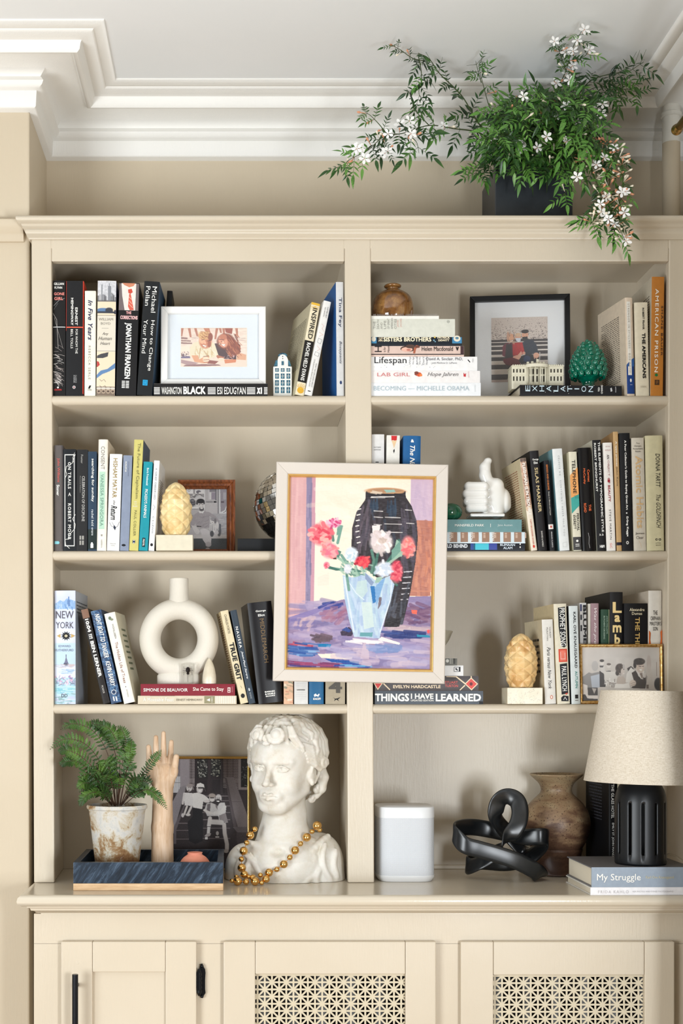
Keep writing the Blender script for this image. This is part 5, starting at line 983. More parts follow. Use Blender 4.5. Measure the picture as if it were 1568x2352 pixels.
# --- wedding photograph ---
c = Canvas(130, 125, 1512, 1075, 300, 206, (196,188,180))
c.grain(6,80,80,3); c.rect(430,125,1512,300,(186,178,170),.3)
c.poly([(140,650),(250,570),(300,590),(440,560),(440,840),(140,840)],(140,136,134)); c.ell(360,460,60,90,(176,170,166)); c.poly([(280,640),(440,600),(440,840),(300,840)],(180,186,196))
c.ell(485,400,36,52,(214,206,198)); c.ell(484,366,40,24,(56,48,46)); c.ell(605,455,34,44,(210,202,194)); c.ell(606,428,38,20,(96,84,78)); c.poly([(440,545),(500,570),(560,700),(540,830),(440,830)],(54,48,48)); c.poly([(470,470),(520,450),(540,560),(510,590),(460,560)],(206,200,194)); c.poly([(445,450),(520,452),(500,485),(445,482)],(80,74,74)); c.poly([(555,548),(640,545),(640,582),(560,576)],(40,34,36)); c.poly([(520,560),(740,560),(760,760),(640,840),(520,700)],(212,206,198)); c.strokes(40,530,680,740,820,[(236,232,226),(150,140,132),(206,198,190)],(20,50),(12,22),.5,1.2,.8); c.rect(640,760,760,840,(120,112,106),.4)
c.ell(800,500,76,82,(66,54,48)); c.ell(755,585,32,44,(56,46,42)); c.strokes(16,740,440,860,600,[(96,80,70),(50,42,38)],(40,90),(8,12),1.2,.5,.7); c.ell(852,560,34,60,(204,192,182)); c.ell(870,470,20,44,(180,172,166)); c.line([(858,520),(880,520)],8,(50,42,40)); c.poly([(860,590),(880,586),(872,606)],(235,230,226)); c.poly([(780,640),(860,640),(920,720),(900,770),(800,780),(740,770),(745,690)],(186,172,160)); c.poly([(720,770),(860,780),(960,760),(980,850),(700,850)],(226,220,212))
c.poly([(930,500),(1000,460),(1050,500),(1020,560),(950,560)],(66,58,56)); c.poly([(1000,480),(1060,540),(1050,700),(960,760),(900,740),(920,600)],(220,214,206)); c.poly([(1010,580),(1080,540),(1180,700),(1240,560),(1290,650),(1250,860),(1000,850),(1060,760)],(62,52,48)); c.poly([(1080,500),(1180,600),(1210,700),(1130,640)],(222,216,208)); c.poly([(1150,590),(1200,580),(1215,700),(1180,660)],(140,124,112)); c.poly([(1200,520),(1240,560),(1210,690)],(224,218,210)); c.ell(1240,620,24,50,(206,198,190)); c.ell(1165,480,74,98,(206,188,174)); c.ell(1150,380,100,60,(50,42,38)); c.ell(1070,440,28,60,(54,46,42)); c.strokes(20,1060,335,1250,430,[(84,72,64),(40,34,32)],(30,60),(8,14),.3,1,.7); c.line([(1140,462),(1180,468)],9,(50,42,40)); c.line([(1195,470),(1225,462)],9,(50,42,40)); c.poly([(1145,510),(1200,520),(1185,545),(1155,535)],(240,236,230)); c.ell(1195,490,12,22,(220,204,190)); c.ell(1030,760,58,56,(212,196,182)); c.line([(990,770),(1080,745)],6,(140,120,108)); c.line([(1000,800),(1080,780)],6,(140,120,108))
c.ell(1320,420,40,150,(176,160,150),.7); c.ell(1320,640,60,200,(196,186,176),.7); c.rect(1450,390,1462,640,(130,112,104)); c.ell(1480,780,70,110,(40,38,42)); c.poly([(1270,790),(1312,790),(1310,860),(1270,860)],(110,96,88)); c.rect(130,840,400,1075,(66,62,64)); c.poly([(130,770),(220,800),(230,980),(400,980),(400,1040),(220,1030),(180,960),(130,960)],(222,214,208)); c.poly([(300,850),(380,860),(340,950)],(190,182,176)); CV4 = c
goldf = NT('gilt_frame'); goldf.set(.3, .85, .5); co = goldf.coord(); goldf.l(goldf.ramp(goldf.noise(co, 160, 4), [(.3,(176,124,60)),(.5,(222,178,108)),(.7,(244,214,164))]), goldf.b.inputs['Base Color']); goldf.bump(goldf.noise(co, 500, 2), .4, .0006); goldf = goldf.m
Yf = .022; k = (D+Yf)/F
gf = thing('picture_frame', (X(1330,Yf), Yf, ZS3+.0003), 'narrow gilt frame with a monochrome wedding photograph in front of books', 'picture frame', rot=(-math.radians(3),0,0))
fw, fh = 193*k, Z(1479,Yf)-ZS3
frame_parts(gf, fw, fh, .0075, .008, goldf, prof=[(0,.004),(.0075,.004),(.0075,-.002),(.006,-.005),(.0035,-.0065),(.001,-.004),(0,-.002)])
m = MB(); m.box(.005, fw-.005, 0, .003, .005, fh-.005); m.build('backing', gf, flat((90,80,70), .8))
picture(CV4, gf, .0072, fw-.0072, .0072, fh-.0072, -.0006)
m = MB(); m.box(.0074, fw-.0074, -.0018, -.0012, .0074, fh-.0074); m.build('glass_pane', gf, glassmat())

# --- photograph of a family on brownstone steps ---
c = Canvas(-60, 112, 1366, 2150, 240, 342, (60,52,54))
c.rect(-60,112,170,900,(120,112,116)); c.rect(165,112,330,640,(146,138,142)); c.rect(330,112,430,620,(72,62,64))
for j in range(34):
    y = 118+j*15; c.rect(330,y,425,y+3.5,(170,160,160))
    for q in range(3): c.rect(340+q*32+(j%2)*14,y,344+q*32+(j%2)*14,y+15,(170,160,160))
c.rect(40,440,170,750,(206,204,206)); 
for q in range(5): c.rect(50+q*28,440,56+q*28,750,(60,56,58))
c.rect(40,550,170,560,(50,46,48)); c.rect(-60,745,180,780,(60,56,60))
c.rect(430,112,960,760,(44,36,38)); c.rect(470,120,660,470,(36,34,34)); c.rect(720,120,890,440,(36,34,34)); c.strokes(150,480,120,650,460,[(130,130,120),(200,198,190),(60,60,58),(20,20,20)],(10,26),(6,14),.8,1.5,.9,seed=3); c.strokes(150,725,120,885,435,[(130,130,120),(200,198,180),(60,60,58),(20,20,20)],(10,26),(6,14),.8,1.5,.9,seed=4)
for (a,b_,c2_,d_) in ((500,510,660,740),(725,490,890,740)): c.rect(a,b_,c2_,d_,(54,44,46)); c.rect(a+10,b_+10,c2_-10,d_-10,(40,33,35))
c.rect(660,112,715,760,(54,44,46)); c.rect(890,112,925,760,(58,50,52))
c.poly([(930,112),(1366,112),(1366,700),(1180,640),(950,500)],(74,62,62))
for j in range(36):
    y = 118+j*15
    c.rect(935,y,1205,y+3.5,(150,138,136))
    for q in range(8): c.rect(945+q*34+(j%2)*16,y,949+q*34+(j%2)*16,y+15,(150,138,136))
c.rect(1200,112,1366,690,(136,126,124)); c.rect(1245,112,1366,640,(40,38,38)); c.strokes(40,1260,130,1366,630,[(80,80,78),(130,128,126),(20,20,20)],(14,40),(6,14),1,1.2,.8)
c.rect(-60,780,960,2150,(52,45,47)); 
for j,(y,) in enumerate(((800,),(885,),(985,),(1105,),(1240,),(1400,),(1590,))): c.rect(560,y,1060,y+14,(120,110,112)); c.rect(100,y+200,420,y+215,(110,100,102)) if j>2 else None
c.poly([(170,640),(270,600),(260,700),(100,1300),(60,1500),(-60,1500),(-60,1100)],(132,126,130)); c.poly([(60,1380),(240,960),(260,980),(100,1440),(100,1700),(60,1700)],(96,88,92))
c.poly([(960,460),(1120,460),(1366,1180),(1366,1420),(1200,1420),(990,640)],(122,112,112)); c.poly([(960,460),(1000,480),(1180,1400),(1120,1400)],(90,80,82)); c.poly([(1100,1380),(1366,1380),(1366,1500),(1180,1480)],(100,92,94)); c.poly([(1170,1480),(1366,1480),(1366,2150),(1170,1640)],(74,66,68)); c.rect(1080,910,1260,918,(80,72,74))
# woman with child on her arm
c.poly([(395,1020),(560,1040),(580,1300),(570,1640),(440,1700),(330,1640),(300,1300),(390,1180)],(26,24,28)); c.poly([(370,760),(480,740),(600,790),(690,870),(640,930),(580,900),(560,1050),(400,1020),(370,900)],(222,218,214)); c.ell(515,680,58,76,(206,200,198)); c.poly([(450,640),(470,580),(530,560),(590,590),(600,650),(530,625)],(226,222,218)); c.rect(485,640,570,668,(26,24,26)); c.poly([(490,700),(550,700),(530,722),(505,722)],(245,242,240)); c.line([(450,650),(455,740)],14,(70,62,62)); c.line([(590,650),(620,715)],12,(80,72,70)); c.ell(640,905,60,26,(214,206,202))
c.poly([(235,740),(380,750),(400,900),(390,990),(250,980),(240,900)],(214,210,208)); c.line([(240,760),(215,950)],36,(206,200,198)); c.line([(290,1000),(240,1150)],36,(206,200,196)); c.line([(370,1000),(310,1130)],40,(206,200,196)); c.ell(215,1165,26,40,(200,194,192)); c.ell(310,1155,44,26,(206,200,196)); c.ell(330,660,52,62,(206,200,198)); c.ell(340,610,60,36,(150,140,138)); c.line([(385,620),(400,680)],18,(150,140,138)); c.line([(305,655),(322,652)],9,(50,46,48)); c.line([(340,655),(357,650)],9,(50,46,48)); c.ell(322,700,14,10,(70,60,60))
# man and boy seated
c.poly([(870,930),(960,930),(985,1050),(975,1130),(1020,1300),(870,1330),(850,1190),(820,1150),(790,1080)],(206,202,200)); c.poly([(860,1170),(975,1120),(1020,1300),(870,1320)],(140,132,132)); c.line([(950,1340),(960,1500),(1000,1700),(1000,1790)],70,(196,188,184)); c.ell(985,1830,44,36,(176,168,166)); c.line([(900,1300),(730,1290)],90,(200,194,190)); c.ell(850,850,56,76,(206,200,198)); c.ell(840,905,52,44,(50,44,46)); c.poly([(810,890),(870,890),(860,915),(820,912)],(240,236,232)); c.line([(815,845),(835,843)],9,(40,36,38)); c.line([(855,845),(875,843)],9,(40,36,38))
c.poly([(640,940),(720,930),(790,960),(830,1060),(840,1180),(650,1180),(600,1060)],(196,192,190)); c.poly([(650,960),(710,940),(700,1090),(640,1080)],(110,102,104)); c.poly([(790,950),(830,990),(830,1060),(800,1010)],(120,112,112)); c.line([(600,1070),(690,1120),(780,1130)],44,(210,204,200)); c.line([(960,1010),(900,1110),(780,1130)],60,(214,210,206)); c.ell(735,850,52,66,(212,206,202)); c.ell(735,800,62,44,(170,158,150)); c.rect(700,826,770,850,(80,72,72)); c.line([(715,885),(755,885)],8,(240,236,232)); c.line([(700,1220),(680,1360)],70,(206,200,196)); c.line([(680,1380),(670,1500)],56,(214,210,208)); c.rect(650,1372,712,1382,(80,72,74)); c.poly([(600,1550),(650,1500),(720,1500),(700,1550),(640,1570)],(176,168,168)); c.rect(610,1570,660,1612,(226,222,220)); c.ell(830,1500,26,40,(176,170,168)); c.rect(795,1560,860,1580,(226,222,220)); c.grain(8,6,6,6); CV5 = c
Yf = .215; k = (D+Yf)/F
brassf = NT('polished_brass'); brassf.set(.22, 1, .5, (206, 164, 92)); brassf = brassf.m
ff = thing('picture_frame', (X(378,Yf), Yf, ZS4+.0003), 'thin brass frame with a monochrome family photograph behind the marble tray', 'picture frame', rot=(-math.radians(4),0,0))
fw, fh = (574-378)*k, Z(1738,Yf)-ZS4
frame_parts(ff, fw, fh, .0055, .010, brassf, prof=[(0,.004),(.0062,.004),(.0062,-.004),(.005,-.007),(.001,-.007),(0,-.005)])
m = MB(); m.box(.004, fw-.004, 0, .003, .004, fh-.004); m.build('backing', ff, flat((60,50,50), .8))
picture(CV5, ff, .006, fw-.006, .006, fh-.006, -.0006)

# ================= the flower painting =================
def pc(x, y):   # zoom coordinates -> straightened canvas coordinates
    a = math.radians(1.0); cx, cy = 790, 965; dx, dy = x-cx, y-cy
    return (cx+dx*math.cos(a)+dy*math.sin(a), cy-dx*math.sin(a)+dy*math.cos(a))
class RC(Canvas):
    def mask(s, pts):
        k = s.px; s.px = np.zeros_like(k); s.poly(pts, (1,1,1)); m = s.px[..., :1].copy(); s.px = k; return m
    def within(s, m, fn): k = s.px.copy(); fn(); s.px = s.px*m+k*(1-m)
    def poly(s, pts, c, a=1.0): super().poly([pc(*p) for p in pts], c, a)
    def ell(s, x, y, rx, ry, c, a=1.0, rot=0.0, soft=.12): x, y = pc(x, y); super().ell(x, y, rx, ry, c, a, rot, soft)
    def line(s, pts, w, c, a=1.0): super().line([pc(*p) for p in pts], w, c, a)
c = RC(219, 194, 1361, 1736, 400, 540, (230,216,198))
c.grain(4, 60, 60, 2)
c.poly([(200,180),(362,180),(358,1285),(200,1340)],(206,162,162)); c.poly([(362,180),(406,180),(392,1275),(352,1290)],(132,122,150)); c.poly([(406,180),(436,180),(420,1260),(392,1270)],(190,142,156)); c.strokes(60,215,200,350,1280,[(214,172,170),(196,148,150),(206,160,164)],(150,350),(16,34),1.56,.02,.35); c.strokes(24,360,200,398,1270,[(110,104,134),(156,140,166)],(60,160),(8,16),1.58,.03,.5)
c.poly([(436,180),(1195,180),(1195,800),(900,1100),(640,1180),(420,1260)],(232,218,200)); c.strokes(40,450,220,1180,700,[(238,226,210),(226,210,190)],(100,260),(30,60),.1,.5,.3); c.poly([(450,1000),(540,960),(540,1060),(450,1070)],(230,206,192),.6)
c.poly([(1195,190),(1380,195),(1370,540),(1190,535)],(192,168,188)); c.strokes(20,1210,220,1360,520,[(200,176,192),(180,158,182)],(60,140),(18,30),1.57,.2,.4); c.poly([(1190,535),(1370,540),(1350,1150),(1160,1150)],(178,116,98)); c.strokes(50,1220,560,1350,1130,[(196,124,96),(160,102,92),(206,140,112),(170,110,98)],(50,140),(14,26),1.57,.3,.5); c.rect(1180,1095,1360,1108,(196,130,104),.7)
c.poly([(200,1330),(640,1180),(700,1170),(1360,1150),(1360,1760),(190,1760)],(136,120,158))
tab = [(122,112,152),(150,136,172),(168,150,178),(112,100,142),(142,116,142),(178,160,182)]
c.strokes(330,215,1200,1360,1735,tab,(60,220),(18,44),.02,.35,.55)
c.poly([(205,1330),(640,1180),(520,1240),(440,1290),(215,1370)],(122,108,160),.7); c.strokes(10,470,1200,640,1260,[(36,52,124),(90,84,150)],(60,120),(10,22),-.3,.2,.8)
c.strokes(22,520,1240,680,1360,[(150,96,120),(126,84,120),(160,120,140)],(40,110),(16,30),-.5,.5,.6); c.strokes(14,260,1330,430,1420,[(196,166,170),(110,100,150)],(30,90),(16,30),-.6,.8,.6)
c.poly([(630,1440),(700,1400),(740,1440),(720,1475),(640,1470)],(56,44,66)); c.poly([(640,1425),(680,1400),(720,1430),(700,1445)],(50,70,134)); c.strokes(16,420,1470,560,1520,[(96,76,86),(80,64,76)],(40,90),(14,24),0,.4,.8); c.poly([(450,1535),(560,1540),(550,1565),(455,1562)],(0,110,160)); c.strokes(8,240,1540,420,1560,[(150,56,86),(176,80,96)],(60,140),(8,16),.15,.1,.9)
c.strokes(22,260,1540,420,1640,[(30,70,140),(120,160,200),(60,96,156)],(90,200),(8,18),.05,.08,.8); c.poly([(450,1620),(620,1615),(730,1640),(720,1665),(480,1650)],(230,214,196)); c.poly([(500,1655),(780,1680),(780,1705),(560,1685)],(24,74,146)); c.strokes(12,215,1680,660,1730,[(110,44,90),(150,60,96),(60,44,110)],(120,260),(10,18),.05,.05,.85); c.strokes(8,600,1700,900,1725,[(40,60,140),(96,160,200)],(80,160),(8,14),.05,.1,.9)
c.strokes(40,620,1500,1340,1700,[(168,160,190),(150,140,178),(196,176,188)],(100,240),(22,44),.03,.2,.6); c.poly([(820,1500),(860,1500),(860,1660),(790,1660)],(196,176,188),.8); c.poly([(960,1480),(1110,1530),(1100,1545),(930,1505)],(230,220,214)); c.strokes(12,690,1500,960,1530,[(226,218,218)],(80,160),(10,18),.05,.1,.8); c.strokes(18,870,1540,1120,1600,[(110,130,176),(140,150,190)],(60,140),(12,26),0,.2,.7)
c.strokes(30,1150,1200,1340,1360,[(110,74,104),(96,62,96),(130,96,120),(90,76,120)],(50,120),(16,30),.1,.5,.7); c.poly([(1200,1262),(1245,1265),(1240,1298),(1200,1290)],(236,100,80)); c.poly([(1320,1420),(1345,1425),(1342,1455),(1325,1450)],(226,80,80)); c.strokes(12,1000,1380,1340,1420,[(176,150,160),(196,176,176)],(90,200),(14,24),.02,.1,.7); c.strokes(16,1000,1430,1300,1480,[(30,44,104),(50,70,130)],(90,180),(14,26),.03,.1,.8); c.poly([(1240,1462),(1345,1468),(1345,1485),(1245,1482)],(30,130,160))
# tall dark vase
c.poly([(835,300),(1150,300),(1155,350),(1200,420),(1240,540),(1250,680),(1230,880),(1190,1120),(1130,1380),(975,1400),(1040,1100),(800,900),(720,750),(725,600),(760,470),(830,370)],(48,42,46))
mv = c.mask([(835,300),(1150,300),(1155,350),(1200,420),(1240,540),(1250,680),(1230,880),(1190,1120),(1130,1380),(975,1400),(1040,1100),(800,900),(720,750),(725,600),(760,470),(830,370)]); keep = c.px.copy()
c.strokes(70,740,400,1230,1000,[(66,58,64),(36,32,36),(84,72,80),(54,64,80)],(70,170),(12,28),1.5,.25,.6); c.strokes(20,860,380,930,440,[(50,66,84),(38,52,70)],(40,70),(8,14),1.5,.1,.8); c.strokes(20,990,390,1080,480,[(50,66,84),(38,52,70)],(50,90),(8,14),1.5,.1,.8); c.strokes(30,740,420,860,740,[(96,84,94),(72,66,76)],(80,180),(10,20),1.75,.15,.7); c.strokes(30,1100,380,1240,900,[(72,66,78),(84,76,88)],(90,200),(10,20),1.4,.12,.7)
for (a,b_,c2_) in ((875,352,1060),(880,340,1060),(900,460,970),(990,512,1110),(900,510,970),(985,565,1120),(900,570,960),(995,632,1125),(1150,452,1200),(1160,560,1220)): c.line([(a,b_),(c2_,b_+4)],7,(206,200,196),.9)
for y in range(450,760,45): c.line([(752+abs(600-y)*.12,y),(776+abs(600-y)*.12,y-6)],9,(220,214,208))
for j,y in enumerate(range(955,1200,45)): c.line([(1140-j*5,y),(1200-j*6,y-4)],8,(196,192,196))
c.strokes(30,1010,1080,1180,1370,[(60,62,72),(40,38,44),(80,84,96)],(70,150),(12,22),1.75,.15,.7); c.px = c.px*mv+keep*(1-mv); c.poly([(1010,1330),(1120,1330),(1100,1400),(980,1400)],(34,30,34))
c.ell(992,300,160,28,(190,144,104)); c.ell(1000,296,130,17,(168,128,96)); c.poly([(980,290),(1060,288),(1075,308),(1000,314)],(140,172,160)); c.poly([(835,300),(860,320),(1130,320),(1152,300),(1150,345),(1080,360),(860,350)],(42,38,42)); c.strokes(12,870,300,940,316,[(206,186,164)],(30,60),(8,14),.1,.2,.7); c.line([(880,348),(1060,346)],8,(214,208,204))
# glass vase
c.poly([(650,980),(730,1000),(830,960),(920,1030),(1040,980),(1062,1060),(1030,1200),(960,1400),(945,1495),(740,1480),(700,1340),(665,1170)],(172,190,210))
mg = c.mask([(650,980),(730,1000),(830,960),(920,1030),(1040,980),(1062,1060),(1030,1200),(960,1400),(945,1495),(740,1480),(700,1340),(665,1170)]); keep = c.px.copy()
c.strokes(90,670,1000,1050,1470,[(150,176,204),(196,208,222),(176,200,210),(140,160,196),(200,216,216)],(60,170),(16,34),1.45,.3,.45); c.px = c.px*mg+keep*(1-mg); c.poly([(770,1030),(840,1020),(850,1110),(800,1180),(750,1120)],(190,208,200),.7); c.poly([(800,1200),(880,1200),(900,1400),(820,1420)],(206,218,206),.7); c.poly([(870,1070),(905,1070),(915,1200),(890,1210)],(40,110,170)); c.poly([(905,1080),(960,1020),(990,1000),(960,1100),(920,1230)],(120,160,200)); c.poly([(940,1160),(962,1160),(955,1220),(930,1260)],(110,100,110)); c.line([(665,1000),(690,1160),(740,1440)],12,(206,214,226)); c.line([(1045,1000),(1030,1180),(950,1440)],10,(206,214,226)); c.line([(700,1040),(760,1130),(820,1180)],7,(206,216,224)); c.poly([(790,1445),(890,1445),(885,1480),(785,1475)],(96,150,156)); c.poly([(830,960),(900,1040),(880,1070),(830,1010)],(130,146,176))
# stems and leaves
gr = [(110,150,136),(84,124,110),(150,180,160),(60,104,92)]
for pts_ in ([(560,600),(575,700)],[(610,720),(640,590)],[(560,740),(520,700)],[(600,830),(700,900),(760,980)],[(540,920),(660,940)],[(640,820),(740,960)],[(680,960),(700,1100)],[(880,960),(900,860),(880,780)],[(900,980),(930,800)],[(990,900),(1060,800),(1100,700)],[(1000,900),(1150,780)],[(1040,1000),(1080,1060)]): c.line(pts_, 22, random.choice(gr))
c.poly([(610,570),(655,580),(630,650),(600,660)],gr[0]); c.poly([(500,710),(560,700),(560,740),(520,748)],gr[1]); c.poly([(1080,690),(1160,770),(1120,830),(1060,840),(1040,860)],gr[2]); c.poly([(1040,780),(1110,700),(1110,790),(1040,860)],gr[0]); c.poly([(920,1000),(980,990),(940,1040),(905,1045)],gr[2]); c.poly([(530,900),(640,940),(600,945),(540,930)],gr[3]); c.poly([(700,940),(800,940),(780,990),(740,1000)],gr[2]); c.poly([(560,815),(600,820),(600,855),(565,850)],(70,46,44)); c.poly([(600,770),(640,790),(620,840),(590,830)],gr[1]); c.strokes(30,620,850,860,980,gr,(30,80),(8,16),.7,.8,.8)
def carn(x, y, rx, ry, base, cols, n=26, seed=1):
    c.ell(x, y, rx, ry, base, soft=.2)
    x, y = pc(x, y); r = random.Random(seed)
    for _ in range(n):
        a = r.uniform(0, 2*PI); q = r.uniform(.2, 1.0); cx, cy = x+rx*q*math.cos(a), y+ry*q*math.sin(a); l = r.uniform(.2, .42)*rx
        a2 = a+r.uniform(-1.3, 1.3); c.line_local([(cx-l*.7*math.cos(a2), cy-l*.7*math.sin(a2)), (cx+l*.7*math.cos(a2), cy+l*.7*math.sin(a2))], r.uniform(.2,.4)*rx, r.choice(cols), .85)
pk = [(226,100,112),(236,140,140),(206,60,80),(240,170,160)]
carn(478,650,88,86,(222,96,106),pk,46,1); carn(580,560,54,36,(226,150,176),[(214,120,156),(236,180,196),(196,60,110)],20,2); carn(545,782,64,62,(232,140,150),[(240,160,160),(220,110,130),(236,130,130)],30,3); carn(522,900,24,26,(226,120,140),pk,8,4)
c.poly([(885,580),(950,575),(945,620),(890,660)],(226,216,212)); carn(958,715,88,84,(230,218,214),[(240,232,226),(214,200,200),(206,190,186)],30,5); carn(965,702,34,24,(206,186,176),[(190,170,160)],8,6)
carn(810,868,60,42,(206,36,60),[(226,60,76),(170,24,44),(236,90,90)],30,7); carn(1172,750,54,84,(232,130,130),[(240,160,150),(220,96,104),(236,120,110)],34,8); carn(1078,952,50,88,(214,80,96),[(236,120,126),(190,50,74),(226,100,110)],34,9); carn(978,935,66,62,(214,216,222),[(236,236,238),(190,200,214)],24,10); carn(720,810,52,56,(206,214,222),[(226,230,236),(180,200,210)],20,11); carn(690,930,30,40,(206,206,214),[(230,230,232)],10,12)
CVP = c
rel = (c.vnoise(22,9,3)-.5)*.0004+(c.vnoise(9,30,4)-.5)*.0003
Yp = -.012; k = (D+Yp-.02)/F
cxp, czp = X(828, Yp-.02), Z(1315.5, Yp-.02)
pa = thing('painting', (cxp, Yp, czp), 'oil painting of carnations in a glass vase, in a pale linen and gilt frame', 'painting', rot=(0, math.radians(1.0), 0))
fw, fh = 395*k, 504*k
lin_f = NT('linen_frame'); lin_f.set(.75, 0, .2); co = lin_f.coord((1,1,1))
wv1 = lin_f.n('ShaderNodeTexWave'); wv1.inputs['Scale'].default_value = 420; wv1.inputs['Distortion'].default_value = 2; wv1.bands_direction = 'X'; lin_f.l(co, wv1.inputs['Vector'])
wv2 = lin_f.n('ShaderNodeTexWave'); wv2.inputs['Scale'].default_value = 420; wv2.inputs['Distortion'].default_value = 2; wv2.bands_direction = 'Z'; lin_f.l(co, wv2.inputs['Vector'])
ad = lin_f.n('ShaderNodeMath', operation='ADD'); lin_f.l(wv1.outputs['Fac'], ad.inputs[0]); lin_f.l(wv2.outputs['Fac'], ad.inputs[1])
hf = lin_f.n('ShaderNodeMath', operation='MULTIPLY'); hf.inputs[1].default_value = .5; lin_f.l(ad.outputs[0], hf.inputs[0])
lin_f.l(lin_f.ramp(hf.outputs[0], [(.15,(203,193,182)),(.85,(222,214,205))]), lin_f.b.inputs['Base Color']); lin_f.bump(ad.outputs[0], .3, .0004); lin_f = lin_f.m
bwid = 27*k
frame_parts(pa, fw, fh, bwid, .02, lin_f, -fw/2, -fh/2, prof=[(0,0),(bwid,0),(bwid,-.017),(bwid*.9,-.0185),(.002,-.021),(0,-.019)])
gilt2 = flat((226,184,112), .34, .6, .5); gb = 6.5*k
frame_parts(pa, fw-2*bwid, fh-2*bwid, gb, .012, gilt2, -fw/2+bwid, -fh/2+bwid, name='gilt_slip', prof=[(0,-.004),(gb,-.004),(gb,-.010),(gb*.7,-.0145),(gb*.3,-.017),(0,-.016)], bevel=.0004)
iw, ih = fw-2*bwid-2*gb+.001, fh-2*bwid-2*gb+.001
CVP.mesh('canvas', pa, -iw/2, iw/2, -ih/2, ih/2, off=-.009, relief=rel, m=vcol_mat('oil_paint', .45, .3))
m = MB(); m.box(-fw/2+.01, fw/2-.01, -.0075, 0.004, -fh/2+.01, fh/2-.01); m.build('backing_board', pa, flat((120,100,80), .8))
m = MB(); m.tube([(-.02,.003,fh/2-.03),(0,.006,fh/2-.015),(.02,.003,fh/2-.03)], .001, 6); m.build('hanging_wire', pa, flat((120,110,90), .4, .8))

# ================= turned and moulded things =================
def mottled(name, stops, scale=30, rough=.4, metal=0, spec=.5, bump=.2, bd=.001, det=5, dist=0, sc=(1,1,1), bscale=None, trans=0, coat=0):
    t = NT(name); t.set(rough, metal, spec); co = t.coord(sc); f = t.noise(co, scale, det, .6, dist)
    t.l(t.ramp(f, stops), t.b.inputs['Base Color'])
    if bump: t.bump(t.noise(t.coord(), bscale or scale*4, 4), bump, bd)
    if trans: t.b.inputs['Transmission Weight'].default_value = trans
    if coat: t.b.inputs['Coat Weight'].default_value = coat; t.b.inputs['Coat Roughness'].default_value = .08
    return t.m
def lathe_px(cx, prof, Y, z0px):
    """profile given as (radius px, y px) -> metres about the axis, z measured from the foot"""
    s = (D+Y)/F; return [(r*s, (z0px-y)*s) for r, y in prof]
def smoothprof(p, n=6): return [tuple(q) for q in crom(p, n)]
# amber bottle on the stack
Yb_ = .065; m = MB(); s = (D+Yb_)/F; zb_ = z_b; y0 = Yb(zb_, Yb_)
pr = smoothprof([(0,y0),(30,y0),(42,y0-1),(46,y0-8),(48,y0-22),(47.5,y0-36),(45,y0-48),(38,y0-60),(26,y0-69),(15,y0-74),(13.5,y0-76),(14.5,y0-78),(19,y0-80.5),(19,y0-84),(14,y0-86.5),(9,y0-85),(9,y0-74),(0,y0-72)], 6)
amber = mottled('amber_glass', [(.3,(92,56,24)),(.5,(142,94,46)),(.62,(168,122,66)),(.75,(110,66,32))], 45, .08, 0, .8, .12, .0006, trans=.25, coat=.6)
amb = thing('bottle', (X(901.5,Yb_), Yb_, zb_+.0002), 'squat brown glass bottle with a flared lip on top of the flat stack', 'bottle')
m.lathe(lathe_px(0, pr[:66], Yb_, y0), 64); m.build('body', amb, amber, smooth=True)
m = MB(); m.lathe(lathe_px(0, pr[66:], Yb_, y0), 64); m.build('lip', amb, amber, smooth=True)
# little blue and white canal house
Yh = .045; s = (D+Yh)/F; ch = thing('model_house', (X(648,Yh), Yh, ZS1+.0002), 'small blue and white glazed porcelain canal house on the top left shelf', 'ornament')
porc = flat((228,228,222), .18, 0, .6); blu = mottled('delft_blue', [(.35,(24,62,84)),(.65,(66,120,140))], 120, .15, 0, .6, 0)
hx = lambda a: (a-648)*s; y0 = Yb(ZS1, Yh); hz = lambda b_: (y0-b_)*s
m = MB(); m.prism_xz([(hx(627),0),(hx(669.5),0),(hx(669.5),hz(845)),(hx(661),hz(844)),(hx(661),hz(829)),(hx(658),hz(822)),(hx(655),hz(818)),(hx(648.5),hz(816)),(hx(642),hz(818)),(hx(639),hz(822)),(hx(637),hz(829)),(hx(637),hz(844)),(hx(627),hz(845))], -.012, .022); m.build('facade', ch, porc, bevel=.0008, recalc=True)
m = MB(); m.prism_xz([(hx(628.5),hz(843)),(hx(668),hz(843)),(hx(664),hz(830)),(hx(632.5),hz(830))], -.010, .021); m.build('shoulder_roof', ch, blu, bevel=.001, recalc=True)
m = MB(); m.tube([(hx(639),-.011,hz(821)),(hx(642.5),-.011,hz(817)),(hx(648.5),-.011,hz(815)),(hx(655),-.011,hz(817)),(hx(658.5),-.011,hz(821))], .0022, 8); m.build('gable_coping', ch, blu, smooth=True)
wfirst = None
for ri, (ya, yb2) in enumerate(((850,856),(862,872),(877,888),(893,905))):
    for xx in (635.5, 648.5, 661.5):
        w_ = MB(); ww, hh_ = 3.4*s, (yb2-ya)*s/2
        w_.box(-ww-.0008, ww+.0008, -.0008, 0, -hh_-.0008, hh_+.0008); o = w_.build('window', ch, blu, bevel=0); o.location = (hx(xx), -.0121, hz((ya+yb2)/2))
        pz = MB()
        for a_ in (-1, 1):
            for b2 in (-1, 1): pz.box(a_*ww/2-ww*.36, a_*ww/2+ww*.36, -.0012, -.0007, b2*hh_/2-hh_*.34, b2*hh_/2+hh_*.34)
        q = pz.build('pane', o, blu); mu = MB(); mu.box(-.0004,.0004,-.0016,-.0007,-hh_,hh_); mu.box(-ww,ww,-.0016,-.0007,-.0004,.0004); mu.build('glazing_bar', o, porc)
m = MB(); m.box(hx(646),hx(651),-.0135,-.012,hz(842),hz(833)); m.build('attic_window', ch, blu)
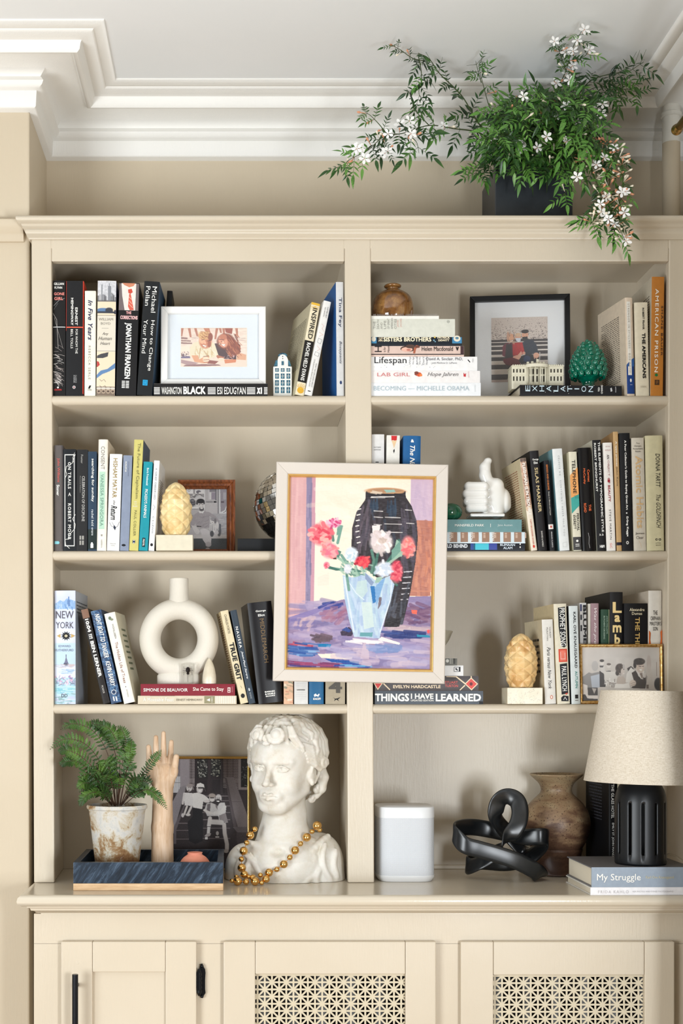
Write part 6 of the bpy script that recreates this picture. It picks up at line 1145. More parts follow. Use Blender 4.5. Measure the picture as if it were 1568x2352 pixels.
for yy in (822, 827):
    m = MB(); m.sphere((hx(648.5), -.0125, hz(yy)), .0011, 10, 6); m.build('stud', ch, flat((40,40,50), .3))
# white presidential style mansion model
Ym = .055; s = (D+Ym)/F; mz = zt2; y0 = Yb(mz, Ym); mh = thing('model_building', (X(1230,Ym), Ym, mz+.0003), 'cream miniature of a columned mansion with round portico, before the black frame', 'ornament')
ivory = flat((220,214,192), .5); ivd = flat((70,66,56), .6); mx = lambda a: (a-1230)*s; mzv = lambda b_: (y0-b_)*s
m = MB(); m.box(mx(1174), mx(1293), -.004, .04, 0, mzv(843)); m.build('main_block', mh, ivory, bevel=.0005)
m = MB(); m.box(mx(1173), mx(1294), -.0055, .0415, mzv(843), mzv(841)); m.box(mx(1173.5), mx(1293.5), -.005, .041, mzv(862.5), mzv(861)); m.build('cornice', mh, ivory)
m = MB(); m.box(mx(1183), mx(1284), .004, .034, mzv(841), mzv(837)); m.build('parapet', mh, ivory)
nb = MB()
for k_ in range(24): nb.box(mx(1176+k_*4.95), mx(1178+k_*4.95), -.005, -.0035, mzv(841), mzv(838.6))
tag(nb.build('balustrade', mh, ivory), kind='stuff')
m = MB(); m.prism_xy([(mx(1232+26*math.cos(a)), -.004-.013*math.sin(a)) for a in [PI*i/16 for i in range(17)]][::-1], mzv(846), mzv(839)); m.build('portico_roof', mh, ivory, recalc=True)
m = MB(); m.prism_xy([(mx(1232+26*math.cos(a)), -.004-.013*math.sin(a)) for a in [PI*i/16 for i in range(17)]][::-1], 0, .002); m.build('portico_step', mh, ivory, recalc=True)
for i in range(6):
    a = PI*(i+.5)/6; m = MB(); m.tube([(mx(1232+24*math.cos(a)), -.004-.0118*math.sin(a), .002), (mx(1232+24*math.cos(a)), -.004-.0118*math.sin(a), mzv(846))], .0013, 10); m.build('column', mh, ivory, smooth=True)
for (xx) in (1178.5,1186,1193.5,1201,1264,1271.5,1279.5,1287):
    for (ya, yb2) in ((849,857),(866,876)):
        m = MB(); m.box(mx(xx-1.7), mx(xx+1.7), -.0046, -.0038, mzv(yb2), mzv(ya)); o = m.build('window', mh, ivd); m = MB(); m.box(mx(xx-2.6), mx(xx+2.6), -.0052, -.0038, mzv(ya), mzv(ya-1.3)); m.build('lintel', mh, ivory)
for i in range(5):
    a = PI*(i+1)/6; 
    for (ya, yb2) in ((849,861),(865,878)):
        m = MB(); m.box(mx(1232+18*math.cos(a)-1.8), mx(1232+18*math.cos(a)+1.8), -.0052, -.0038, mzv(yb2), mzv(ya)); m.build('portico_window', mh, ivd)
for xx, hh_ in ((1214,9),(1224,10),(1236,15),(1242,9),(1250,9)):
    m = MB(); m.box(mx(xx-2.6), mx(xx+2.6), .008, .013, mzv(839), mzv(838-hh_)); m.build('chimney', mh, ivory, bevel=.0003)

# ---- pine cone forms ----
def cone_carved(name, label, cx, ytop, ybot, rmax, Y, zf, mat, n=9, mrow=6.5, amp=.055, peak=.42, cat='ornament', base=None, bmat=None):
    s = (D+Y)/F; H = (ybot-ytop)*s; R = rmax*s; root = thing(name, (X(cx,Y), Y, zf), label, cat)
    z0 = 0
    if base:
        bx0, bx1, bh, bd = base; m = MB(); m.box((bx0-cx)*s, (bx1-cx)*s, -bd/2, bd/2, 0, bh); m.build('plinth', root, bmat or mat, bevel=.001); z0 = bh
    seg, rows = 180, 150; m = MB(); vs = []
    for j in range(rows+1):
        v = j/rows
        rr = math.sin(PI*min(1,max(0,(v**.86)*.93+.07)))**.62 if v > 0 else 0
        rad = R*((1-((v-peak)/(1-peak))**2.1)**.6 if v > peak else (1-.34*((peak-v)/peak)**2.0)) if v < .9999 else 0
        for i in range(seg):
            u = i/seg; g = math.log(1.25+v*1.0)
            a = n*u+mrow*v*(1+.15*v); b_ = n*u-mrow*v*(1+.15*v)
            fa = abs((a % 1)-.5)*2; fb = abs((b_ % 1)-.5)*2
            h = 1-max(fa, fb); h = h**.75; rr2 = rad*(1-amp*1.0)+R*amp*1.7*h*min(1,(1-v)*6+.15)
            if j == rows: rr2 = 0
            an = 2*PI*u; vs.append((rr2*math.cos(an), rr2*math.sin(an), z0+v*H+h*.002*(1-v)))
    fs = [(j*seg+i, j*seg+(i+1)%seg, (j+1)*seg+(i+1)%seg, (j+1)*seg+i) for j in range(rows) for i in range(seg)]; fs.append(tuple(range(seg-1,-1,-1)))
    m.add(vs, fs); m.build('cone', root, mat, smooth=True); return root
def alab(name, c1, c2, c3, vein, vamt):
    t = NT(name); t.set(.32, 0, .45); co = t.coord(); f = t.noise(co, 22, 5, .6, .6); b1 = t.ramp(f, [(.3,c2),(.5,c1),(.72,c3)])
    v = t.noise(co, 34, 6, .62, 2.2); sub = t.n('ShaderNodeMath', operation='SUBTRACT'); sub.inputs[1].default_value = .5; t.l(v, sub.inputs[0]); ab = t.n('ShaderNodeMath', operation='ABSOLUTE'); t.l(sub.outputs[0], ab.inputs[0])
    mask = t.noise(t.coord(), 9, 2); mul = t.n('ShaderNodeMath', operation='MULTIPLY'); r1 = t.n('ShaderNodeValToRGB'); r1.color_ramp.elements[0].position = .0; r1.color_ramp.elements[0].color = (1,1,1,1); r1.color_ramp.elements[1].position = .02*vamt; r1.color_ramp.elements[1].color = (0,0,0,1); t.l(ab.outputs[0], r1.inputs[0])
    r2 = t.n('ShaderNodeValToRGB'); r2.color_ramp.elements[0].position = .45; r2.color_ramp.elements[1].position = .6; t.l(mask, r2.inputs[0]); t.l(r1.outputs[0], mul.inputs[0]); t.l(r2.outputs[0], mul.inputs[1])
    mx_ = t.n('ShaderNodeMix', data_type='RGBA'); t.l(mul.outputs[0], mx_.inputs[0]); t.l(b1, mx_.inputs[6]); mx_.inputs[7].default_value = (*lin(vein), 1); t.l(mx_.outputs[2], t.b.inputs['Base Color'])
    t.b.inputs['Subsurface Weight'].default_value = .12; t.b.inputs['Subsurface Scale'].default_value = .01; return t.m
al1 = alab('alabaster_plain', (232,206,152), (206,168,104), (240,222,178), (150,116,70), .5); al2 = alab('alabaster_veined', (228,192,134), (196,140,76), (240,216,170), (62,50,46), 1.3)
plm = alab('alabaster_plinth', (224,214,190), (214,202,176), (230,222,204), (110,96,82), .5)
Ya = .034; s = (D+Ya)/F
cone_carved('pine_cone', 'smooth honey coloured alabaster pine cone on a cream block, beside the walnut frame', 404, 1108, 1232.5, 36.5, Ya, ZS2+.0002, al1, n=6, mrow=4.2, amp=.085, base=(360,443.5,ZS2*0+(Yb(ZS2,Ya)-1232.5)*s,.066), bmat=flat((214,206,184), .4))
cone_carved('pine_cone', 'alabaster pine cone with dark grey veins on a white veined block, third right shelf', 1196, 1455, 1580, 37.5, Ya, ZS3+.0002, al2, n=6, mrow=4.2, amp=.085, base=(1158,1238.5,(Yb(ZS3,Ya)-1580)*s,.068), bmat=plm)
# green glazed pine cone with separate scales
Yg = .075; s = (D+Yg)/F; gz = zt2; gc = thing('pine_cone', (X(1350,Yg), Yg, gz+.0002), 'glossy green glazed ceramic pine cone on a flared foot, top right shelf', 'ornament')
grn = NT('green_glaze'); grn.set(.07, 0, .6); co = grn.coord(); grn.l(grn.ramp(grn.noise(co, 60, 4), [(.3,(0,70,52)),(.55,(0,108,82)),(.75,(20,140,110))]), grn.b.inputs['Base Color']); grn.b.inputs['Coat Weight'].default_value = .5; grn = grn.m
y0 = Yb(gz, Yg); H = (y0-758)*s
m = MB(); m.lathe([(r*s, (y0-y)*s) for r, y in smoothprof([(0,y0),(17,y0),(18,y0-2),(15.5,y0-8),(14.5,y0-14),(16,y0-21),(22,y0-27),(30,y0-31),(20,y0-33),(0,y0-33)],5)], 48); m.build('foot', gc, grn, smooth=True)
m = MB(); m.lathe([(r*s, (y0-y)*s) for r, y in smoothprof([(10,y0-30),(30,y0-33),(37,y0-45),(37,y0-60),(31,y0-82),(20,y0-103),(8,y0-114),(0,y0-117)],5)], 40); m.build('core', gc, grn, smooth=True)
sc = MB(); sc.sphere((0,0,0), 1, 14, 9, sc=(.95,.62,1.08)); sc.sphere((0,-.5,.25), .42, 10, 6, sc=(1,.6,1.2)); first = sc.build('scale', gc, grn, smooth=True); nfirst = True
rows = [(35,37,7.5,14),(46,39,7.3,14),(57,38,7,14),(68,36,6.6,13),(79,32,6.2,12),(89,27,5.8,10),(99,21,5.4,8),(107,14,5,6),(113,7,4.6,3)]
for j, (dy, r, sz, n_) in enumerate(rows):
    for i in range(n_):
        a = 2*PI*(i+.5*(j%2))/n_
        o = first if nfirst else bpy.data.objects.new('scale', first.data)
        if not nfirst: COL.objects.link(o); o.parent = gc
        nfirst = False
        o.location = (r*s*math.cos(a), r*s*math.sin(a), dy*s); o.rotation_euler = (math.radians(8+j*4), 0, a+PI/2); o.scale = (sz*s*1.05, sz*s, sz*s)
# ---- mirror ball on a black box ----
Yd = .12; s = (D+Yd)/F; bz0, bz1 = ZS2, Z(1237,.05)
m = MB(); m.box(X(545.5,.05), X(700,.05), .05, .20, bz0+.0002, bz1); o = m.build('box', None, flat((32,34,38), .5), bevel=.001); tag(o, 'low black box on the second left shelf under the mirror ball', 'box')
ballr = 84*s; bc_ = Vector((X(666,Yd), Yd, bz1+ballr*.985)); db = thing('mirror_ball', bc_, 'silver mirror ball half hidden behind the painting', 'mirror ball')
m = MB(); m.sphere((0,0,0), ballr*.985, 48, 32); m.build('core', db, flat((60,60,62), .5), smooth=True)
mir = NT('mirror_tile'); mir.set(.04, 1, .5, (222,222,220)); mir = mir.m
tiles = []; R0 = 24; tw = 2*PI*ballr/44
tilt = Euler((math.radians(6), math.radians(-22), 0)).to_matrix()
for j in range(1, 22):
    th = PI*j/22; cnt = max(4, int(round(2*PI*ballr*math.sin(th)/tw)))
    for i in range(cnt): tiles.append((th, 2*PI*(i+.5*(j%2))/cnt))
def tdir(th, ph): return tilt@Vector((math.sin(th)*math.cos(ph), math.sin(th)*math.sin(ph), math.cos(th)))
tiles.sort(key=lambda q: tdir(*q).dot(Vector((-.55,-.8,0))), reverse=True)
tm = MB(); q_ = tw*.46; tm.box(-q_, q_, -q_, q_, 0, .0012); first = tm.build('tile', db, mir, bevel=0); rest = MB(); r = random.Random(3)
for idx, (th, ph) in enumerate(tiles):
    d_ = tdir(th, ph); up = tilt@Vector((0,0,1)); xx = up.cross(d_); xx.normalize(); yy = d_.cross(xx)
    M3 = Matrix((xx, yy, d_)).transposed()@Euler((r.gauss(0,.035), r.gauss(0,.035), 0)).to_matrix()
    if idx < 290:
        o = first if idx == 0 else bpy.data.objects.new('tile', first.data)
        if idx: COL.objects.link(o); o.parent = db
        o.matrix_local = Matrix.Translation(d_*ballr*.985)@M3.to_4x4()
    else:
        p = d_*ballr*.985; vs = [p+M3@Vector((a*q_, b_*q_, c2_)) for c2_ in (0,.0012) for a, b_ in ((-1,-1),(1,-1),(1,1),(-1,1))]; rest.add(vs, [(4,5,6,7),(0,1,5,4),(1,2,6,5),(2,3,7,6),(3,0,4,7)])
tag(rest.build('tile_field', db, mir), kind='stuff')

# ---- ring vase ----
Yv = .055; s = (D+Yv)/F; zv = z_ring
cer = painted('matte_ceramic', (222,216,204), (214,207,194), rough=.75, bump=.5, scale=2.5, spec=.25)
rv = thing('vase', (X(411,Yv), Yv, zv+.0002), 'matte off-white ring shaped vase with a tube neck on the red book', 'vase')
m = MB(); seg, rs = 96, 32; vs = []; yc = Yb(zv, Yv)-1468
for i in range(seg):
    a = 2*PI*i/seg; ca, sa = math.cos(a), math.sin(a); Rx, Rz, rr = 66.5, 69, 24.5
    cx, cz = Rx*ca, Rz*sa
    for j in range(rs):
        b_ = 2*PI*j/rs; vs.append(((cx+rr*math.cos(b_)*ca)*s, rr*1.2*math.sin(b_)*s, (yc+cz+rr*math.cos(b_)*sa)*s))
m.add(vs, [(i*rs+j, ((i+1)%seg)*rs+j, ((i+1)%seg)*rs+(j+1)%rs, i*rs+(j+1)%rs) for i in range(seg) for j in range(rs)]); m.build('ring', rv, cer, smooth=True, recalc=True)
nk = lambda y: (Yb(zv,Yv)-y)*s
m = MB(); m.lathe([(24*s,nk(1386)),(22.3*s,nk(1374)),(21.8*s,nk(1366)),(21.8*s,nk(1331)),(21.3*s,nk(1329)),(19*s,nk(1329)),(18.5*s,nk(1334)),(18.5*s,nk(1380))], 64); m.build('neck', rv, cer, smooth=True)
m = MB(); m.lathe([(0,0),(49*s,0),(50*s,.002),(50*s,nk(1552)),(45*s,nk(1546)),(0,nk(1546))], 64, sy=.62); m.build('foot', rv, cer, smooth=True, angle=50)
# acrylic block with a beetle, ivory cone
acr = NT('clear_acrylic'); acr.set(.02, 0, .5, (250,250,248)); acr.b.inputs['Transmission Weight'].default_value = 1; acr.b.inputs['IOR'].default_value = 1.2; acr = acr.m
Yk = .021; s = (D+Yk)/F; y0 = Yb(z_ring, Yk); ab = thing('paperweight', (X(431.5,Yk), Yk, z_ring+.0002), 'small clear acrylic block with a dark beetle inside, before the ring vase', 'paperweight')
m = MB(); m.box(-15.2*s, 15.2*s, -.007, .007, 0, (y0-1525)*s); m.build('block', ab, acr, bevel=.0008)
m = MB(); bz = (y0-1539)*s; m.sphere((0,0,bz), 5*s, 16, 10, sc=(1,.6,1.35)); m.sphere((0,-.0004,bz-8*s), 3.2*s, 12, 8, sc=(1,.7,.9)); m.build('beetle', ab, flat((38,14,10), .3), smooth=True)
m = MB()
for a_, b_, c_, d_ in ((-4,4,-9,8),(4,4,9,8),(-5,-1,-11,-3),(5,-1,11,-3),(-4,-5,-9,-12),(4,-5,9,-12)): m.tube([(a_*s,0,bz+b_*s),(c_*s,0,bz+b_*s*.6),(c_*s*1.05,0,bz+d_*s)], .00035, 6)
m.tube([(0,0,bz-9*s),(0,0,.004)], .0003, 6); m.build('leg', ab, flat((46,18,12), .4), smooth=True)
ic = mottled('ivory_cone', [(.35,(206,194,170)),(.6,(226,216,196)),(.8,(214,200,172))], 30, .3, 0, .5, .05)
ivc = thing('carved_cone', (X(480.5,Yk), Yk, z_ring+.0002), 'small ivory coloured pointed cone on the red book, right of the beetle block', 'ornament')
m = MB(); m.lathe([(r*s,(y0-y)*s) for r, y in smoothprof([(0,y0),(14,y0),(15.8,y0-3),(15.8,y0-14),(14,y0-28),(10.5,y0-42),(5.5,y0-54),(1.5,y0-59),(0,y0-60)],5)], 40); m.build('body', ivc, ic, smooth=True)
# stone goblet
Yg2 = .05; s = (D+Yg2)/F; y0 = Yb(z_gob, Yg2); stone = mottled('stone_grey', [(.3,(150,144,128)),(.6,(176,170,154)),(.8,(164,156,140))], 50, .6, 0, .4, .2)
gb_ = thing('goblet', (X(980,Yg2), Yg2, z_gob+.0002), 'grey stone goblet half hidden behind the lower right corner of the painting', 'goblet')
m = MB(); m.lathe([(r*s,(y0-y)*s) for r, y in smoothprof([(0,y0),(22,y0),(23,y0-2),(14,y0-5),(10,y0-9),(20,y0-14),(38,y0-26),(50,y0-42),(57,y0-58),(59,y0-62),(56,y0-63),(52,y0-56),(40,y0-34),(20,y0-20),(0,y0-16)],4)], 64); m.build('bowl', gb_, stone, smooth=True)
# green stone egg
Ye = .04; s = (D+Ye)/F; mal = mottled('malachite', [(.3,(10,52,36)),(.5,(24,84,58)),(.62,(44,104,76)),(.8,(170,160,150))], 20, .1, 0, .6, 0, dist=1.5)
eg = MB(); eg.sphere((0,0,0), 1, 24, 16, sc=(27*s, 24*s, 21*s)); o = eg.build('stone_egg', None, mal, smooth=True); o.location = (X(1034,Ye), Ye, z_thumb+21*s*.97); o.rotation_euler = (0, math.radians(0), 0); tag(o, 'polished dark green stone beside the white thumb ornament', 'stone')

# ================= countertop, left bay =================
mar = NT('dark_marble'); mar.set(.28, 0, .5); co = mar.coord((1,1,1), (0, math.radians(38), 0))
f = mar.noise(mar.tilted((0, math.radians(-34), 0), (95, 95, 13)), 1.0, 9, .78, .6); mar.l(mar.ramp(f, [(.36,(20,27,36)),(.5,(34,46,60)),(.62,(70,86,104)),(.74,(140,152,166))]), mar.b.inputs['Base Color']); mar = mar.m
oak = NT('pale_oak'); oak.set(.5); co = oak.coord((.15,1,1)); oak.l(oak.ramp(oak.noise(co, 160, 4), [(.3,(196,158,116)),(.7,(222,190,150))]), oak.b.inputs['Base Color']); oak = oak.m
Yt = -.125; s = (D+Yt)/F; tz = lambda y: Z(y, Yt)-ZS4; tr = thing('tray', (X(168,Yt), Yt, ZS4+.0002), 'rectangular dark veined marble tray on a pale wood base', 'tray')
W = 344.5*s; Dp = .262; zt_, zw = tz(1981), tz(2029.5)
m = MB(); m.box(0, W, 0, Dp, 0, zw); m.build('wood_base', tr, oak, bevel=.001)
m = MB(); th = .013; m.box(0, W, 0, th, zw+.0002, zt_); m.box(0, W, Dp-th, Dp, zw+.0002, zt_); m.box(0, th, th, Dp-th, zw+.0002, zt_); m.box(W-th, W, th, Dp-th, zw+.0002, zt_); m.box(th, W-th, th, Dp-th, zw+.0002, zw+.006); m.build('marble_wall', tr, mar, bevel=.0008)
tfl = ZS4+zw+.0064
# aged pot
Yq = -.005; s = (D+Yq)/F; y0 = Yb(tfl, Yq)
aged = NT('aged_limewash'); aged.set(.85, 0, .2); co = aged.coord(); f = aged.noise(co, 26, 8, .72, .5)
sep = aged.n('ShaderNodeSeparateXYZ'); aged.l(co, sep.inputs[0]); mr = aged.n('ShaderNodeMapRange'); mr.inputs[1].default_value = 0; mr.inputs[2].default_value = .085; mr.inputs[3].default_value = .27; mr.inputs[4].default_value = .035; aged.l(sep.outputs[2], mr.inputs[0])
ad = aged.n('ShaderNodeMath', operation='ADD'); aged.l(f, ad.inputs[0]); aged.l(mr.outputs[0], ad.inputs[1])
aged.l(aged.ramp(ad.outputs[0], [(.36,(176,178,178)),(.5,(204,200,192)),(.585,(190,178,156)),(.65,(150,118,82)),(.76,(118,80,50)),(.9,(176,160,140))]), aged.b.inputs['Base Color']); aged.bump(aged.noise(co, 70, 6, .7), .7, .002); aged = aged.m
pot = thing('plant_pot', (X(269,Yq), Yq, tfl), 'whitewashed weathered tapered pot stained brown, standing in the marble tray', 'plant pot')
m = MB(); m.lathe([(r*s,(y0-y)*s) for r, y in [(0,y0),(46,y0),(48,y0-3),(64.5,1862),(66,1858),(69,1856.5),(70,1852),(68.5,1848),(64,1848),(61,1860),(0,1861)]], 72); m.build('body', pot, aged, smooth=True, angle=40)
soil = flat((40,32,26), .95); m = MB(); m.lathe([(60*s,(y0-1858)*s),(40*s,(y0-1855)*s),(0,(y0-1852)*s)], 32); m.build('soil', pot, soil, smooth=True)
POT = (X(269,Yq), Yq, tfl+(y0-1850.5)*s)
# terracotta bud vase
Yc = -.055; s = (D+Yc)/F; y0 = Yb(tfl, Yc); tc = NT('terracotta'); tc.set(.7, 0, .25); co = tc.coord((1,1,14)); tc.l(tc.ramp(tc.noise(co, 14, 3), [(.3,(206,128,104)),(.7,(226,152,128))]), tc.b.inputs['Base Color']); tc = tc.m
m = MB(); m.lathe([(r*s,(y0-y)*s) for r, y in smoothprof([(0,y0),(20,y0),(28,y0-6),(36,y0-18),(36.5,y0-24),(33,y0-34),(26,y0-43),(17.5,y0-49),(16.5,y0-52),(17.5,y0-54.5),(14,y0-54),(14,y0-46),(0,y0-40)],5)], 56); o = m.build('bud_vase', None, tc, smooth=True); o.location = (X(447.5,Yc), Yc, tfl+.0006); tag(o, 'small round pink terracotta pot in the right end of the tray', 'vase')

# ================= countertop, right bay =================
Ys = .072; s = (D+Ys)/F; y0 = Yb(ZS4, Ys); cxs = 927.5
spk = thing('speaker', (X(cxs,Ys), Ys, ZS4+.0002), 'small white rounded speaker with a dotted grille beside the middle upright', 'speaker')
swh = painted('speaker_white', (226,227,228), rough=.4, bump=.02)
gr_ = NT('speaker_grille'); gr_.set(.6, 0, .3); tc_ = gr_.n('ShaderNodeTexCoord'); sx = gr_.n('ShaderNodeSeparateXYZ'); gr_.l(tc_.outputs['Object'], sx.inputs[0])
def sn(out, k, ph):
    a = gr_.n('ShaderNodeMath', operation='MULTIPLY'); a.inputs[1].default_value = k; gr_.l(out, a.inputs[0]); b2 = gr_.n('ShaderNodeMath', operation='SINE'); gr_.l(a.outputs[0], b2.inputs[0]); return b2.outputs[0]
ar = gr_.n('ShaderNodeMath', operation='ARCTAN2'); gr_.l(sx.outputs[0], ar.inputs[0]); gr_.l(sx.outputs[1], ar.inputs[1])
mm = gr_.n('ShaderNodeMath', operation='MULTIPLY'); gr_.l(sn(sx.outputs[0], 2600, 0), mm.inputs[0]); gr_.l(sn(sx.outputs[2], 2600, 0), mm.inputs[1])
gr_.l(gr_.ramp(mm.outputs[0], [(.05,(220,222,225)),(.35,(160,163,170))]), gr_.b.inputs['Base Color']); gr_ = gr_.m
def sq(rx, n=64, e_=4.0):
    return [(math.copysign(abs(math.cos(2*PI*i/n))**(2/e_), math.cos(2*PI*i/n))*rx, math.copysign(abs(math.sin(2*PI*i/n))**(2/e_), math.sin(2*PI*i/n))*rx) for i in range(n)]
def sqlathe(prof, name, mat, parent, ang=35):
    m = MB(); n = 64; base_ = sq(1, n); vs = [(x*r, y*r, z) for r, z in prof for x, y in base_]
    m.add(vs, [(i*n+k2, i*n+(k2+1)%n, (i+1)*n+(k2+1)%n, (i+1)*n+k2) for i in range(len(prof)-1) for k2 in range(n)]+[tuple(range(n-1,-1,-1)), tuple(range((len(prof)-1)*n, len(prof)*n))]); return m.build(name, parent, mat, smooth=True, angle=ang)
sy_ = lambda y: (y0-y)*s; R_ = 65.8*s
sqlathe([(R_*.82,0),(R_*.92,sy_(2018)),(R_,sy_(2009)),(R_,sy_(2004))], 'base_band', swh, spk)
sqlathe([(R_*.992,sy_(2004)),(R_*.992,sy_(1874))], 'grille', gr_, spk)
sqlathe([(R_,sy_(1874)),(R_,sy_(1853)),(R_*.985,sy_(1850.5)),(R_*.95,sy_(1849))], 'top_cap', swh, spk)
# stoneware vase
Yw = .158; s = (D+Yw)/F; y0 = Yb(ZS4, Yw); stw = NT('stoneware'); stw.set(.42, 0, .5); co = stw.coord()
sep = stw.n('ShaderNodeSeparateXYZ'); stw.l(co, sep.inputs[0]); f = stw.noise(stw.coord((1,1,2.4)), 18, 5, .6, .3)
mr = stw.n('ShaderNodeMapRange'); mr.inputs[1].default_value = 0; mr.inputs[2].default_value = .24; mr.inputs[3].default_value = -.32; mr.inputs[4].default_value = .22; stw.l(sep.outputs[2], mr.inputs[0]); ad = stw.n('ShaderNodeMath', operation='ADD'); stw.l(f, ad.inputs[0]); stw.l(mr.outputs[0], ad.inputs[1])
b1 = stw.ramp(ad.outputs[0], [(.2,(78,52,40)),(.38,(100,72,54)),(.5,(138,110,82)),(.68,(158,136,104)),(.85,(150,136,112))])
sp_ = stw.noise(co, 260, 2, .5); r2 = stw.n('ShaderNodeValToRGB'); r2.color_ramp.elements[0].position = .62; r2.color_ramp.elements[1].position = .68; stw.l(sp_, r2.inputs[0]); mx_ = stw.n('ShaderNodeMix', data_type='RGBA'); stw.l(r2.outputs[0], mx_.inputs[0]); stw.l(b1, mx_.inputs[6]); mx_.inputs[7].default_value = (*lin((70,44,30)), 1); stw.l(mx_.outputs[2], stw.b.inputs['Base Color']); stw.bump(stw.noise(co, 300, 3), .35, .0008); stw = stw.m
vz = thing('vase', (X(1277,Yw), Yw, ZS4+.0012), 'round brown speckled stoneware vase with a flared neck behind the black knot', 'vase')
m = MB(); m.lathe([(r*s,(y0-y)*s) for r, y in smoothprof([(0,y0),(54,y0),(57,y0-3),(56,1985),(56,1965),(59,1952),(57.5,1948),(60,1945),(68,1930),(75,1908),(76.5,1888),(72,1866),(60,1846),(44,1830),(36.5,1822),(35,1812),(40,1800),(50,1790),(59,1782),(60,1779.5),(57,1778.5),(46,1788),(34,1800),(30,1815),(30,1830),(0,1835)],5)], 96); m.build('body', vz, stw, smooth=True)
# books under the lamp
_, zl = flatbook('wide white book lying at the bottom under the table lamp', 1355.5, 1590, 2038.5, 2058, (228,226,228), Y=-.193, z0=ZS4+.0002, zt=Z(2038,-.193), d=.20, yaw=1, tx=[('FRIDA KAHLO','H',1373,1443,2045,2052,(186,182,184),SP),('HER PHOTOS AND OTHER PHOTOGRAPHS','H',1452,1546,2046,2050,(190,188,190))], top=(226,222,214), group='books under the lamp')
_, zl2 = flatbook('thick blue grey book with large white deco lettering directly under the table lamp', 1358, 1592, 1992, 2037, (146,158,172), Y=-.193, z0=zl, zt=Z(1992,-.193), d=.20, yaw=1, top=(112,110,112), tx=[('My Struggle','H',1370,1471,2007,2027,W_,dict(bold=.004)),('Karl Ove Knausgaard','H',1483,1547,2012,2020,(206,196,160))], group='books under the lamp')
gh = book('tall black book with thin white vertical capitals standing behind the lamp', 1398, 1414, 1768, ZS4, (26,25,28), Y=.03, yaw=2, d=.18, hard=False, left=(20,20,24), tx=[('THE GLASS HOTEL','V',.3,.7,1801,1880,W_,dict(bold=.004)),('EMILY ST. JOHN MANDEL','V',.34,.7,1890,1975,W_)], lefttext=((60,60,66),14,.3,.85,.5,.9), group='books beside the lamp')
gh2 = book('book with a thin green edge standing right of the tall black book behind the lamp', 1417, 1436, 1775, ZS4, (186,176,150), Y=.035, yaw=1, d=.17, left=(30,110,70), group='books beside the lamp')
# table lamp
Yl = -.128; s = (D+Yl)/F; y0 = Yb(zl2+.0002, Yl); lp = thing('table_lamp', (X(1470.5,Yl), Yl, zl2+.0004), 'table lamp with slotted matte black base and pale linen drum shade', 'lamp')
mb_ = flat((34,37,42), .38, .1, .5)
m = MB(); n = 120; prof = [(57,y0-1),(58,y0-4),(58,y0-24)]+[(58,y0-24-(k2+1)*6.2) for k2 in range(19)]+[(57.5,y0-148),(56,y0-158),(53,y0-168),(48,y0-178),(40,y0-187),(28,y0-193),(12,y0-195)]
vs = [(r*s*math.cos(2*PI*i/n), r*s*math.sin(2*PI*i/n), (y0-y)*s) for r, y in prof for i in range(n)]
fs = []
for j in range(len(prof)-1):
    for i in range(n):
        if 2 <= j <= 20 and (i % 10) in (4, 5) and not (j in (2, 20) and False): continue
        fs.append((j*n+i, j*n+(i+1)%n, (j+1)*n+(i+1)%n, (j+1)*n+i))
m.add(vs, fs); o = m.build('base', lp, mb_, smooth=True, angle=40); sd = o.modifiers.new('thick', 'SOLIDIFY'); sd.thickness = .0035; sd.offset = -1
o.rotation_euler = (0,0,math.radians(5))
m = MB(); m.lathe([(0,0),(56*s,0),(57*s,.001),(0,.003)], 64); m.build('foot_plate', lp, mb_)
m = MB(); m.tube([(0,0,(195)*s),(0,0,(250)*s)], .006, 16); m.build('lamp_holder', lp, mb_, smooth=True)
m = MB(); m.sphere((0,0,(285)*s), .028, 20, 14, sc=(1,1,1.15)); m.build('bulb', lp, flat((240,238,230), .2), smooth=True)
lsh = NT('shade_linen'); lsh.set(.9, 0, .15); co = lsh.coord(); t2 = lsh.coord((1,1,.2)); f = lsh.noise(t2, 1100, 2, .5); f2 = lsh.noise(lsh.coord((.12,.12,1)), 1100, 2, .5); ad = lsh.n('ShaderNodeMath', operation='ADD'); lsh.l(f, ad.inputs[0]); lsh.l(f2, ad.inputs[1])
hf = lsh.n('ShaderNodeMath', operation='MULTIPLY'); hf.inputs[1].default_value = .5; lsh.l(ad.outputs[0], hf.inputs[0])
lsh.l(lsh.ramp(hf.outputs[0], [(.34,(192,178,156)),(.5,(212,201,184)),(.66,(224,215,200))]), lsh.b.inputs['Base Color']); lsh.bump(ad.outputs[0], .35, .0005)
lsh.b.inputs['Transmission Weight'].default_value = 0; lsh = lsh.m
zb0 = (y0-1796)*s; zt0 = (y0-1587)*s
m = MB(); m.lathe([(131*s,zb0),(131.2*s,zb0+.001)]+[((131-34*t_)*s, zb0+(zt0-zb0)*t_) for t_ in (.01,.3,.6,.99)]+[(97*s,zt0)], 96); o = m.build('shade', lp, lsh, smooth=True); sd = o.modifiers.new('thick', 'SOLIDIFY'); sd.thickness = .0014; sd.offset = -1
o.rotation_euler = (0, math.radians(1.2), 0)
m = MB(); m.tube([(0,0,zt0-.012),(97*s*.94,0,zt0-.012)], .0012, 6); m.tube([(0,0,zt0-.012),(-48*s*.94,84*s*.94,zt0-.012)], .0012, 6); m.tube([(0,0,zt0-.012),(-48*s*.94,-84*s*.94,zt0-.012)], .0012, 6); m.build('shade_carrier', lp, brass, smooth=True)
m = MB(); m.tube([tuple(q) for q in crom([(.045,.035,.006),(.075,.055,.012),(.10,.06,.004),(.14,.065,-.03),(.2,.07,-.052)],8)], .0022, 8); m.build('cord', lp, acr, smooth=True)
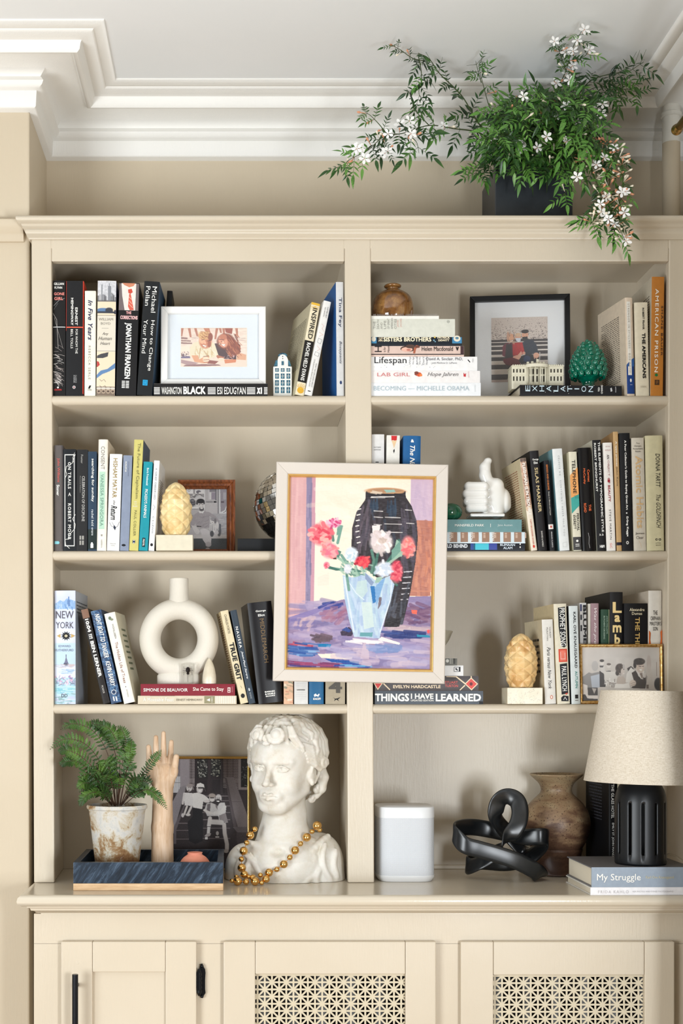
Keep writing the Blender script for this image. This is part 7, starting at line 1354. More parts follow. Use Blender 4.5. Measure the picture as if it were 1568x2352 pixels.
# black looped knot sculpture (one ribbon tied on itself)
def kz(x, y): return (840+x/3.564, 1780+y/3.564)
kp = [(725,520,-.030,0,1),(800,620,-.055,.1,1),(920,660,-.06,.2,1),(1080,705,-.062,.25,1),(1250,765,-.06,.3,1),(1400,845,-.045,.35,.9),(1425,880,-.015,.6,.2),(1370,830,.03,.8,-.6),(1290,700,.045,.6,-.8),(1190,560,.04,.3,-1),(1100,460,.03,0,-1),(1062,380,.012,-.6,-.6),(1085,270,.004,-1,-.1),(1155,228,-.005,-.5,.8),(1235,262,-.014,.6,.7),(1262,360,-.022,1,.2),(1235,470,-.03,.8,.4),(1150,580,-.03,.6,.6),(1050,690,-.02,.5,.8),(930,770,-.005,.5,.8),(850,800,.02,.3,.9),(835,775,.045,0,1),(960,760,.07,.2,.9),(1150,770,.08,.2,.9),(1320,730,.06,.3,.9),(1430,650,.035,.2,1),(1485,570,.01,.1,1),(1430,555,-.008,0,1),(1300,560,.01,0,1),(1180,535,.035,0,1),(1020,500,.055,0,1),(880,478,.045,-.1,1),(775,485,.005,0,1)]
kn = MB(); kmat = flat((30,34,38), .3, .0, .6)
P3 = []; U3 = []
for x, y, yy, ux, uz in kp:
    px, py = kz(x, y); p = P(px, py, .05+yy*.9); P3.append(tuple(p)); U3.append((ux, 0, uz))
P3 = crom(P3, 8, True); U3 = crom(U3, 8, True); n = len(P3); vs = []; sec = 12
for i in range(n):
    t = Vector(P3[(i+1)%n])-Vector(P3[(i-1)%n]); t.normalize(); u = Vector(U3[i]); u = (u-t*u.dot(t)); u = u.normalized() if u.length > .05 else t.cross(Vector((0,1,0))).normalized(); v = t.cross(u)
    for k2 in range(sec):
        a = 2*PI*k2/sec; ca, sa = math.cos(a), math.sin(a)
        vs.append(Vector(P3[i])+u*(.0188*math.copysign(abs(ca)**.7, ca))+v*(.0034*math.copysign(abs(sa)**.8, sa)))
zmin = min(v.z for v in vs); org = Vector((X(1150,.03), .04, ZS4)); off = ZS4+.0003-zmin
kn.add([tuple(v+Vector((0,0,off))-org) for v in vs], [(i*sec+k2, ((i+1)%n)*sec+k2, ((i+1)%n)*sec+(k2+1)%sec, i*sec+(k2+1)%sec) for i in range(n) for k2 in range(sec)])
o = kn.build('knot_sculpture', None, kmat, smooth=True, recalc=True); o.location = org; tag(o, 'matte black ribbon knot sculpture standing before the brown vase', 'sculpture')

# ================= carved figures =================
plaster = NT('bust_plaster'); plaster.set(.48, 0, .4); co = plaster.coord(); f = plaster.noise(co, 18, 6, .7, .3)
plaster.l(plaster.ramp(f, [(.25,(188,174,150)),(.42,(212,205,192)),(.6,(221,217,209)),(.8,(214,207,195))]), plaster.b.inputs['Base Color']); plaster.bump(plaster.noise(co, 120, 5, .6), .25, .0012)
plaster.b.inputs['Subsurface Weight'].default_value = .08; plaster.b.inputs['Subsurface Scale'].default_value = .01; plaster = plaster.m
# ---- portrait bust; sculpt space: x = image px, y = depth px (away), z = px above the ledge ----
YB0 = .055; sB = (D+YB0)/F; BX = 655.0; HB = Yb(ZS4, YB0)
def q_(px, py, w=0): return (px-BX, w, HB-py)
sc_ = Sculpt((-152, -112, -3), (142, 122, HB-1640), 1.3)
# torso and shoulders
sc_.ell(q_(655, 2026, 18), (128, 70, 92), 5); sc_.ell(q_(735, 1990, 16), (56, 60, 76), 22); sc_.ell(q_(562, 2000, 16), (46, 56, 62), 22)
sc_.ell(q_(650, 1985, -14), (84, 58, 72), 20); sc_.ell(q_(742, 2030, 10), (50, 62, 44), 14)
# neck
sc_.cap(q_(651, 1860, 12), q_(653, 1950, 14), 44, 52, 14); sc_.cap(q_(653, 1930, 14), q_(655, 1975, 14), 60, 92, 26)
sc_.cap(q_(690, 1870, 10), q_(640, 1958, -34), 9, 8, 14)                      # neck muscle
sc_.cap(q_(622, 1945, -46), q_(570, 1932, -16), 6, 5, 12); sc_.cap(q_(650, 1950, -48), q_(715, 1930, -22), 6, 5, 12)   # collar bones
sc_.ell(q_(636, 1950, -70), (14, 14, 9), 12, 'sub')
# head
yw = math.radians(-25); ca, sa = math.cos(yw), math.sin(yw); tl = math.radians(3)
R3 = np.array(Euler((0, math.radians(1.5), yw), 'XYZ').to_matrix())
sc_.frame(q_(652, 1762, 6), R3)
E = sc_.ell; C_ = sc_.cap
E((0, 12, 24), (78, 92, 84), 6); E((0, -32, 26), (62, 54, 56), 16); E((0, -20, -36), (54, 60, 62), 20)
E((0, -52, -86), (24, 23, 19), 22); E((-31, -46, -34), (26, 28, 30), 14); E((31, -46, -34), (26, 28, 30), 14)
E((0, -60, -60), (26, 24, 20), 12)
C_((-22, -56, -84), (-52, -4, -48), 13, 13, 18); C_((22, -56, -84), (52, -4, -48), 13, 13, 18)      # jaw line
C_((0, 20, -60), (0, 14, -120), 44, 44, 16)
# brow, sockets, eyes, lids
C_((-44, -66, 16), (-14, -76, 20), 4.5, 4, 12); C_((44, -66, 16), (14, -76, 20), 4.5, 4, 12); E((0, -73, 13), (15, 9, 15), 12)
E((-28.5, -88, 1), (15.5, 11.5, 9), 10, 'sub'); E((28.5, -88, 1), (15.5, 11.5, 9), 10, 'sub')
for sx in (-1, 1):
    E((sx*27.5, -67, -1), (13.5, 13, 9), 1.5)
    up = [(sx*12, -77, -1), (sx*18, -80.5, 4.2), (sx*28, -80.5, 6), (sx*37, -76.5, 3.5), (sx*42, -71, -1)]
    sc_.chain(up, 1.8, 1.2); sc_.chain([(sx*12.5, -77, -2), (sx*20, -79, -6), (sx*29, -79, -7), (sx*38, -75, -5), (sx*42, -71, -1)], 1.3, 1.2)
    C_((sx*14, -83, 14), (sx*40, -75, 14), 3, 2, 6)
    sc_.ell((sx*26, -79.2, .5), (3.4, 1.6, 3.6), 1, 'sub'); sc_.ell((sx*26, -79.6, 1.5), (1.5, 1.3, 1.5), .5)
# nose
C_((0, -79, 10), (0, -98, -30), 5.2, 7.2, 7); E((0, -100, -34), (8.2, 9, 7.2), 5); E((-9, -91, -36), (5.6, 7.5, 5.4), 4); E((9, -91, -36), (5.6, 7.5, 5.4), 4)
sc_.ell((-4.8, -96, -42), (3, 4.5, 2.8), 1.6, 'sub'); sc_.ell((4.8, -96, -42), (3, 4.5, 2.8), 1.6, 'sub')
# mouth
E((0, -74, -62), (25, 12, 15), 12)
sc_.chain([(-17, -82, -62), (-8, -88, -58.5), (0, -88.5, -60), (8, -88, -58.5), (17, -82, -62)], [1.4, 3.2, 2.8, 3.2, 1.4], 2.5)
sc_.chain([(-13, -83, -66), (0, -87.5, -69), (13, -83, -66)], [2, 4.6, 2], 3)
sc_.chain([(-20, -81, -63), (-10, -89, -63), (0, -91.5, -64), (10, -89, -63), (20, -81, -63)], 1.1, .8, 'sub')
sc_.cap((0, -93, -46), (0, -91, -55), 2.0, 2.4, 2.5, 'sub'); E((0, -86, -77), (12, 4, 3.4), 6, 'sub')
# ears
for sx in (-1, 1):
    o_ = sx*74
    E((sx*68, -2, -12), (11, 18, 26), 4); sc_.chain([(sx*74, 8, -32), (sx*80, 16, -12), (sx*81, 13, 8), (sx*79, 0, 12), (sx*76, -12, 6), (sx*74, -14, -8)], 3.6, 2); E((sx*75, -10, -31), (5.5, 7, 8), 3); E((sx*82, -1, -8), (6, 8.5, 12), 2, 'sub')
# hair: cap, swept locks, forehead curls
E((0, 22, 34), (85, 94, 83), 4)
rh = random.Random(11); crown = np.array((6, 40, 118.0))
def onhead(d, lift=0):
    d = np.array(d, float); d = d/np.linalg.norm(d); r = np.array((85, 94, 83))+lift
    t = 1/math.sqrt(((d/r)**2).sum()); return np.array((0, 22, 34))+d*t
for i in range(46):
    a = -PI*.5+(i/46)*2*PI; side = math.cos(a); front = -math.sin(a)
    zend = -.05 if front > .35 else (-.62 if front < .1 else -.4)
    if front > .35: zend = .42+.06*math.sin(i*1.7)
    elif front > .0: zend = -.15
    pts = []
    for k in range(7):
        t = k/6; el = (1-t)*1.25+t*zend; aa = a+.16*math.sin(t*5+i*1.3)+.1*rh.uniform(-1, 1)
        pts.append(tuple(onhead((math.cos(aa)*math.cos(el), math.sin(aa)*math.cos(el)*1.0, math.sin(el)), 1.2+1.2*math.sin(i*2.1))))
    sc_.chain(pts, [5, 7, 8, 8, 7.5, 6.5, 4.5], 1.8)
def curl(c, r, nrm, turns=1.3, a0=0, th=5, grow=.35):
    n_ = Vector(nrm).normalized(); u = n_.cross(Vector((0, 0, 1))).normalized(); v = n_.cross(u); pts = []; rr = []
    for k in range(15):
        t = k/14; a = a0+t*turns*2*PI; q = r*(1-t*(1-grow)); p = Vector(c)+u*(q*math.cos(a))+v*(q*math.sin(a))+n_*(t*4); pts.append(tuple(p)); rr.append(th*(1-.4*t))
    sc_.ell(tuple(Vector(c)-n_*2), (r*.8,)*3, 1.5)
    sc_.chain(pts, rr, 1.5)
curl((-34, -78, 74), 15, (-.35, -1, .35), 1.2, 2.6, 6.5); curl((16, -84, 76), 19, (.15, -1, .35), 1.25, .2, 7); curl((-8, -86, 66), 11, (0, -1, .1), 1.0, 1.2, 5)
for x0_, x1_, z1_ in ((-52,-60,38),(-44,-46,40),(-26,-24,42),(-12,-6,46),(4,2,40),(30,36,44),(44,54,44),(52,64,40)):
    sc_.chain([(x0_*.8, -60, 92), (x0_, -76+abs(x0_)*.22, 74), (x1_, -80+abs(x1_)*.5, (z1_+60)/2), (x1_+3, -79+abs(x1_)*.55, z1_)], [6, 6.5, 5, 2.5], 1.6)
# side hair swept back with rolls above the ears and locks at the nape
for sx in (1, -1):
    for k in range(7):
        z0_ = 50-k*7; sc_.chain([(sx*(64+k*1.2), -46+k*3, z0_+8), (sx*(76+k), -22+k*2, z0_), (sx*(84+k*.4), 6, z0_-8), (sx*(88), 20, 10-k)], [3.5, 5.5, 6.5, 6], 1.7)
    curl((sx*90, 16, 12), 12, (sx*1, -.25, 0), 1.2, PI if sx > 0 else 0, 7)
    sc_.chain([(sx*70, 44, 4), (sx*80, 46, -22), (sx*76, 44, -48), (sx*66, 40, -66)], [13, 12, 11, 7], 4)
    curl((sx*70, 34, -46), 9, (sx*1, -.2, 0), 1.1, .5, 6); curl((sx*58, 34, -70), 8, (sx*1, -.3, -.2), 1.0, .5, 5.5); curl((sx*74, 40, -20), 9, (sx*1, -.1, 0), 1.1, 1.5, 6)
sc_.ell((0, 62, -30), (62, 40, 56), 12)
sc_.frame()
# drapery: open shirt collar, folds over the chest
def fold(pts, r, k=4, mode='add'): sc_.chain([q_(*p) for p in crom(pts, 4)], r, k, mode)
fold([(752,1921,-8),(722,1944,-36),(690,1978,-52),(662,2010,-58),(640,2034,-60)], 7, 7); fold([(752,1921,-8),(722,1944,-36),(690,1978,-52),(662,2010,-58)], 2.4, 1.5)
fold([(548,1946,-26),(574,1966,-46),(592,1990,-56),(604,2016,-60)], 5, 6); fold([(574,1955,-44),(590,1976,-56),(602,2000,-62),(606,2012,-64)], 2.6, 1.6)
for pts_, r_ in (([(745,1935,-36),(738,1960,-46),(742,1990,-48),(756,2016,-44)],4),([(770,1950,-24),(764,1980,-34),(772,2010,-34)],4),([(720,1965,-50),(704,1992,-56),(700,2020,-56)],4.5),([(694,1990,-58),(676,2010,-62),(668,2030,-62)],4),([(730,1990,-52),(722,2012,-54),(728,2032,-52)],4),([(570,1975,-46),(564,1996,-48),(570,2020,-46)],3.5),([(552,1970,-34),(544,1994,-36),(548,2020,-34)],3.5),([(716,2005,-56),(700,2014,-58),(690,2030,-60)],3)): fold(pts_, r_*.75, 9)
for pts_ in ([(752,1945,-40),(748,1975,-50),(764,2004,-46)],[(708,1985,-60),(690,2012,-64)],[(735,2000,-56),(736,2022,-54)]): fold(pts_, 2.2, 3, 'sub')
bust_D = sc_.D.copy()
bo = thing('portrait_bust', (X(BX, YB0), YB0, ZS4+.0002), 'white plaster bust of a curly haired youth wearing a gold bead necklace', 'bust')
sc_.mesh('head_and_shoulders', bo, plaster, sB, (0, 0, 0))
def bust_depth(px, py):
    """depth (sculpt px) of the bust surface seen at a photo pixel, by marching the sight line"""
    best = None
    for w in np.arange(-108, 100, .8):
        k_ = (D+YB0+w*sB)/F; xx = ((px-VX)*k_-(BX-VX)*sB)/sB; zz = ((VY-py)*k_+CZ-ZS4)/sB
        i = ((np.array((xx, w, zz))-sc_.lo)/sc_.h).round().astype(int)
        if np.all(i >= 0) and np.all(i < sc_.n) and bust_D[tuple(i)] < 0: return w
    return None
# necklace
goldb = NT('gold_beads'); goldb.set(.2, 1, .5, (222, 176, 104)); goldb.bump(goldb.noise(goldb.coord(), 60, 3), .04, .001); goldb = goldb.m
beads = [(1075,1212,26,34),(1052,1172,45,14),(1003,1228,25,0),(950,1285,42,0),(890,1347,26,0),(837,1412,41,0),(786,1480,28,0),(727,1547,40,0),(660,1597,27,0),(583,1628,40,0),(555,1690,38,0),(500,1652,24,0),(512,1727,24,-6),(447,1718,42,-8),(425,1678,32,4),(384,1668,22,4),(360,1718,30,-8),(278,1718,42,-8),(222,1708,22,-4),(266,1672,24,4),(343,1646,38,0),(318,1582,42,0),(315,1497,27,0),(337,1417,41,0),(366,1337,27,0),(400,1265,40,0),(443,1205,28,6)]
nl = thing('bead_necklace', (X(620, 0), -.03, ZS4+.0002), 'string of round gold beads hung over the plaster bust', 'necklace')
base_bead = None; centers = []
for (bx_, by_, br, back) in beads:
    px, py, r_ = 480+bx_/4.238, 1620+by_/4.238, br/4.238
    w = bust_depth(px, py)
    if w is None: w = bust_depth(px+(8 if px < 620 else -8), py)
    if w is None: w = -40
    if py > 2005: w = min(w-r_, -96 if py > 2018 else -88)
    else: w = w-r_*1.3
    if w > -86:
        kk_ = (D+YB0+w*sB)/F; xx = ((px-VX)*kk_-(BX-VX)*sB)/sB; zz = ((VY-py)*kk_+CZ-ZS4)/sB
        for _ in range(60):
            i_ = ((np.array((xx, w, zz))-sc_.lo)/sc_.h).round().astype(int)
            if np.any(i_ < 0) or np.any(i_ >= sc_.n) or bust_D[tuple(i_)] > r_*1.15: break
            w -= .8
    w += back; yd = YB0+w*sB; rr = r_*(D+yd)/F; p = P(px, py, yd)
    if py > 2015: p.z = max(p.z, ZS4+rr*1.03)
    centers.append((p, rr))
for i, (p, rr) in enumerate(centers):
    if base_bead is None:
        mm_ = MB(); mm_.sphere((0,0,0), 1, 24, 16); o = mm_.build('bead', nl, goldb, smooth=True); base_bead = o
    else: o = bpy.data.objects.new('bead', base_bead.data); COL.objects.link(o); o.parent = nl
    o.location = p-nl.location; o.scale = (rr, rr, rr)
mm_ = MB()
for (a, ra), (b_, rb) in zip(centers[:-1], centers[1:]): mm_.tube([a-nl.location, b_-nl.location], .0007, 6)
mm_.build('wire', nl, goldb, smooth=True)

# ---- carved wooden hand ----
YH = .03; sH = (D+YH)/F; HH = Yb(tfl, YH); ox = 374.0
def h_(x, y, w=0): return (90+x/3.564-ox, w, HH-(1620+y/3.564))
sh = Sculpt((-46, -40, -2), (46, 40, HH-1668), 1.1)
A = lambda a, b_, ra, rb, k=4, m_='add': sh.cap(h_(*a), h_(*b_), ra/3.564, rb/3.564, k, m_)
A((1008,1290,0),(1008,1000,0),92,88,3); A((1008,1000,0),(1010,700,0),88,80,6); A((1010,720,0),(1005,620,0),78,84,8)
sh.ell(h_(992,570,0), (116/3.564, 17, 96/3.564), 6); sh.ell(h_(950,520,0), (78/3.564, 13, 72/3.564), 5); sh.ell(h_(1048,540,-4), (74/3.564, 14, 66/3.564), 6)
A((908,520,0),(897,340,-12),31,20,3); A((956,500,0),(957,262,-10),28,19,3); A((1018,490,0),(1019,228,-8),28,18,3); A((1070,500,0),(1083,300,-10),29,19,3); A((1060,640,-6),(1105,540,-18),44,34,8); A((1100,560,-16),(1126,420,-28),33,24,4)
wd = NT('pale_maple'); wd.set(.5, 0, .35); co = wd.coord((1,1,.12)); wd.l(wd.ramp(wd.noise(co, 120, 5, .6, .8), [(.3,(190,154,120)),(.5,(206,176,146)),(.7,(216,190,164))]), wd.b.inputs['Base Color']); wd = wd.m
# flatten the palm a little: hand is carved from a board
sh.box((0, 60, 50), (60, 41, 400), 1, 5, 'sub')
hd = sh.mesh('wooden_hand', None, wd, sH, (0, 0, 0)); hd.location = (X(ox, YH), YH, tfl+.0002); tag(hd, 'carved pale wood mannequin hand standing upright in the marble tray', 'ornament')

# ---- white ceramic thumbs-up ----
YT = .07; sT = (D+YT)/F; HT = Yb(z_thumb, YT); ot = 1120.0
def t_(x, y, w=0): return (830+x/3.824-ot, w, HT-(970+y/3.824))
st = Sculpt((-66, -38, -2), (58, 40, HT-1045), 1.15)
T = lambda a, b_, ra, rb, k=4, m_='add': st.cap(t_(*a), t_(*b_), ra/3.824, rb/3.824, k, m_)
st.ell(t_(1140,670,6), (118/3.824, 24, 132/3.824), 4); st.ell(t_(1235,680,8), (80/3.824, 20, 104/3.824), 8); T((1180,560,0),(1180,780,0),70,70,8)
st.cap(t_(1245,650,8), t_(1262,730,8), 58/3.824, 56/3.824, 4)
st.ell(t_(1262,690,8), (44/3.824, 21, 106/3.824), 3)
T((1130,600,-2),(1082,470,-4),62,50,8); T((1082,470,-4),(1080,400,-4),50,46,5); T((1080,400,-4),(1106,345,-4),46,30,5); T((1100,350,-4),(1116,342,-4),29,24,3)
for y_, x_, r_ in ((575,930,40),(640,915,40),(706,922,38),(765,940,36)):
    T((x_,y_,-20),(1060,y_+2,-26),r_,r_*.95,1.5); T((x_,y_,-20),(x_+10,y_,14),r_,r_,1.5)
    T((1060,y_+2,-26),(1085,y_+2,-12),r_*.95,r_*.8,2)
st.box(t_(1090,828,4), (150/3.824, 30, 13/3.824), 1.5, 1.5); st.ell(t_(1100,812,2), (130/3.824, 22, 20/3.824), 4)
glz = NT('white_glaze'); glz.set(.1, 0, .6, (233, 231, 226)); glz.b.inputs['Coat Weight'].default_value = .4; glz = glz.m
th_ = st.mesh('thumb_ornament', None, glz, sT, (0, 0, 0)); th_.location = (X(ot, YT), YT, z_thumb+.0003); tag(th_, 'glossy white ceramic thumbs up hand on the grey teal book', 'ornament')

# ================= plants =================
def leafmat(name, c1, c2, c3, rough=.32, sc=60):
    t = NT(name); t.set(rough, 0, .5); oi = t.n('ShaderNodeObjectInfo'); co = t.coord(); f = t.noise(co, sc, 2)
    t.l(t.ramp(f, [(.3,c1),(.5,c2),(.72,c3)]), t.b.inputs['Base Color']); t.b.inputs['Subsurface Weight'].default_value = .05; return t.m
fern_m = leafmat('fern_green', (24,48,12), (46,80,22), (88,122,42), .45, 22)
stemb = flat((70,48,34), .6)
rf = random.Random(21)
def frame_at(pts, t):
    n = len(pts)-1; f = t*n; i = min(int(f), n-1); a = Vector(pts[i]); b_ = Vector(pts[i+1]); p = a.lerp(b_, f-i); return p, (b_-a).normalized()
def frond(name, pts, W, root, n=15, mat=fern_m, start=.18, droop=.0):
    """one fern frond: arching rachis with lobed leaflets on both sides"""
    m = MB(); pts = [tuple(q) for q in crom(pts, 6)]; m.tube(pts, [.0009*(1-.7*i/len(pts)) for i in range(len(pts))], 5, stemb)
    side0 = None
    for i in range(n):
        t = start+(1-start)*(i+.5)/n; p, d_ = frame_at(pts, t); env = math.sin(PI*min(1, (t-start)/(1-start)*.86+.14))**.7
        L = W*env*(1-.25*(t-start)); nrm = d_.cross(Vector((0, -1, .35))).normalized()
        if side0 is None: side0 = nrm
        if nrm.dot(side0) < 0: nrm = -nrm
        up = nrm.cross(d_).normalized()
        for sg in (-1, 1):
            dr = (nrm*sg+d_*.45+up*rf.uniform(-.35,.35)+Vector((0,0,-.15))).normalized(); l = L*rf.uniform(.85,1.1); wv = d_.cross(dr).cross(dr).normalized()*-1
            wv = (d_-dr*d_.dot(dr)).normalized(); nn = dr.cross(wv)
            base_ = p; lob = 4; edge1, edge2 = [], []
            for q in range(lob*2+1):
                u = q/(lob*2); ww = l*.24*math.sin(PI*min(1,u*.85+.12))*(1 if q % 2 else .52); z_ = -l*.10*u*u
                edge1.append(base_+dr*(l*u)+wv*ww+nn*z_); edge2.append(base_+dr*(l*u)-wv*ww*.9+nn*z_)
            mid = [base_+dr*(l*q/(lob*2))+nn*(-l*.1*(q/(lob*2))**2+l*.035) for q in range(lob*2+1)]
            k_ = lob*2+1; vs = edge1+mid+edge2
            m.add(vs, [(q, q+1, k_+q+1, k_+q) for q in range(k_-1)]+[(k_+q, k_+q+1, 2*k_+q+1, 2*k_+q) for q in range(k_-1)], mat)
    return m.build(name, root)
fern = thing('fern', POT, 'small green fern with arching lacy fronds growing in the weathered pot', 'plant')
px0, py0 = 269, 1850
def fp(px, py, Y): return P(px, py, Y)-Vector(POT)
FR = [([(262,1848,0),(240,1770,-.01),(200,1712,-.02),(150,1697,-.03),(114,1722,-.04)],.025),([(266,1848,0),(250,1740,.0),(215,1680,-.0),(170,1662,-.01),(138,1676,-.02)],.026),([(270,1848,.01),(266,1740,.02),(248,1690,.02),(225,1665,.02),(196,1660,.02)],.024),
 ([(272,1848,.0),(275,1740,.0),(262,1690,.0),(242,1668,-.01),(214,1664,-.01)],.026),([(270,1848,.02),(285,1760,.02),(290,1712,.01),(282,1680,.0),(268,1668,-.01)],.022),([(276,1848,0),(292,1760,0),(300,1720,-.01),(303,1698,-.02)],.022),([(264,1848,-.01),(235,1790,-.03),(190,1740,-.05),(150,1722,-.06),(134,1728,-.06)],.026),
 ([(262,1848,-.01),(230,1800,-.03),(185,1752,-.04),(150,1750,-.05),(138,1760,-.05)],.022),([(282,1848,0),(320,1790,-.0),(352,1745,-.01),(372,1722,-.02)],.018),([(285,1848,-.01),(330,1815,-.04),(358,1825,-.06),(384,1860,-.07)],.020),([(262,1848,-.02),(225,1820,-.05),(195,1830,-.07),(184,1854,-.07)],.020),([(258,1848,-.01),(225,1808,-.03),(195,1798,-.05),(176,1812,-.06)],.022)]
for pts_, W in FR: frond('frond', [fp(*p) for p in pts_], W*.74, fern, 21, start=.3)
for i in range(30):
    a = rf.uniform(0, 2*PI); rr = rf.uniform(.02, .085); hh = rf.uniform(.02, .115)*(1-.45*rr/.085)+.012; sx, sy = math.cos(a)*rr, math.sin(a)*rr*.9-.015
    pts_ = [Vector((sx*.15, sy*.15, 0)), Vector((sx*.5, sy*.5, hh*.65)), Vector((sx*.85, sy*.85, hh)), Vector((sx*1.15, sy*1.15, hh*.86))]
    frond('frond', pts_, rf.uniform(.017,.025), fern, 9, start=.32)

# ---- jasmine in a dark square pot ----
potm = mottled('graphite_pot', [(.4,(38,42,46)),(.6,(48,52,56))], 20, .42, 0, .5, .05)
YJ = .085; s = (D+YJ)/F; jt = Z(377, YJ); zb3 = e+1.0438; jx0, jx1 = X(1137,YJ), X(1315,YJ); jd = .17
jp = thing('plant_pot', ((jx0+jx1)/2, YJ+jd/2, zb3), 'dark graphite square planter standing on top of the bookcase', 'plant pot')
hwj = (jx1-jx0)/2; hj = jt-zb3; m = MB()
m.box(-hwj, hwj, -jd/2, -jd/2+.006, 0, hj); m.box(-hwj, hwj, jd/2-.006, jd/2, 0, hj); m.box(-hwj, -hwj+.006, -jd/2+.006, jd/2-.006, 0, hj); m.box(hwj-.006, hwj, -jd/2+.006, jd/2-.006, 0, hj); m.box(-hwj+.006, hwj-.006, -jd/2+.006, jd/2-.006, 0, .006)
m.build('planter_wall', jp, potm, bevel=.002); m = MB(); m.box(-hwj+.007, hwj-.007, -jd/2+.007, jd/2-.007, hj-.03, hj-.02); m.build('soil', jp, soil)
jm = leafmat('jasmine_green', (18,40,18), (36,74,28), (74,116,42), .3, 18); jm2 = leafmat('jasmine_light', (58,98,36), (84,134,52), (120,164,76), .34, 18); jstem = flat((64,78,42), .6)
Jo = Vector(((jx0+jx1)/2, YJ+jd/2, zb3+hj-.02)); jas = thing('jasmine', Jo, 'trailing jasmine with fine dark leaves, white flowers and pink buds above the bookcase', 'plant')
J = lambda px, py, Y: P(px, py, Y)-Jo
petal = flat((244,242,238), .5); budw = flat((238,228,206), .5); budp = flat((214,150,116), .5)
# shared leaf, flower and bud meshes
def leaf_mesh(mat):
    m = MB(); vs = []; n = 6
    for i in range(n+1):
        u = i/n; w = .145*math.sin(PI*(u**.75))*(1-.25*u)+.002; z_ = -.10*u*u
        vs += [(-w, u, z_+w*.35), (0, u, z_), (w, u, z_+w*.35)]
    m.add(vs, [(3*i+a, 3*i+a+1, 3*i+a+4, 3*i+a+3) for i in range(n) for a in (0, 1)]); return m, mat
lm1, _ = leaf_mesh(jm); first_leaf = {}
leaf_list = []; flower_list = []; bud_list = []; stems = []
rj = random.Random(5)
def place_leaf(p, d_, size, light): leaf_list.append((p, d_.normalized(), size, light))
def pinnate(p, d_, size, light, nrm):
    """a compound leaf: leaflet pairs and a longer end leaflet"""
    d_ = d_.normalized(); side = d_.cross(nrm).normalized(); L = size*1.5
    for k in range(3):
        q = p+d_*(L*(.25+.3*k)); 
        for sg in (-1, 1): place_leaf(q, (side*sg+d_*.75+nrm*rj.uniform(-.25,.25)), size*rj.uniform(.6,.8), light)
    place_leaf(p+d_*L, d_+Vector((0,0,-.2)), size*1.25, light); stems.append(([p, p+d_*L], .0005))
def flower(p, d_, r): flower_list.append((p, d_.normalized(), r))
def bud(p, d_, L, pink): bud_list.append((p, d_.normalized(), L, pink))
def vine(pts, dens, size, light=.3, flow=0, buds=0, thick=.0012, tip=0, spread=1.0):
    cp = [Vector(tuple(q)) for q in crom([tuple(J(*p)) for p in pts], 7)]
    stems.append((cp, thick)); Lt = sum((a-b_).length for a, b_ in zip(cp[:-1], cp[1:])); n = max(2, int(Lt/dens))
    for i in range(n):
        t = (i+.5)/n; p, d_ = frame_at(cp, t); a = rj.uniform(0, 2*PI)
        for sg in (0, PI):
            aa = a+sg; n1 = d_.cross(Vector((0,-1,.2))).normalized(); n2 = d_.cross(n1).normalized(); o_ = n1*math.cos(aa)+n2*math.sin(aa)*.7
            if rj.random() < .9: pinnate(p, (o_*spread+d_*.6+Vector((0,0,-.25))), size*rj.uniform(.95,1.4), rj.random() < light, Vector((rj.uniform(-.4,.4), -1, rj.uniform(-.1,.8))).normalized())
        if rj.random() < flow: flower(p+Vector((rj.uniform(-.012,.012), -.02, rj.uniform(-.012,.012))), Vector((rj.uniform(-.5,.5), -1, rj.uniform(-.1,.5))), rj.uniform(.011,.0135))
        for _ in range(int(buds)+(rj.random() < buds % 1)):
            dd = Vector((rj.uniform(-1,1), -rj.random(), rj.uniform(-.6,.8))); bud(p+dd*.004, dd, rj.uniform(.016,.025), rj.random() < .38)
# main shoots (traced from the photograph, each with its own depth)
vine([(1190,380,.15),(1150,330,.12),(1100,285,.09),(1060,220,.06),(1010,170,.03),(985,135,-.01),(960,122,-.04)], .034, .021, .1, 0, .1, .002)
vine([(985,140,-.01),(950,135,-.025),(920,115,-.06),(896,102,-.085)], .02, .010, .2, 0, .8)
vine([(960,125,-.03),(968,175,-.0),(962,215,.02),(980,245,.03)], .022, .020, .15, .1, .3)
vine([(1180,375,.15),(1110,310,.1),(1040,295,.06),(985,288,.02),(930,305,0),(880,315,-.02),(845,345,-.03),(805,365,-.04),(788,382,-.04)], .030, .019, .15, .22, .8, .0016)
vine([(890,310,-.02),(870,285,-.02),(850,265,-.02),(838,258,-.02)], .022, .015, .1, .25, 1.2)
vine([(985,288,.02),(960,262,.01),(948,245,.01),(952,235,0)], .02, .019, .15, .4, .4)
vine([(880,315,-.02),(885,338,-.02),(895,352,-.03)], .016, .012, .1, .5, 1.2); vine([(930,305,0),(955,325,0),(962,352,-.01)], .03, .024, .1, .2, .2)
vine([(1160,340,.1),(1125,250,.06),(1108,190,.04),(1100,150,.0),(1112,128,-.035)], .05, .014, .4, 0, .5); vine([(1105,190,.04),(1098,165,.03),(1092,140,.03)], .014, .013, .2, 0, .4)
vine([(1240,370,.14),(1262,280,.08),(1280,210,.03),(1300,160,-.02),(1315,110,-.07),(1335,72,-.145)], .030, .015, .3, .5, 1.5, .0018)
vine([(1300,165,-.02),(1285,120,-.05),(1278,95,-.1)], .02, .012, .3, .6, 1.4); vine([(1280,200,.02),(1300,190,.0),(1325,170,-.02)], .022, .022, .2, .2, .3); vine([(1300,150,-.02),(1340,130,-.05),(1350,120,-.06)], .02, .014, .3, .5, 1.2)
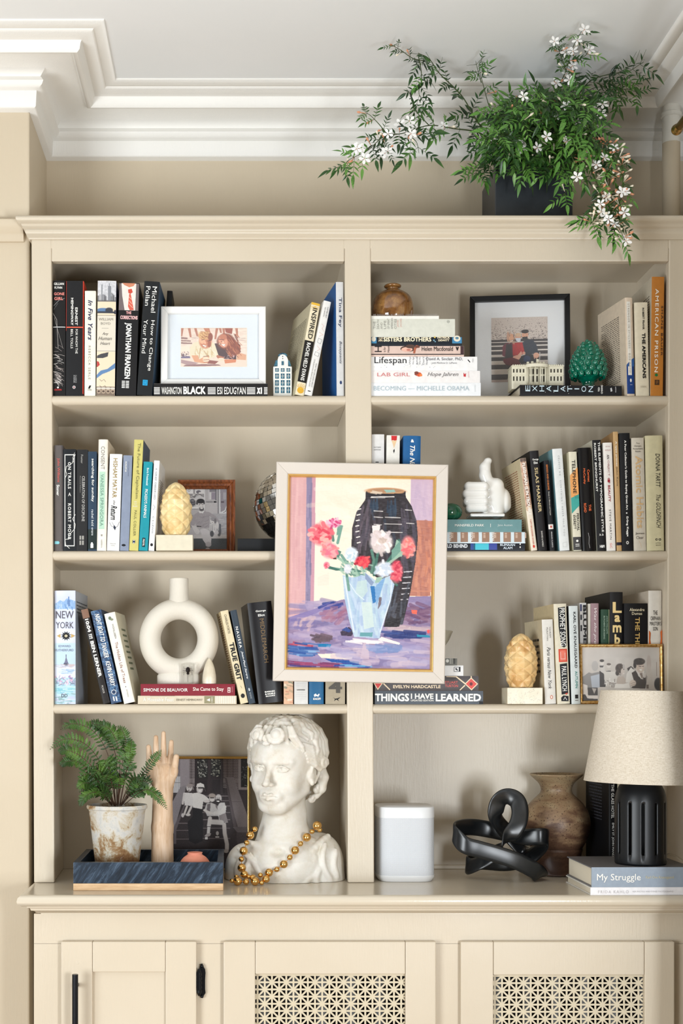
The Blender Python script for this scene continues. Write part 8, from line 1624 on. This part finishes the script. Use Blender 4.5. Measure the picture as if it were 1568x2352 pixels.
vine([(1260,350,.14),(1310,250,.1),(1350,190,.06),(1400,170,.03),(1440,165,.01),(1478,142,0)], .026, .023, .0, 0, 0, .0016); vine([(1370,190,.06),(1400,205,.05),(1440,205,.03),(1470,215,.02)], .02, .016, .0, 0, 0); vine([(1300,260,.1),(1340,215,.08),(1380,200,.06),(1410,225,.05)], .026, .024, 0, 0, 0); vine([(1400,180,.04),(1420,210,.03),(1435,240,.03)], .024, .018, 0, 0, 0)
vine([(1280,350,.1),(1350,300,.02),(1385,330,-.03),(1400,400,-.05),(1395,460,-.06),(1415,510,-.085),(1435,552,-.09)], .022, .020, .4, .22, 3.4, .0018)
vine([(1300,350,.08),(1340,370,.0),(1370,420,-.05),(1380,480,-.08),(1355,515,-.085)], .020, .019, .45, .2, 3.2); vine([(1395,330,-.03),(1425,370,-.05),(1430,430,-.06),(1420,480,-.06)], .018, .015, .4, .25, 4.5); vine([(1270,340,.06),(1300,330,-.02),(1320,400,-.05),(1290,455,-.05)], .030, .020, .5, .3, .8)
vine([(1380,480,-.08),(1400,500,-.09),(1430,495,-.09)], .016, .012, .4, .3, 3)
vine([(1180,380,.12),(1130,370,.06),(1100,385,.03),(1092,400,.02)], .022, .019, .1, 0, 0); vine([(1190,360,.1),(1140,340,.06),(1110,345,.04)], .024, .020, .2, 0, 0)
for i in range(48):   # dense middle
    a = rj.uniform(0, PI); rr = rj.uniform(.06, .125); cx, cy = 1243+math.cos(a)*rr*950, 330-math.sin(a)*rr*1150; dep = rj.uniform(-.06, .16)
    vine([(1230+rj.uniform(-30,30), 375, .13), ((1230+cx)/2+rj.uniform(-10,10), (375+cy)/2-14, (.13+dep)/2), (cx, cy, dep), (cx+(cx-1240)*.22, cy+rj.uniform(10,40), dep-.02)], .024, .021, .55, .05, .25)
for i in range(10):
    px = rj.uniform(1150,1310); vine([(px, 365, .06), (px+rj.uniform(-12,12), 340, .02), (px+rj.uniform(-20,20), 352, .0), (px+rj.uniform(-20,20), 385+rj.uniform(0,20), -.005)], .022, .018, .4, .1, .3)
for (px, py, Y) in ((1384,239,-.01),(940,278,.0),(1255,314,-.05),(1325,406,-.07),(944,307,-.02),(918,285,-.01),(837,364,-.05),(824,340,-.05),(884,352,-.04),(1437,553,-.09),(1428,441,-.08),(1380,262,-.02),(1342,68,-.16)):
    flower(J(px, py, Y), Vector((rj.uniform(-.3,.3), -1, rj.uniform(0,.3))), .0135)
# build: stems, 300 nearest leaves as parts, the rest joined
m = MB()
for cp, th in stems: m.tube(cp, [th*(1-.7*i_/len(cp)) for i_ in range(len(cp))], 5)
tag(m.build('stem', jas, jstem, smooth=True), kind='stuff')
leaf_list.sort(key=lambda q: q[0].y-q[2]*3)
def basis(d_, hint):
    y_ = d_; x_ = y_.cross(hint); x_ = x_.normalized() if x_.length > .05 else y_.cross(Vector((1,0,0))).normalized(); z_ = x_.cross(y_); return Matrix((x_, y_, z_)).transposed()
zmax = ZC-Jo.z-.002
def okp(p, L): return p.z+L < zmax
rest = {0: MB(), 1: MB()}; cnt = 0
for p, d_, size, light in leaf_list:
    if p.z+size > zmax: continue
    B3 = basis(d_, Vector((rj.uniform(-.5,.5), -1, rj.uniform(.0,1.0))).normalized())
    li = 1 if light else 0
    if cnt < 290:
        if li not in first_leaf: lm, _m = leaf_mesh(None); o = lm.build('leaf', jas, jm2 if li else jm, smooth=True); first_leaf[li] = o
        else: o = bpy.data.objects.new('leaf', first_leaf[li].data); COL.objects.link(o); o.parent = jas
        o.matrix_local = Matrix.Translation(p)@B3.to_4x4()@Matrix.Scale(size, 4); cnt += 1
    else:
        rest[li].add([tuple(p+B3@(Vector(v)*size)) for v in lm1.v], lm1.f)
for li in (0, 1): tag(rest[li].build('foliage', jas, jm2 if li else jm, smooth=True), kind='stuff')
fm_ = MB()
for k in range(5):
    a = 2*PI*k/5; ca, sa = math.cos(a), math.sin(a); loc = [(0,.05),(.26,.55),(.22,.85),(0,1.05),(-.22,.85),(-.26,.55)]
    fm_.add([(x*ca-y*sa, x*sa+y*ca, .12*y) for x, y in loc], [(0,1,2,3,4,5)], petal)
fm_.tube([(0,0,.02),(0,0,-.9)], [.07,.04], 6, budp); ff_ = None
for p, d_, r in flower_list:
    if p.z+r > zmax: continue
    z_ = d_; x_ = z_.cross(Vector((.2,.1,1))).normalized(); B3 = Matrix((x_, z_.cross(x_), z_)).transposed()
    if ff_ is None: o = fm_.build('flower', jas); ff_ = o
    else: o = bpy.data.objects.new('flower', ff_.data); COL.objects.link(o); o.parent = jas
    o.matrix_local = Matrix.Translation(p)@B3.to_4x4()@Matrix.Scale(r, 4)
b1_ = MB(); b1_.tube([(0,0,0),(0,0,.55),(0,0,.72),(0,0,.9),(0,0,1)], [.03,.05,.12,.10,.01], 7)
bm2 = {0: MB(), 1: MB()}; fb = {}; cb = 0
for p, d_, L, pink in bud_list:
    if p.z+L > zmax: continue
    z_ = d_; x_ = z_.cross(Vector((.2,.1,1))).normalized(); B3 = Matrix((x_, z_.cross(x_), z_)).transposed(); pk_ = 1 if pink else 0
    if cb < 250:
        if pk_ not in fb: q9 = MB(); q9.add(b1_.v, b1_.f); o = q9.build('bud', jas, budp if pk_ else budw, smooth=True); fb[pk_] = o
        else: o = bpy.data.objects.new('bud', fb[pk_].data); COL.objects.link(o); o.parent = jas
        o.matrix_local = Matrix.Translation(p)@B3.to_4x4()@Matrix.Scale(L, 4); cb += 1
    else: bm2[pk_].add([tuple(p+B3@(Vector(v)*L)) for v in b1_.v], b1_.f)
for k_ in (0, 1):
    if bm2[k_].v: tag(bm2[k_].build('bud_cluster', jas, budp if k_ else budw, smooth=True), kind='stuff')
print('COUNTS leaves', len(leaf_list), 'flowers', len(flower_list), 'buds', len(bud_list))
